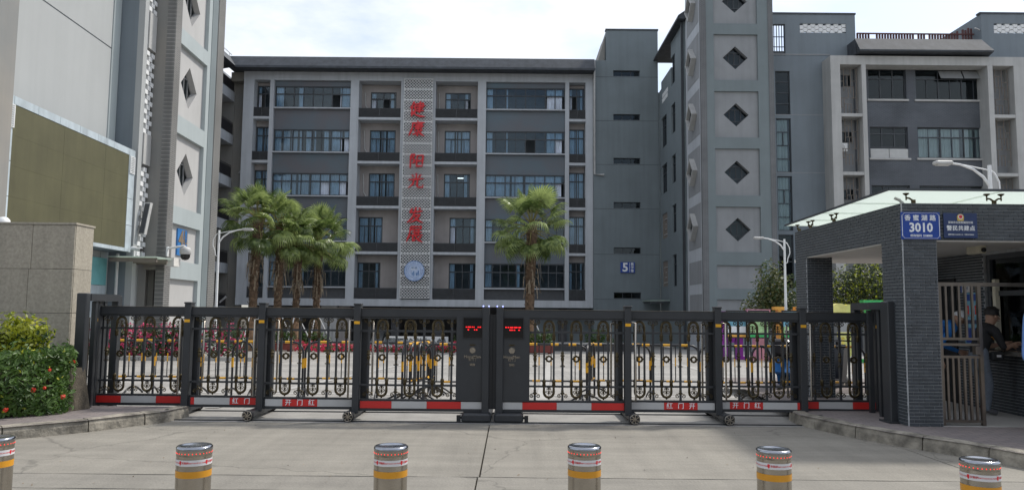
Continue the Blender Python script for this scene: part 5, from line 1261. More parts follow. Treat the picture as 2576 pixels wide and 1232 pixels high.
txt('lettering', t, '邮政编码', .036, M['white'], (xa+w_*.37, y-.001, za+h_*.13), ex=.001); txt('lettering', t, '518000', .038, M['white'], (xa+w_*.67, y-.001, za+h_*.13), ex=.001, bold=.03)
t, xa, xb_, za, zb_, y = board('police_sign', 'dark navy police sign with a gold badge beside the blue address sign', 2369.5, 536.5, 2456, 600, M['signnavy'])
w_, h_ = xb_-xa, zb_-za; xc = (xa+xb_)/2; zc = zb_-h_*.17
disc('badge', t, xc, y, zc, .043, .004, M['gold'], 16); disc('badge_face', t, xc, y-.004, zc+.006, .030, .002, M['white'], 16); disc('badge_centre', t, xc, y-.006, zc+.008, .022, .002, M['red'], 16)
q = MB(); q.prism([(xc-.042, zc-.015), (xc-.036, zc-.044), (xc+.036, zc-.044), (xc+.042, zc-.015), (xc, zc-.034)], y-.003, y); part('badge_ribbon', t, q, M['gold'])
txt('lettering', t, '深圳市公安局福田分局', .031, M['white'], (xc, y-.001, za+h_*.62), ex=.001)
for j, ch in enumerate('警民共建点'): txt('lettering', t, ch, .068, M['white'], (xc+w_*.172*(j-2), y-.001, za+h_*.385), ex=.001, bold=.022)
txt('lettering', t, '报警电话110 83701110   举报 81234567', .019, M['white'], (xc, y-.001, za+h_*.14), ex=.001)
bc2 = base(thing('bullet_camera', 'cream box camera under the fascia of the guard house', 'security camera'), (W(2450, 625, 10.2).x, 10.2, 2.2))
p = W(2450, 612, 10.2); q = MB(); q.cbox(p.x-.05, p.x+.045, 10.0, 10.3, p.z-.15, p.z-.03, .012); part('body', bc2, q, M['creamcam'])
q = MB(); q.tube([(p.x, 10.0, p.z-.105), (p.x, 9.985, p.z-.105)], .032, 10); part('lens', bc2, q, M['screen']); q = MB(); q.bar((p.x, 10.2, p.z-.03), (p.x, 10.2, GB_), .03); part('bracket', bc2, q, M['creamcam'])
def wallsheet(name, label, y0_, y1_, z0_, z1_, m, cat='poster', th=.015):
    t = base(thing(name, label, cat), (XI-.012, (y0_+y1_)/2, z0_)); q = MB(); q.box(XI-.012-th, XI-.012, y0_, y1_, z0_, z1_); part('sheet', t, q, m); return t, XI-.012-th
yq = lambda px: XI*1900/(px-1288)
t, x = wallsheet('door_sign', 'small pale sign over the notice posters in the guard porch', yq(2444), yq(2421), 1.83, 1.93, M['tape'], 'sign')
txt('lettering', t, '门卫室', .05, M['signnavy'], (x-.001, (yq(2444)+yq(2421))/2, 1.885), T=TXM, ex=.001)
q = MB(); q.box(x-.002, x, yq(2424), yq(2421), 1.83, 1.93); part('edge_band', t, q, M['signblue'])
for (pa, pb, lb) in ((2446, 2428, 'left pale blue staff notice with portrait photo beside the guard room'), (2467, 2449, 'right pale blue staff notice with portrait photo beside the guard room')):
    t, x = wallsheet('notice_poster', lb, yq(pb), yq(pa), 1.05, 1.82, M['posterblue']); ym_ = (yq(pa)+yq(pb))/2
    lo_, hi_ = sorted((yq(pa), yq(pb)))
    for z0_, z1_, m_, nm in ((1.70, 1.80, 'signblue', 'heading'), (1.50, 1.63, 'red', 'portrait'), (1.53, 1.60, 'skin', 'face'), (1.36, 1.42, 'signnavy', 'caption'), (1.08, 1.30, 'signblue', 'text_block')):
        k = .03 if nm not in ('portrait', 'face') else (.07 if nm == 'portrait' else .10); q = MB(); q.box(x-(.005 if nm == 'face' else .003), x, lo_+k*.8, hi_-k*.8, z0_, z1_); part(nm, t, q, M[m_])
# stainless gate of the porch
sg_ = base(thing('steel_gate', 'stainless steel barred side gate standing in the guard house porch', 'gate'), (5.52, GY+.05, GZ0))
y = GY+.05; ga, gb = GX+.43, GX+.96
q = MB(); q.bar((ga, y, 1.87), (XE, y, 1.87), .035, .045); part('header_bar', sg_, q, M['steel_dark'])
def sb(a, c, w_=.026): q = MB(); q.bar(a, c, w_); part('bar', sg_, q, M['steel_dark'])
for x in (ga+.02, gb-.02): q = MB(); q.bar((x, y, GZ0+.01), (x, y, 1.85), .042); part('stile', sg_, q, M['steel_dark'])
for z in (GZ0+.06, .98, 1.13, 1.20): q = MB(); q.bar((ga+.03, y, z), (gb-.03, y, z), .03); part('rail', sg_, q, M['steel_dark'])
for i in range(6):
    x = ga+.02+(gb-ga-.04)*(i+1)/7; sb((x, y, GZ0+.075), (x, y, .966)); 
    if i < 5: x = ga+.02+(gb-ga-.04)*(i+1)/6; sb((x, y, 1.215), (x, y, 1.85))
q = MB(); q.box(gb-.10, gb-.03, y-.035, y+.035, 1.01, 1.11); part('lock', sg_, q, M['steel_dark'])

# ================================================================== BOLLARDS
def bollard():
    t = thing('bollard', 'x', 'bollard'); r = .110
    q = MB(); q.lathe([(r, 0), (r, .585)], n=36, cap=False); part('body', t, q, M['steel'])
    q = MB(); q.lathe([(r-.004, .572), (r+.0035, .576), (r+.003, .592), (r-.006, .600), (r-.02, .600), (r-.03, .596), (.02, .594)], n=36); part('cap', t, q, M['steeltop'])
    q = MB(); q.lathe([(r-.003, .540), (r+.0012, .541), (r+.0012, .571)], n=36, cap=False); part('collar', t, q, M['steel'])
    q = MB()
    for i in range(30):
        a = 2*math.pi*i/30; q.sphere(((r-.0012)*math.cos(a), (r-.0012)*math.sin(a), .558), .0042, 6)
    part('led_ring', t, q, M['led'])
    q = MB(); q.lathe([(r+.0014, .482), (r+.0014, .520)], n=36, cap=False); tp = part('white_tape', t, q, M['tape'])
    q = MB(); q.lathe([(r+.0014, .405), (r+.0014, .447)], n=36, cap=False); part('amber_band', t, q, M['amber'])
    def wrap(me, a0, z0_):                       # wrap flat print round the tape
        for v in me.vertices:
            a = a0+v.co.x/r; rr = r+.0022; v.co = (rr*math.sin(a), -rr*math.cos(a), z0_+v.co.z)
        return me
    for k in range(4):
        a0 = R(-38+90*k)
        part('lettering', tp, wrap(text_mesh('NO ADMITTANCE NO PASSING', .0105, 0, M['red'], bold=.02), a0+R(45), .501), None)
        part('lettering', tp, wrap(text_mesh('安防护', .016, 0, M['red'], bold=.02), a0+R(9), .502), None)
        n = 6; sh = [(-.008, .012), (0, .015), (.008, .012), (.008, -.004), (0, -.015), (-.008, -.004)]
        me = bpy.data.meshes.new('shield'); me.from_pydata([(x, 0, z) for x, z in sh], [], [tuple(range(6))]); me.materials.append(M['red']); part('shield', tp, wrap(me, a0-R(9), .501), None)
    return t
bo = bollard()
BL = [(-9, 1101, 'leftmost steel bollard, cut by the left edge of the picture'), (490, 1121, 'steel bollard standing in front of the second gate post from the left'), (984, 1122, 'steel bollard standing just left of the driveway joint'),
      (1470, 1122, 'steel bollard standing just right of the driveway joint'), (1946, 1130, 'steel bollard in front of the purple and pink letters side of the gate'), (2464, 1156, 'rightmost steel bollard below the right kerb')]
first = True
for i, (px, py, lb) in enumerate(BL):
    o = bo if first else dup(bo); first = False
    p = GW(px, py-3, .60); o.location = (p.x, p.y, 0); o['label'] = lb; o['group'] = 'steel bollards across the driveway'; o.rotation_euler = (0, 0, R([8, 0, -4, 5, 30, 12][i]) + math.atan2(-p.x, p.y)*1.0)
# ================================================================== PALMS
def fan_mesh(seed, droop):
    r_ = random.Random(seed); b = MB(); Lp = 1.18
    pts = [(0, 0, 0), (Lp*.5, 0, .04), (Lp, 0, 0)]
    b.tube(pts, [.028, .018, .012], 5, 1)
    n = 26
    for i in range(n):
        a = R(-112+224*i/(n-1)); d = Vector((math.cos(a), math.sin(a), 0)); p_ = Vector((-d.y, d.x, 0)); l = (.86-.20*abs(a)/R(112))*r_.uniform(.9, 1.06); w_ = .036
        tilt = .12*math.cos(a)-.05
        prev = None
        for t_ in (0, .35, .62, .85, 1.0):
            c = Vector((Lp, 0, 0))+d*l*t_*(1-.18*droop*t_*t_)+Vector((0, 0, tilt*t_*l-droop*l*(max(0, t_-.45)**1.8)*1.5+r_.uniform(-.012, .012)))
            ww = w_*(.25+1.5*t_ if t_ < .4 else 1.0 if t_ < .7 else .55 if t_ < .9 else .08)
            cur = (c-p_*ww+Vector((0, 0, .014)), c, c+p_*ww+Vector((0, 0, .014)))
            if prev: b.poly([prev[0], prev[1], cur[1], cur[0]], 0); b.poly([prev[1], prev[2], cur[2], cur[1]], 0)
            prev = cur
    return meshof(b, 'frond', [M['palm'], M['palmstalk']])
FANS = [fan_mesh(1, .25), fan_mesh(2, .7), fan_mesh(3, 1.15), fan_mesh(4, .9)]
def palm(label, px_top, py_top, px_bot, Y, crown, seed, rb, nf=40, dead=(.56, .78)):
    r_ = random.Random(seed); zb_ = gz(Y)
    top = W(px_top, py_top, Y); bot = W(px_bot, 800, Y); bx = bot.x-(top.x-bot.x)*.35
    t = base(thing('palm_tree', label, 'palm tree', group='fan palms in the school yard'), (bx, Y, zb_))
    H = top.z-zb_; pos = lambda f: Vector((bx+(top.x-bx)*(f**1.2), Y, zb_+H*f))
    b = MB(); n = 34; ng = 12; vs = []; fs = []
    for i in range(n+1):
        f = i/n; p = pos(f); rad = rb*(1.15-.35*f if f < .3 else .95+.45*(f-.3)) if True else rb
        for j in range(ng):
            a = 2*math.pi*j/ng; k = rad*(1+r_.uniform(-.10, .12)); vs.append(p+Vector((k*math.cos(a), k*math.sin(a), r_.uniform(-.05, .05))))
    for i in range(n):
        for j in range(ng): fs.append((i*ng+j, i*ng+(j+1) % ng, (i+1)*ng+(j+1) % ng, (i+1)*ng+j))
    nl = int(n*.34); b.faces(vs, fs[:nl*ng], 1); b.faces(vs, fs[nl*ng:], 0)
    part('trunk', t, b, [M['trunk'], M['trunkpale']])
    b = MB()                                         # stubs of old leaf bases and hanging dead leaves on the trunk
    for i in range(230):
        f = r_.uniform(.22, .97); a = r_.uniform(0, 6.283); p = pos(f); d = Vector((math.cos(a), math.sin(a), 0)); rad = rb*(.95+.4*(f-.3))
        l = r_.uniform(.10, .2); q0 = p+d*rad*.8; q1 = q0+d*l*.75+Vector((0, 0, l)); s_ = Vector((-d.y, d.x, 0))*r_.uniform(.03, .06)
        b.poly([q0-s_*1.3, q0+s_*1.3, q1+s_*.6, q1-s_*.6], 1 if r_.random() < .25 else 0)
    part('leaf_bases', t, b, [M['trunk'], M['deadpalm']], kind='stuff')
    b = MB()
    for i in range(34):
        f = r_.uniform(*dead); a = r_.uniform(0, 6.283); p = pos(f); d = Vector((math.cos(a), math.sin(a), 0)); rad = rb*1.05
        q0 = p+d*rad; q1 = q0+d*r_.uniform(.1, .3)+Vector((0, 0, -.12)); q2 = q1+d*r_.uniform(.0, .16)+Vector((r_.uniform(-.06, .06), 0, -r_.uniform(.4, .8))); s_ = Vector((-d.y, d.x, 0))*r_.uniform(.02, .045)
        b.poly([q0-s_, q0+s_, q1+s_, q1-s_]); b.poly([q1-s_, q1+s_, q2+s_*.4, q2-s_*.4])
    part('dead_leaves', t, b, M['deadpalm'], kind='stuff')
    ga = 2.399963
    for i in range(nf):
        f = i/(nf-1); el = R(84-128*(f**.85)+r_.uniform(-9, 9)); az = i*ga+r_.uniform(-.25, .25)
        me = FANS[0] if el > R(42) else (FANS[1] if el > R(5) else FANS[2] if r_.random() < .7 else FANS[3])
        o = part('frond', t, me, None, loc=pos(1)+Vector((0, 0, r_.uniform(-.15, .2)-.25*f)))
        s_ = crown*r_.uniform(.86, 1.08)*(1.0 if f > .2 else .92); o.scale = (s_, s_, s_)
        o.rotation_mode = 'QUATERNION'
        roll = R(r_.uniform(-35, 35))
        o.rotation_quaternion = (Matrix.Rotation(az, 3, 'Z') @ Matrix.Rotation(-el, 3, 'Y') @ Matrix.Rotation(roll, 3, 'X')).to_quaternion()
    return t, pos
palms = [palm('leftmost and largest of the four palms standing together, behind the arm of the street lamp', 650, 552, 634, 40, 1.18, 1, .205, 34),
         palm('bright sunlit palm, second of the four standing together', 708, 572, 697, 41.2, 1.08, 2, .20, 34),
         palm('third of the four palms standing together, its slim trunk half hidden under its neighbour', 752, 600, 743, 42.6, 1.02, 3, .185, 38),
         palm('darker palm at the right end of the group of four', 803, 605, 795, 44, 1.22, 4, .19, 40),
         palm('lone palm standing right of the gate middle in front of the school building', 1338, 566, 1332, 41, 1.26, 5, .24, 38, (.5, .76))]
for (t, pos), lab in zip(palms, ('leftmost', 'second', 'third', 'fourth', 'lone right')):
    b0 = pos(0)
    for k in range(3):
        a = R(25+120*k); ft_ = b0+Vector((1.15*math.cos(a), 1.15*math.sin(a), 0)); ft_.z = gz(ft_.y); hd = pos(.30)+Vector((.16*math.cos(a), .16*math.sin(a), 0))
        q = MB(); q.tube([ft_, hd], .035, 6); pr = base(thing('tree_prop', 'pale %s pole propping the trunk of the %s palm' % (('right rear', 'left rear', 'front')[k], lab), 'tree prop', group='pale props of the %s palm' % lab), ft_); part('pole', pr, q, M['whitepaint'])

# ================================================================== FOLIAGE
def leaf_tris(b, c, n_, l, w_, r_, m=0):
    d = Vector((r_.gauss(0, 1), r_.gauss(0, 1), r_.gauss(0, 1))); d = (d-n_*d.dot(n_)*.75).normalized()
    s_ = d.cross(n_)
    if s_.length < .01: s_ = Vector((1, 0, 0))
    s_ = s_.normalized(); c = Vector(c); k = n_*l*.08
    b.f.append([len(b.v)+i for i in range(4)]); b.mi.append(m); b.sm.append(False)
    b.v += [c-d*l*.5, c+s_*w_*.5+k*0, c+d*l*.5-k, c-s_*w_*.5]
def crown(b, lumps, n, l, w_, r_, m=(0,), shell=.45):
    tot = sum(q[3]*q[4]*q[5] for q in lumps)
    for (cx, cy, cz, ax, ay, az) in lumps:
        for i in range(int(n*ax*ay*az/tot)):
            v = Vector((r_.gauss(0, 1), r_.gauss(0, 1), r_.gauss(0, 1))).normalized(); rad = shell+(1-shell)*r_.random()**.5; rad *= 1+.16*math.sin(v.x*7+cx)*math.sin(v.z*8+cy)
            c = Vector((cx+v.x*ax*rad, cy+v.y*ay*rad, cz+v.z*az*rad)); nn = (v+Vector((r_.gauss(0, .6), r_.gauss(0, .6), r_.gauss(0, .6)+.3))).normalized()
            leaf_tris(b, c, nn, l*r_.uniform(.7, 1.25), w_*r_.uniform(.7, 1.25), r_, r_.choice(m))
def tree(name, label, x, y, crown_lumps, n, l, w_, m, seed, trunk_r=.1, forks=4):
    r_ = random.Random(seed); g_ = gz(y); t = base(thing(name, label, 'tree'), (x, y, g_))
    b = MB(); zc = min(q[2]-q[5]*.3 for q in crown_lumps); b.tube([(x, y, g_-.05), (x+.05, y, (g_+zc)/2), (x, y, zc)], [trunk_r*1.3, trunk_r, trunk_r*.8], 8)
    for q in crown_lumps[:forks+2]: b.tube([(x, y, zc-.1), ((x+q[0])/2, (y+q[1])/2, (zc+q[2])/2+.1), (q[0], q[1], q[2])], [trunk_r*.6, trunk_r*.4, trunk_r*.15], 5)
    part('trunk', t, b, M['bark'])
    b = MB(); crown(b, crown_lumps, n, l, w_, r_, tuple(range(len(m)))); part('crown', t, b, m, kind='stuff'); return t
def lumps(cx, cy, cz, rx, ry, rz, k, seed, s_=.5):
    r_ = random.Random(seed); out = [(cx, cy, cz, rx*.72, ry*.72, rz*.72)]
    for i in range(k):
        v = Vector((r_.gauss(0, 1), r_.gauss(0, 1), r_.gauss(0, .8))).normalized()*r_.uniform(.45, .75); f = r_.uniform(.75, 1.2)*s_
        out.append((cx+v.x*rx, cy+v.y*ry, cz+v.z*rz, rx*f, ry*f, rz*f))
    return out
p = W(1950, 745, 37); tree('broadleaf_tree', 'round dark green tree right of the diamond tower behind the street lamp', p.x, 37, lumps(p.x, 37, 2.0, 1.45, 1.4, 2.15, 13, 3), 5200, .17, .09, [M['leafolive'], M['leafdark']], 31)
p = W(2150, 720, 35); tree('broadleaf_tree', 'wide olive green tree seen through the side opening of the guard house', p.x, 35, lumps(p.x+.3, 35, 2.3, 2.5, 1.5, 1.9, 15, 5), 7000, .16, .085, [M['leafolive'], M['leafyellow'], M['leafolive'], M['leafdark']], 33)
# near hedge on the left pavement
hr = random.Random(12)
H0 = .91
edge = [(-5.62, 9.95), (-5.68, 9.72), (-6.15, 9.12), (-6.9, 8.3), (-8.2, 7.2)]
hb = base(thing('hedge', 'leafy green hedge with small scarlet flowers in front of the granite pier', 'hedge'), (-6.6, 9.6, .142))
LM = []
for k in range(3):
    b = MB(); l = .080+.008*k; w_ = .030
    for s_ in (-1, 1):
        b.poly([(-l/2, 0, 0), (-l*.15, s_*w_*.5, .010), (l*.2, s_*w_*.42, .008), (l/2, 0, -.012)] if s_ > 0 else [(l/2, 0, -.012), (l*.2, s_*w_*.42, .008), (-l*.15, s_*w_*.5, .010), (-l/2, 0, 0)])
    LM.append(meshof(b, 'leaf', M['leaf']))
def front_y(x):
    for (x0_, y0_), (x1_, y1_) in zip(edge[:-1], edge[1:]):
        if x1_ <= x <= x0_: return y0_+(y1_-y0_)*(x-x0_)/(x1_-x0_)
    return edge[-1][1]
def hedge_pt(r_):
    u = r_.random()
    if u < .52:                                       # front face
        x = -5.63-2.2*r_.random()**1.3; z = .16+r_.random()*(H0-.12); y = front_y(x)+.10*math.sin(x*7+z*5)+.05+r_.random()**2*.22; n_ = Vector((.55, -.75, .35))
    elif u < .86:                                     # top
        x = -5.66-2.2*r_.random()**1.2; y = front_y(x)+.08+r_.random()*(10.8-front_y(x)-.1); z = H0-.02+.07*math.sin(x*6)*math.cos(y*5)-r_.random()**2*.2; n_ = Vector((.1, -.25, 1))
    else:                                             # right end
        x = -5.60-r_.random()**2*.25+.05*math.sin(r_.random()*6); y = 9.85+r_.random()*.95; z = .16+r_.random()*(H0-.12); n_ = Vector((.9, -.2, .4))
    if u < .86 and z > .5 and r_.random() < .12: z += r_.random()**2*.14
    if y > 9.74: x += 5.63-.578*y
    return Vector((x, y, z)), n_
b = MB()
for i in range(11000):
    c, n_ = hedge_pt(hr); nn = (n_+Vector((hr.gauss(0, .5), hr.gauss(0, .5), hr.gauss(0, .5)))).normalized(); leaf_tris(b, c, nn, hr.uniform(.045, .11), hr.uniform(.02, .042), hr, 0 if hr.random() < .985 else 1)
part('leaf', hb, b, [M['leaf'], M['leafyellow']], kind='stuff', label='inner mass of hedge leaves')
for i in range(300):
    c, n_ = hedge_pt(hr); c += n_.normalized()*.045
    o = part('leaf', hb, LM[i % 3], None, loc=c); o.rotation_mode = 'QUATERNION'
    q = n_.normalized().to_track_quat('Z', 'Y'); o.rotation_quaternion = q @ (Matrix.Rotation(hr.uniform(0, 6.28), 3, 'Z') @ Matrix.Rotation(hr.uniform(-.6, .6), 3, 'X') @ Matrix.Rotation(hr.uniform(-.5, .5), 3, 'Y')).to_quaternion()
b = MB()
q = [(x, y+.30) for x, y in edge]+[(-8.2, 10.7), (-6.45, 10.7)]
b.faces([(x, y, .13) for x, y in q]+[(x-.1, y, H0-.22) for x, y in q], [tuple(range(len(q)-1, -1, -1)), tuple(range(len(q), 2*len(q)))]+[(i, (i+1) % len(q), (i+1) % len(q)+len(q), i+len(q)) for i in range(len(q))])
part('dark_core', hb, b, M['soil'])  # solid dark filler added for the hedge's inner shade, blocks the view through
for px, py, s_ in ((40, 902, .8), (82, 923, .7), (84, 980, .8), (158, 997, .8), (10, 925, .6), (160, 904, .5), (186, 909, .5), (14, 1030, .7), (112, 975, .5), (125, 930, .5)):
    c = W(px, py, 9.62-max(0, (200-px))*.0028); b = MB()
    if py < 930: c = W(px, py, 9.95)
    c.z = min(c.z, H0+.05)
    for i in range(26):
        v = Vector((hr.gauss(0, 1), hr.gauss(0, 1), hr.gauss(0, 1))).normalized(); leaf_tris(b, c+v*.035*s_, v, .026, .02, hr)
    part('flower_cluster', hb, b, M['ixora'])
b = MB(); gs = base(thing('golden_shrub', 'bright yellow-green shrub at the left edge rising above the hedge', 'shrub'), (-6.75, 9.9, .142))
crown(b, lumps(-6.52, 9.9, 1.10, .44, .4, .42, 7, 2, .6), 3000, .085, .038, hr, (0, 0, 0, 0, 0, 1)); part('foliage', gs, b, [M['leafyellow'], M['leaf']], kind='stuff')
b = MB(); b.tube([(-6.72, 9.95, .1), (-6.70, 9.95, .9)], .03, 6); part('stem', gs, b, M['bark'])
# flowering bushes and beds across the yard
def flower_bush(name, label, cx, cy, rx, ry, h, nl, nf, lm, fm, seed, fs=.085, ls=.10, group=None, top=False, cat='flowering bush'):
    r_ = random.Random(seed); g_ = gz(cy); t = base(thing(name, label, cat, group=group), (cx, cy, g_))
    b = MB(); k = max(3, int(rx/.45)); ls_ = [(cx-rx*.8+1.6*rx*i/(k-1)+r_.uniform(-.1, .1), cy+r_.uniform(-.2, .2)*ry, g_+h*r_.uniform(.40, .55), max(.3, rx/k*1.5), ry, h*r_.uniform(.48, .6)) for i in range(k)]
    crown(b, ls_, nl, ls, ls*.6, r_, tuple(range(len(lm)))); part('foliage', t, b, lm, kind='stuff')
    b = MB()
    for q in ls_:
        for i in range(nf//k):
            v = Vector((r_.gauss(0, 1), r_.gauss(-.5, .8), r_.gauss(.5 if top else .25, .8))).normalized()
            c = Vector((q[0]+v.x*q[3]*1.02, q[1]+v.y*q[4]*1.02, q[2]+v.z*q[5]*1.05))
            for j in range(3): leaf_tris(b, c+Vector((r_.gauss(0, fs*.5), r_.gauss(0, fs*.4), r_.gauss(0, fs*.5))), (v+Vector((r_.gauss(0, .5), -.5, r_.gauss(0, .5)))).normalized(), fs, fs*.8, r_)
    part('blossom', t, b, fm, kind='stuff'); return t
gL = 'bougainvillea bushes in the left bed'
for k, (px, w_, lb) in enumerate(((272, .95, 'pink bougainvillea bush behind the leftmost gate section'), (375, .95, 'pink bougainvillea bush in the middle of the left bed'), (447, .7, 'dark bougainvillea bush beside the tall left tower corner'), (545, 1.0, 'pink bougainvillea bush right of the left street lamp'))):
    flower_bush('bougainvillea', lb, (px-1288)/1900*28.2, 28.2, w_, .75, 1.25, 1700, 170 if k != 2 else 90, [M['leaf'], M['leafdark'], M['leafolive']], M['pink'], 40+k, .085, .11, gL)
q = MB()
for i in range(10): q.cbox(-16+i*.68, -16+i*.68+.66, 27.2, 27.38, gz(27.3)-.02, gz(27.3)+.16, .015)
bed = base(thing('bed_kerb', 'low pale kerb along the front of the bougainvillea bed', 'kerb'), (-12.6, 27.3, gz(27.3))); part('kerb_stone', bed, q, M['bandstone'], kind='stuff')
def planter(label, px0, px1, Y, h=.42, hl=.75, flower=False, seed=1):
    x0_, x1_ = (px0-1288)/1900*Y, (px1-1288)/1900*Y; g_ = gz(Y); t = base(thing('planter_box', label, 'planter', group='red planter boxes by the school building'), ((x0_+x1_)/2, Y, g_))
    q = MB(); q.cbox(x0_, x1_, Y-.4, Y+.4, g_+.08, g_+h, .02); q.box(x0_-.04, x1_+.04, Y-.44, Y+.44, g_+h, g_+h+.06); part('box', t, q, M['brickred'])
    for x in (x0_+.1, x1_-.25):
        q = MB(); q.box(x, x+.15, Y-.3, Y+.3, g_, g_+.08); part('foot', t, q, M['brickred'])
    r_ = random.Random(seed); b = MB(); k = max(3, int((x1_-x0_)/.4))
    pl = base(thing('planter_shrub', 'clipped green shrubs growing in the %s' % label, 'shrub', group='green shrubs in the planters'), ((x0_+x1_)/2, Y, g_+h))
    crown(b, [(x0_+(x1_-x0_)*(i+.5)/k, Y, g_+h+hl*.45, .34, .38, hl*r_.uniform(.5, .62)) for i in range(k)], int(550*(x1_-x0_)), .13, .075, r_, (0, 0, 1)); part('foliage', pl, b, [M['leaf'], M['leafdark']], kind='stuff')
planter('left red planter box between the bougainvillea and the palms', 598, 668, 40.5, seed=2); planter('red planter box in front of the palm trunks', 672, 745, 40.0, seed=3); planter('low red planter box behind the lone right palm', 1318, 1392, 39.5, .48, .8, seed=4)
def bed(label, px0, px1, Y, d, h, seed, nf):
    x0_, x1_ = (px0-1288)/1900*Y, (px1-1288)/1900*Y
    return flower_bush('flower_bed', label, (x0_+x1_)/2, Y, (x1_-x0_)/2, d, h, int(900*(x1_-x0_)/2), nf, [M['leaf'], M['leafolive']], M['redflower'], seed, .12, .10, None, True, 'flower bed')
bed('deep red flower bed left of the inscribed stone', 745, 900, 41.5, .9, .48, 61, 150); bed('low pink flower row along the yard left of the inscribed stone', 768, 905, 39.4, .4, .32, 62, 100)
bed('low pink flower row in front of the inscribed stone', 906, 1150, 40.2, .45, .34, 63, 150); bed('pink flower bed right of the inscribed stone', 1118, 1200, 42.0, .6, .45, 64, 90)
hgr = 'dark hedge pieces at the foot of the school building'
for k, (px, Y, w_, h, lb) in enumerate(((790, 43.5, 1.5, 1.2, 'dark clipped hedge behind the deep red flower bed'), (1180, 46.0, 1.2, .9, 'dark clipped hedge right of the inscribed stone'), (1497, 47.0, 1.0, 1.5, 'rounded dark shrub by the grey wall right of the lone palm'), (1545, 47.0, .7, .8, 'small low shrub beside the rounded dark shrub'))):
    t = base(thing('hedge', lb, 'shrub', group=hgr), ((px-1288)/1900*Y, Y, gz(Y))); b = MB(); crown(b, lumps((px-1288)/1900*Y, Y, gz(Y)+h*.5, w_, .6, h*.55, 6, k+70), 1500, .14, .08, hr, (0, 1)); part('foliage', t, b, [M['leafdark'], M['leaf']], kind='stuff')
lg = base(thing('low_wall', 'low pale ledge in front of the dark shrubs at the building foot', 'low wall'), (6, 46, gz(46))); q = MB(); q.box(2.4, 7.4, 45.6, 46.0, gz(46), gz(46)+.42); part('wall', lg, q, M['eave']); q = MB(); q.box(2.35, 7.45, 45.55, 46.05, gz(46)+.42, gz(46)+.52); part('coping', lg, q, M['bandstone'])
# inscribed stone
Y = 42.6; a_, c_ = W(957, 873, Y), W(1124, 873, Y); g_ = gz(Y); a2, c2 = W(970, 846, Y+.55), W(1127, 846, Y+.55)
st_ = base(thing('inscribed_stone', 'long pale sloping stone slab with dark brush characters in the yard', 'inscribed stone'), ((a_.x+c_.x)/2, Y, g_))
zt0, zt1 = a_.z-.05, a2.z+.02
q = MB(); q.hexa([(a_.x, Y, g_), (c_.x, Y, g_), (c2.x, Y+1.1, g_), (a2.x, Y+1.1, g_), (a_.x, Y, zt0), (c_.x, Y, zt0), (c2.x, Y+.75, zt1), (a2.x, Y+.75, zt1)]); part('slab', st_, q, M['stonegrey'])
tilt = math.atan2(.75, zt1-zt0); TT = Matrix.Rotation(-tilt, 4, 'X')
for j, ch in enumerate('明德正心敢为人先'):
    x = a_.x+(c_.x-a_.x)*(.095+.116*j); txt('character', st_, ch, .56, M['darkletters'], (x, Y+.36, (zt0+zt1)/2+.03), ex=.03, T=TT, bold=.012)
# ================================================================== STREET LAMPS
def lamp(label, px, Y, h, arm, mirror, seed=0):
    x = (px-1288)/1900*Y; g_ = gz(Y); t = base(thing('street_lamp', label, 'street lamp', group='white street lamps of the school yard'), (x, Y, g_)); s_ = -1 if mirror else 1
    z = g_+h
    q = MB(); q.tube([(x, Y, g_), (x, Y, g_+h*.5), (x, Y, z)], [.07, .055, .042], 10); q.lathe([(.16, 0), (.16, .03), (.09, .06)], (x, Y, g_), 12); part('pole', t, q, M['whitepaint'])
    pts = [(x, Y, z-.50), (x+s_*.14*arm, Y, z-.27), (x+s_*.34*arm, Y, z-.10), (x+s_*.62*arm, Y, z+.01), (x+s_*.85*arm, Y, z+.04)]
    q = MB(); q.tube(pts, [.034, .032, .03, .026, .024], 8); part('arm', t, q, M['whitepaint'])
    q = MB(); q.tube([(x, Y, z-.12), (x+s_*.3*arm, Y, z-.05), (x+s_*.62*arm, Y, z+.012)], .016, 6); part('brace', t, q, M['whitepaint'])
    q = MB(); q.tube([(x, Y, z-.10), (x-s_*.10*arm, Y, z-.18), (x-s_*.19*arm, Y, z-.38), (x-s_*.20*arm, Y, z-.60), (x-s_*.12*arm, Y, z-.82), (x-s_*.10*arm, Y, z-1.0), (x, Y, z-1.05)], .019, 6); part('scroll', t, q, M['whitepaint'])
    x0_, x1_ = sorted((x+s_*.80*arm, x+s_*1.16*arm)); q = MB(); q.cbox(x0_, x1_, Y-.10, Y+.10, z+.0, z+.085, .02); part('lamp_head', t, q, M['pipe'])
    q = MB(); q.box(x0_+.05, x1_-.05, Y-.07, Y+.07, z-.015, z-.001); part('lens', t, q, M['greysticker'])
lamp('white street lamp on the left, its arm reaching into the palm', 547.5, 30, 5.05, 1.16, False); lamp('white street lamp beside the round tree, its arm pointing left', 1976, 32, 5.15, 1.12, True); lamp('white street lamp behind the guard house roof', 2503, 17, 5.0, 1.08, True)
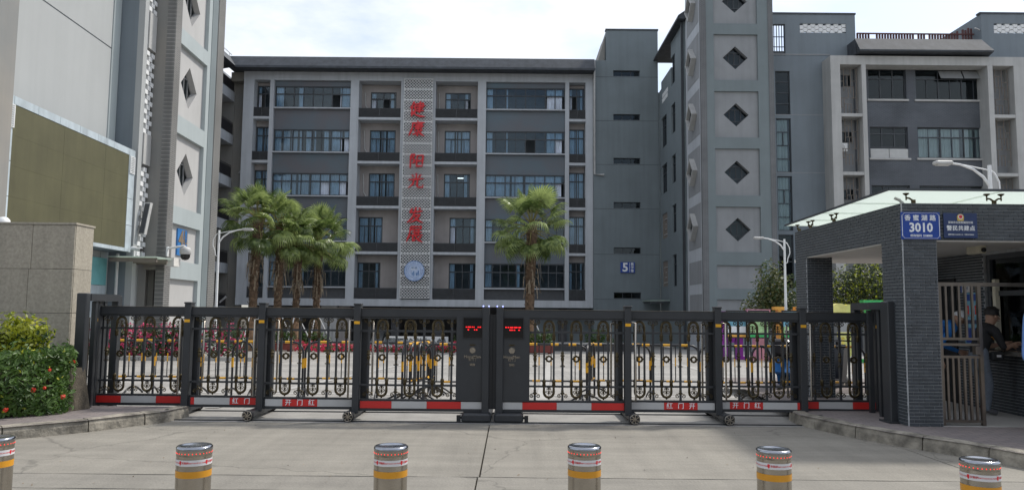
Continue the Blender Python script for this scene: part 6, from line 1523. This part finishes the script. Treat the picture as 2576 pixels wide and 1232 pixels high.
# ================================================================== CROWD BARRIERS
BWD, BHT = 1.22, .93
def barrier():
    t = thing('crowd_barrier', 'x', 'barrier'); r = .019; h = BHT; w_ = BWD; k = .17
    pts = [(-w_/2, 0, .0), (-w_/2, 0, h-k)]+[(-w_/2+k-k*math.cos(R(a)), 0, h-k+k*math.sin(R(a))) for a in (20, 45, 70)]+[(-w_/2+k, 0, h), (0, 0, h), (w_/2-k, 0, h)]+[(w_/2-k+k*math.sin(R(a)), 0, h-k+k*math.cos(R(a))) for a in (20, 45, 70)]+[(w_/2, 0, h-k), (w_/2, 0, 0)]
    q = MB(); q.tube(pts, r, 8); part('frame', t, q, M['black'])
    q = MB(); q.tube([(-w_/2, 0, .32), (w_/2, 0, .32)], .015, 6); part('lower_rail', t, q, M['black'])
    n = 6; bs = MB(); bs.tube([(0, 0, .32), (0, 0, h)], .009, 6); bsm = meshof(bs, 'bar', M['black']); bb = MB(); bb.tube([(0, 0, .58), (0, 0, .72)], .0105, 6); bbm = meshof(bb, 'yellow_band', M['yellow'])
    for i in range(1, n):
        x = -w_/2+w_*i/n; p = part('bar', t, bsm, None, loc=(x, 0, 0)); OFF[p] = Vector((x, 0, 0)); part('yellow_band', p, bbm, None, loc=(x, 0, 0))
    hb_ = MB(); hb_.tube([(-.065, 0, 0), (.065, 0, 0)], r+.0025, 8); hbm = meshof(hb_, 'yellow_band', M['yellow']); lb_ = MB(); lb_.tube([(-.065, 0, 0), (.065, 0, 0)], .0175, 8); lbm = meshof(lb_, 'yellow_band', M['yellow'])
    for x in (-.30, .06, .36): part('yellow_band', t, hbm, None, loc=(x, 0, h)); part('yellow_band', t, lbm, None, loc=(x+.05, 0, .32))
    vb = MB(); vb.tube([(0, 0, .50), (0, 0, .66)], r+.0025, 8); vbm = meshof(vb, 'yellow_band', M['yellow'])
    for s_ in (-1, 1):
        part('yellow_band', t, vbm, None, loc=(s_*w_/2, 0, 0))
        q = MB(); q.tube([(s_*w_/2, -.30, .015)]+[(s_*w_/2, -.30+.6*j/8, .015+.13*math.sin(math.pi*j/8)) for j in range(1, 8)]+[(s_*w_/2, .30, .015)], .017, 6); part('foot', t, q, M['black'])
    return t
bar0 = barrier(); first = True
BARS = [(305, 13.0, 8, 'black and yellow barrier at the left end of the row'), (432, 13.1, -6, 'second barrier of the row, behind the leftmost gate section'), (553, 12.9, 5, 'barrier of the row behind the second gate section from the left'), (682, 12.9, -4, 'barrier of the row behind the third gate section from the left'),
        (866, 13.0, 3, 'barrier of the row left of the turned stack, under the flower row'), (1000, 13.1, -3, 'barrier directly left of the turned stack, in front of the inscribed stone'), (1052, 12.9, 76, 'nearest barrier of the turned stack left of the drive boxes'), (1064, 13.0, 80, 'middle barrier of the turned stack left of the drive boxes'), (1079, 13.2, 83, 'farthest barrier of the turned stack left of the drive boxes'),
        (1165, 12.6, 2, 'barrier partly hidden behind the left drive box'), (1388, 12.9, -2, 'barrier just right of the drive boxes'), (1487, 13.0, 78, 'barrier turned end-on right of the drive boxes'), (1548, 13.1, 4, 'barrier behind the end post of the right drive section'), (1668, 13.0, -3, 'barrier behind the board reading three characters, right half'),
        (1846, 12.9, 3, 'barrier in front of the purple letter'), (1962, 13.1, 20, 'barrier in front of the orange letter beside the scooters'), (2078, 13.2, -8, 'barrier in front of the yellow letter'), (2150, 13.3, 60, 'slanted barrier at the right end of the row')]
for px, Y, rz, lb in BARS:
    o = bar0 if first else dup(bar0); first = False; o.location = ((px-1288)/1900*Y, Y, gz(Y)); o.rotation_euler = (0, 0, R(rz)); o['label'] = lb; o['group'] = 'black and yellow crowd barriers behind the gate'
# ================================================================== COLOURED LETTERS AND DISPLAY BOARDS
def letter(ch, label, px, Y, m, w_, h=2.12, d=.36, rz=0):
    x = (px-1288)/1900*Y; g_ = gz(Y); t = thing('standing_letter', label, 'letter sculpture', (x, Y, g_), R(rz)); s_ = .17*w_; f = .14; b = MB(); tp = h
    def serif(a, c, z0_): b.box(a, c, 0, d, z0_, z0_+f)
    if ch == 'I':
        b.box(-s_*1.3, s_*1.3, .02, d-.02, f, tp-f); serif(-w_/2, w_/2, 0); serif(-w_/2, w_/2, tp-f)
    elif ch in 'MN':
        b.box(-w_*.38, -w_*.38+s_*1.5, .02, d-.02, f, tp-f); b.box(w_*.38-s_*1.5, w_*.38, .02, d-.02, f, tp-f)
        serif(-w_/2, -w_*.12, 0); serif(w_*.12, w_/2, 0); serif(-w_/2, -w_*.10, tp-f); serif(w_*(.10 if ch == 'M' else .2), w_/2, tp-f)
        if ch == 'M': b.prism([(-w_*.30, tp-f), (-w_*.14, tp-f), (w_*.05, tp*.35), (-w_*.05, tp*.35)], .03, d-.03); b.prism([(w_*.30, tp-f), (w_*.05, tp*.35), (-w_*.04, tp*.35+.02), (w_*.14, tp-f)], .04, d-.04)
        else: b.prism([(-w_*.36, tp-f), (-w_*.10, tp-f), (w_*.36, f), (w_*.12, f)], .03, d-.03)
    elif ch == 'G':
        o_ = []; i_ = []
        for k in range(17): a = R(50+260*k/16); o_.append((w_*.5*math.cos(a), tp/2+tp*.5*math.sin(a))); i_.append((w_*.27*math.cos(a), tp/2+tp*.34*math.sin(a)))
        for k in range(16): b.prism([o_[k], o_[k+1], i_[k+1], i_[k]], .0, d)
        b.box(w_*.12, w_*.5, .01, d-.01, tp*.12, tp*.46); b.box(w_*.0, w_*.58, .0, d, tp*.42, tp*.50); b.box(w_*.22, w_*.5, .01, d-.01, tp*.72, tp*.98)
    else:
        b.box(-w_*.42, -w_*.42+s_*1.6, .02, d-.02, f, tp-f); serif(-w_*.55, w_*.1, 0); serif(-w_*.55, w_*.1, tp-f)
        o_ = [(w_*.05+w_*.45*math.cos(R(90-180*k/10)), tp/2+tp*.5*math.sin(R(90-180*k/10))) for k in range(11)]; i_ = [(w_*.02+w_*.22*math.cos(R(90-180*k/10)), tp/2+tp*.38*math.sin(R(90-180*k/10))) for k in range(11)]
        for k in range(10): b.prism([o_[k], o_[k+1], i_[k+1], i_[k]], 0.001, d-.001)
    part('body', t, b, m); return t
letter('M', 'purple standing letter M in the yard, leftmost of the coloured letters', 1843, 33.5, M['purple'], 1.15); letter('I', 'pink standing letter I between the purple and orange letters', 1909, 33, M['pinkpaint'], .98, 2.2); letter('N', 'orange standing letter N below the round tree', 1986, 32.4, M['orange'], 1.3, 2.3)
letter('G', 'pale yellow standing letter G seen between guard house pillars', 2112, 31.8, M['yellowpaint'], 1.35, 2.45); letter('D', 'green standing letter D partly hidden by the right gate post', 2212, 31, M['greenpaint'], 1.2, 2.55)
for k, (px, lb, c_, c2_) in enumerate(((1852, 'display board with sky blue poster in front of the purple letter', 'posterblue', 'white'), (1908, 'display board with pale green poster beside the pink letter', 'postergreen', 'postergreen'), (1992, 'display board with light poster in front of the orange letter', 'posterblue', 'postergreen'))):
    Y = 32.2-.3*k; x = (px-1288)/1900*Y; g_ = gz(Y); t = base(thing('display_board', lb, 'notice board', group='notice boards among the coloured letters'), (x, Y, g_))
    q = MB(); q.box(x-.44, x+.44, Y, Y+.06, g_+.95, g_+2.12); part('frame', t, q, M['black']); q = MB(); q.box(x-.38, x+.38, Y-.012, Y-.001, g_+1.45, g_+2.06); part('poster', t, q, M[c_]); q = MB(); q.box(x-.38, x+.38, Y-.012, Y-.001, g_+1.12, g_+1.448); part('poster', t, q, M[c2_]); q = MB(); q.box(x-.38, x+.38, Y-.012, Y-.001, g_+1.0, g_+1.118); part('poster', t, q, M['orange' if k == 0 else 'greenpaint'])
    for s_ in (-1, 1): q = MB(); q.bar((x+s_*.36, Y+.03, g_), (x+s_*.36, Y+.03, g_+.95), .05); part('leg', t, q, M['black'])
# ================================================================== SCOOTERS
def scooter(label, px, Y, rz, m):
    t = thing('electric_scooter', label, 'scooter', ((px-1288)/1900*Y, Y, gz(Y)), R(rz), 'parked electric scooters behind the gate')
    for x in (-.58, .58):
        q = MB(Matrix.Translation((x, 0, .21)) @ Matrix.Rotation(R(90), 4, 'X')); q.lathe([(.12, -.05), (.19, -.045), (.21, -.02), (.21, .02), (.19, .045), (.12, .05)], n=18); wq = part('wheel', t, q, M['gatedark'])
        q = MB(Matrix.Translation((x, 0, .21)) @ Matrix.Rotation(R(90), 4, 'X')); q.lathe([(.01, -.052), (.12, -.045), (.12, .045), (.01, .052)], n=12); part('rim', wq, q, M['steel'])
    q = MB(); q.prism([(-.80, .48), (-.55, .72), (.0, .70), (.06, .35), (.34, .32), (.44, .85), (.52, .95), (.60, .9), (.54, .40), (.40, .22), (-.30, .22), (-.45, .40)], -.13, .13); part('body', t, q, m)
    q = MB(); q.cbox(-.72, .02, -.14, .14, .72, .80, .03); part('seat', t, q, M['blackpants'])
    q = MB(); q.tube([(.58, 0, .21), (.50, 0, .70), (.44, 0, 1.0)], [.03, .03, .025], 8); part('fork', t, q, M['black'])
    q = MB(); q.tube([(.36, -.32, 1.02), (.44, -.1, 1.02), (.44, .1, 1.02), (.36, .32, 1.02)], .015, 6); part('handlebar', t, q, M['black'])
    for s_ in (-1, 1):
        q = MB(); q.tube([(.42, s_*.22, 1.02), (.45, s_*.30, 1.16)], .008, 5); q.sphere((.45, s_*.32, 1.18), .05, 8, sq=.7); part('mirror', t, q, M['black'])
    q = MB(); q.sphere((.60, 0, .82), .075, 10); part('headlight', t, q, M['greysticker'])
    q = MB(); q.cbox(-.95, -.62, -.16, .16, .80, 1.06, .03); part('top_box', t, q, M['black'])
scooter('black scooter with blue panels behind the orange letter side of the gate', 1975, 14.4, 64, M['bluejacket']); scooter('black scooter standing behind the rightmost gate section', 2072, 13.9, 40, M['black']); scooter('dark scooter half hidden by the brick pillar', 2025, 15.2, 75, M['black'])
# ================================================================== PEOPLE
def person(name, label, J, rads, regions, mats, extra=None):
    """one continuous skin grown over a jointed skeleton; J: joint -> (x, y, z)"""
    E = [('pelvis', 'belly'), ('belly', 'chest'), ('chest', 'collar'), ('collar', 'neck'), ('neck', 'jaw'), ('jaw', 'skull'), ('skull', 'crown')]
    for s_ in 'LR':
        E += [('collar', 'shoulder'+s_), ('shoulder'+s_, 'elbow'+s_), ('elbow'+s_, 'wrist'+s_), ('wrist'+s_, 'palm'+s_), ('pelvis', 'hip'+s_), ('hip'+s_, 'knee'+s_), ('knee'+s_, 'ankle'+s_), ('ankle'+s_, 'toe'+s_)]
    J = {k: Vector(v) for k, v in J.items()}
    for s_ in 'LR':                                   # fingers of unequal length, slightly curled, thumb from the side of the palm
        w0, p0 = J['wrist'+s_], J['palm'+s_]; d = (p0-w0).normalized(); sd = d.cross(Vector((0, 1, 0)));
        sd = sd.normalized() if sd.length > .1 else Vector((1, 0, 0)); dn = d.cross(sd)
        for k, (o_, l) in enumerate(((-.030, .065), (-.010, .078), (.010, .074), (.030, .058))):
            a = p0+sd*o_+d*.02; J['f%d%s' % (k, s_)] = a; J['g%d%s' % (k, s_)] = a+d*l*.55+dn*.01; J['h%d%s' % (k, s_)] = a+d*l*.9+dn*.03
            E += [('palm'+s_, 'f%d%s' % (k, s_)), ('f%d%s' % (k, s_), 'g%d%s' % (k, s_)), ('g%d%s' % (k, s_), 'h%d%s' % (k, s_))]
        J['t0'+s_] = w0.lerp(p0, .5)+sd*(-.035); J['t1'+s_] = J['t0'+s_]+d*.045-sd*.02; E += [('palm'+s_, 't0'+s_), ('t0'+s_, 't1'+s_)]
    names = list(J); ix = {n: i for i, n in enumerate(names)}
    me = bpy.data.meshes.new('body'); me.from_pydata([tuple(J[n]) for n in names], [(ix[a], ix[c]) for a, c in E], [])
    o = bpy.data.objects.new('body', me); COL.objects.link(o)
    sk = o.modifiers.new('skin', 'SKIN'); sb_ = o.modifiers.new('sub', 'SUBSURF'); sb_.levels = sb_.render_levels = 2
    for n in names:
        base_ = n[:-1] if n[-1] in 'LR' and n not in ('collar',) else n
        r0 = rads.get(base_, .0085); me.skin_vertices[0].data[ix[n]].radius = r0 if isinstance(r0, tuple) else (r0, r0)
    me.skin_vertices[0].data[ix['pelvis']].use_root = True
    dg = bpy.context.evaluated_depsgraph_get(); out = bpy.data.meshes.new_from_object(o.evaluated_get(dg)); bpy.data.objects.remove(o)
    out.materials.clear(); out.name = 'body'
    for m in mats: out.materials.append(m)
    segs = [(J[a], J[c], regions(a, c)) for a, c in E]
    for f in out.polygons:
        c = f.center; best = None
        for a, e, rg_ in segs:
            d = e-a; t_ = max(0, min(1, (c-a).dot(d)/max(1e-9, d.length_squared))); dist = (c-(a+d*t_)).length
            if best is None or dist < best[0]: best = (dist, rg_)
        f.material_index = best[1]; f.use_smooth = True
    root = thing(name, label, 'person', (0, 0, 0)); root.location = ((J['toeL'].x+J['toeR'].x)/2, (J['toeL'].y+J['toeR'].y)/2, GZ0); OFF[root] = Vector(root.location)
    out.transform(Matrix.Translation(-Vector(root.location))); part('body', root, out, None)
    return root, J
RAD = {'pelvis': (.15, .11), 'belly': (.135, .10), 'chest': (.155, .115), 'collar': (.09, .08), 'neck': .055, 'jaw': (.068, .075), 'skull': (.082, .092), 'crown': (.06, .065), 'shoulder': .066, 'elbow': .042, 'wrist': .029, 'palm': (.040, .018), 'hip': .09, 'knee': .062, 'ankle': .042, 'toe': .038, 't0': .012}
def reg(top, sleeve=True):
    def f(a, c):
        if a in ('pelvis',) and c.startswith('hip') or a.startswith(('hip',)): return 2
        if a.startswith('knee'): return 2
        if a.startswith('ankle'): return 3
        if a in ('neck', 'jaw', 'skull'): return 0
        if a.startswith(('wrist', 'palm', 'f', 'g', 't')): return 0
        if a.startswith('elbow'): return 1 if sleeve else 0
        return 1
    return f
def head_bits(root, J, face, hair=True, cap=None):
    h, f = J['skull'], Vector(face).normalized(); sd = f.cross(Vector((0, 0, 1))).normalized(); up = (J['crown']-J['jaw']).normalized()
    q = MB(); nz_ = h+f*.088-up*.03; q.hexa([nz_-sd*.016-up*.02, nz_+sd*.016-up*.02, nz_+f*.0-up*.02+sd*.01, nz_-sd*.01-up*.02, nz_-sd*.006+up*.025, nz_+sd*.006+up*.025, nz_+f*.022-up*.012+sd*.008, nz_+f*.022-up*.012-sd*.008]); part('nose', root, q, M['skin'])
    for s_ in (-1, 1):
        q = MB(); q.sphere(h+sd*.032*s_+f*.080+up*.008, .010, 6); part('eye', root, q, M['hair']); q = MB(); q.sphere(h+sd*.085*s_-up*.015, .022, 6, sq=1.3); part('ear', root, q, M['skin'])
    q = MB(); m_ = h+f*.082-up*.065; q.bar(m_-sd*.02, m_+sd*.02, .008); part('mouth', root, q, M['brickred'])
    q = MB(); r_ = random.Random(2); n = 14; rows = 7; vs = []; fs = []
    for i in range(rows):
        ph = math.pi*.56*i/(rows-1)
        for j in range(n):
            a = 2*math.pi*j/n; d = f*math.cos(a)*math.sin(ph)+sd*math.sin(a)*math.sin(ph)+up*math.cos(ph); k = .105+(r_.uniform(-.004, .007) if not cap else 0)
            if ph > 1.15 and math.cos(a) > .25: k = .085
            vs.append(h+up*.022+d*k)
    for i in range(rows-1):
        for j in range(n): fs.append((i*n+j, i*n+(j+1) % n, (i+1)*n+(j+1) % n, (i+1)*n+j))
    q.faces(vs, fs, 0, True)
    if cap: q.box(h.x+.07, h.x+.19, h.y-.06, h.y+.06, h.z+.035, h.z+.05)
    part('cap' if cap else 'hair', root, q, cap or M['hair'])
g_ = GZ0
px_, py_ = 6.50, 10.45
r1, J1 = person('person', 'person in black T-shirt and grey jeans leaning at the guard room counter', dict(
    pelvis=(px_-.10, py_, g_+.80), belly=(px_-.07, py_, g_+.92), chest=(px_+.0, py_, g_+1.06), collar=(px_+.05, py_, g_+1.17), neck=(px_+.075, py_, g_+1.22), jaw=(px_+.11, py_, g_+1.27), skull=(px_+.125, py_, g_+1.345), crown=(px_+.12, py_, g_+1.40),
    shoulderL=(px_+.05, py_+.17, g_+1.14), elbowL=(px_+.14, py_+.21, g_+.90), wristL=(px_+.30, py_+.12, g_+.95), palmL=(px_+.36, py_+.09, g_+.955), shoulderR=(px_+.05, py_-.17, g_+1.14), elbowR=(px_+.13, py_-.22, g_+.90), wristR=(px_+.29, py_-.12, g_+.94), palmR=(px_+.36, py_-.10, g_+.95),
    hipL=(px_-.10, py_+.09, g_+.76), kneeL=(px_+.0, py_+.10, g_+.42), ankleL=(px_+.02, py_+.10, g_+.07), toeL=(px_+.15, py_+.11, g_+.04), hipR=(px_-.10, py_-.09, g_+.76), kneeR=(px_-.02, py_-.10, g_+.42), ankleR=(px_-.06, py_-.10, g_+.07), toeR=(px_+.08, py_-.11, g_+.04)), RAD, reg(1, False), [M['skin'], M['blacktop'], M['jeans'], M['shoe']])
head_bits(r1, J1, (1, -.1, -.1))
q = MB(); q.cbox(px_-.02, px_+.14, py_-.21, py_-.12, g_+.74, g_+.86, .015); part('waist_bag', r1, q, M['gatedark']); q = MB(); q.box(px_+.03, px_+.09, py_-.214, py_-.211, g_+.79, g_+.82); part('bag_label', r1, q, M['tape'])
q = MB(); q.box(px_+.02, px_+.09, py_-.128, py_-.124, g_+1.02, g_+1.06); part('print', r1, q, M['orange'])
px_, py_ = 6.17, 10.95
r2_, J2 = person('person', 'person in bright blue jacket and white cap bending forward behind the steel gate', dict(
    pelvis=(px_-.22, py_, g_+.86), belly=(px_-.14, py_, g_+1.02), chest=(px_+.02, py_, g_+1.16), collar=(px_+.13, py_, g_+1.22), neck=(px_+.19, py_, g_+1.24), jaw=(px_+.25, py_, g_+1.24), skull=(px_+.30, py_, g_+1.30), crown=(px_+.33, py_, g_+1.35),
    shoulderL=(px_+.12, py_+.18, g_+1.17), elbowL=(px_+.18, py_+.22, g_+.90), wristL=(px_+.36, py_+.16, g_+.82), palmL=(px_+.43, py_+.14, g_+.80), shoulderR=(px_+.10, py_-.19, g_+1.16), elbowR=(px_-.14, py_-.30, g_+.98), wristR=(px_-.18, py_-.32, g_+.76), palmR=(px_-.17, py_-.33, g_+.69),
    hipL=(px_-.22, py_+.09, g_+.82), kneeL=(px_-.10, py_+.10, g_+.45), ankleL=(px_-.16, py_+.10, g_+.07), toeL=(px_-.02, py_+.11, g_+.04), hipR=(px_-.22, py_-.09, g_+.82), kneeR=(px_-.14, py_-.10, g_+.45), ankleR=(px_-.22, py_-.10, g_+.07), toeR=(px_-.08, py_-.11, g_+.04)), RAD, reg(1), [M['skin'], M['bluejacket'], M['blackpants'], M['shoe']])
head_bits(r2_, J2, (1, 0, -.5), cap=M['whitepaint'])
px_, py_ = 6.262, 8.95
r3, J3 = person('person', 'person in light blue shirt cut off by the right edge, only an elbow showing', dict(
    pelvis=(px_, py_, g_+.92), belly=(px_, py_, g_+1.06), chest=(px_, py_, g_+1.28), collar=(px_, py_, g_+1.42), neck=(px_+.02, py_, g_+1.48), jaw=(px_+.03, py_, g_+1.54), skull=(px_+.03, py_, g_+1.62), crown=(px_+.03, py_, g_+1.69),
    shoulderL=(px_-.15, py_, g_+1.38), elbowL=(px_-.235, py_-.02, g_+.83), wristL=(px_-.02, py_-.20, g_+.92), palmL=(px_+.06, py_-.23, g_+.94), shoulderR=(px_+.19, py_, g_+1.38), elbowR=(px_+.25, py_+.02, g_+1.09), wristR=(px_+.16, py_-.2, g_+.95), palmR=(px_+.1, py_-.25, g_+.94),
    hipL=(px_-.09, py_, g_+.88), kneeL=(px_-.10, py_, g_+.48), ankleL=(px_-.10, py_+.02, g_+.07), toeL=(px_-.11, py_-.13, g_+.04), hipR=(px_+.09, py_, g_+.88), kneeR=(px_+.10, py_, g_+.48), ankleR=(px_+.10, py_+.02, g_+.07), toeR=(px_+.11, py_-.13, g_+.04)), RAD, reg(1), [M['skin'], M['lightblue'], M['blackpants'], M['shoe']])
head_bits(r3, J3, (0, -1, 0))
# small litter of fallen leaves on the forecourt
lr = random.Random(21); b = MB()
for i in range(70):
    x, y = lr.uniform(-5, 4.2), lr.uniform(6.2, 10.0); n_ = Vector((lr.gauss(0, .2), lr.gauss(0, .2), 1)).normalized(); leaf_tris(b, (x, y, .006), n_, lr.uniform(.012, .04), lr.uniform(.008, .018), lr)
o = part('leaf_litter', None, b, M['deadpalm']); tag(o, 'scattered brown leaf bits lying on the concrete forecourt', 'litter'); o['kind'] = 'stuff'
# ================================================================== ACROSS THE STREET (behind the viewpoint: unseen block added to darken what glass and steel mirror)
ob = base(thing('unseen_apartment_block', 'plain apartment block across the street facing the school gate', 'building'), (0, -46, 0))
q = MB(); q.box(-60, 60, -60, -46, -.03, 13); part('wall', ob, q, M['brickrear'])
wm = MB(); wm.box(-1.1, 1.1, -.03, .06, -.8, .8); wmm = meshof(wm, 'window', M['darkglass'] if False else M['screen'])
for f in range(3):
    for i in range(24): part('window', ob, wmm, None, loc=(-57.5+i*5, -46, 2.2+f*3.4))
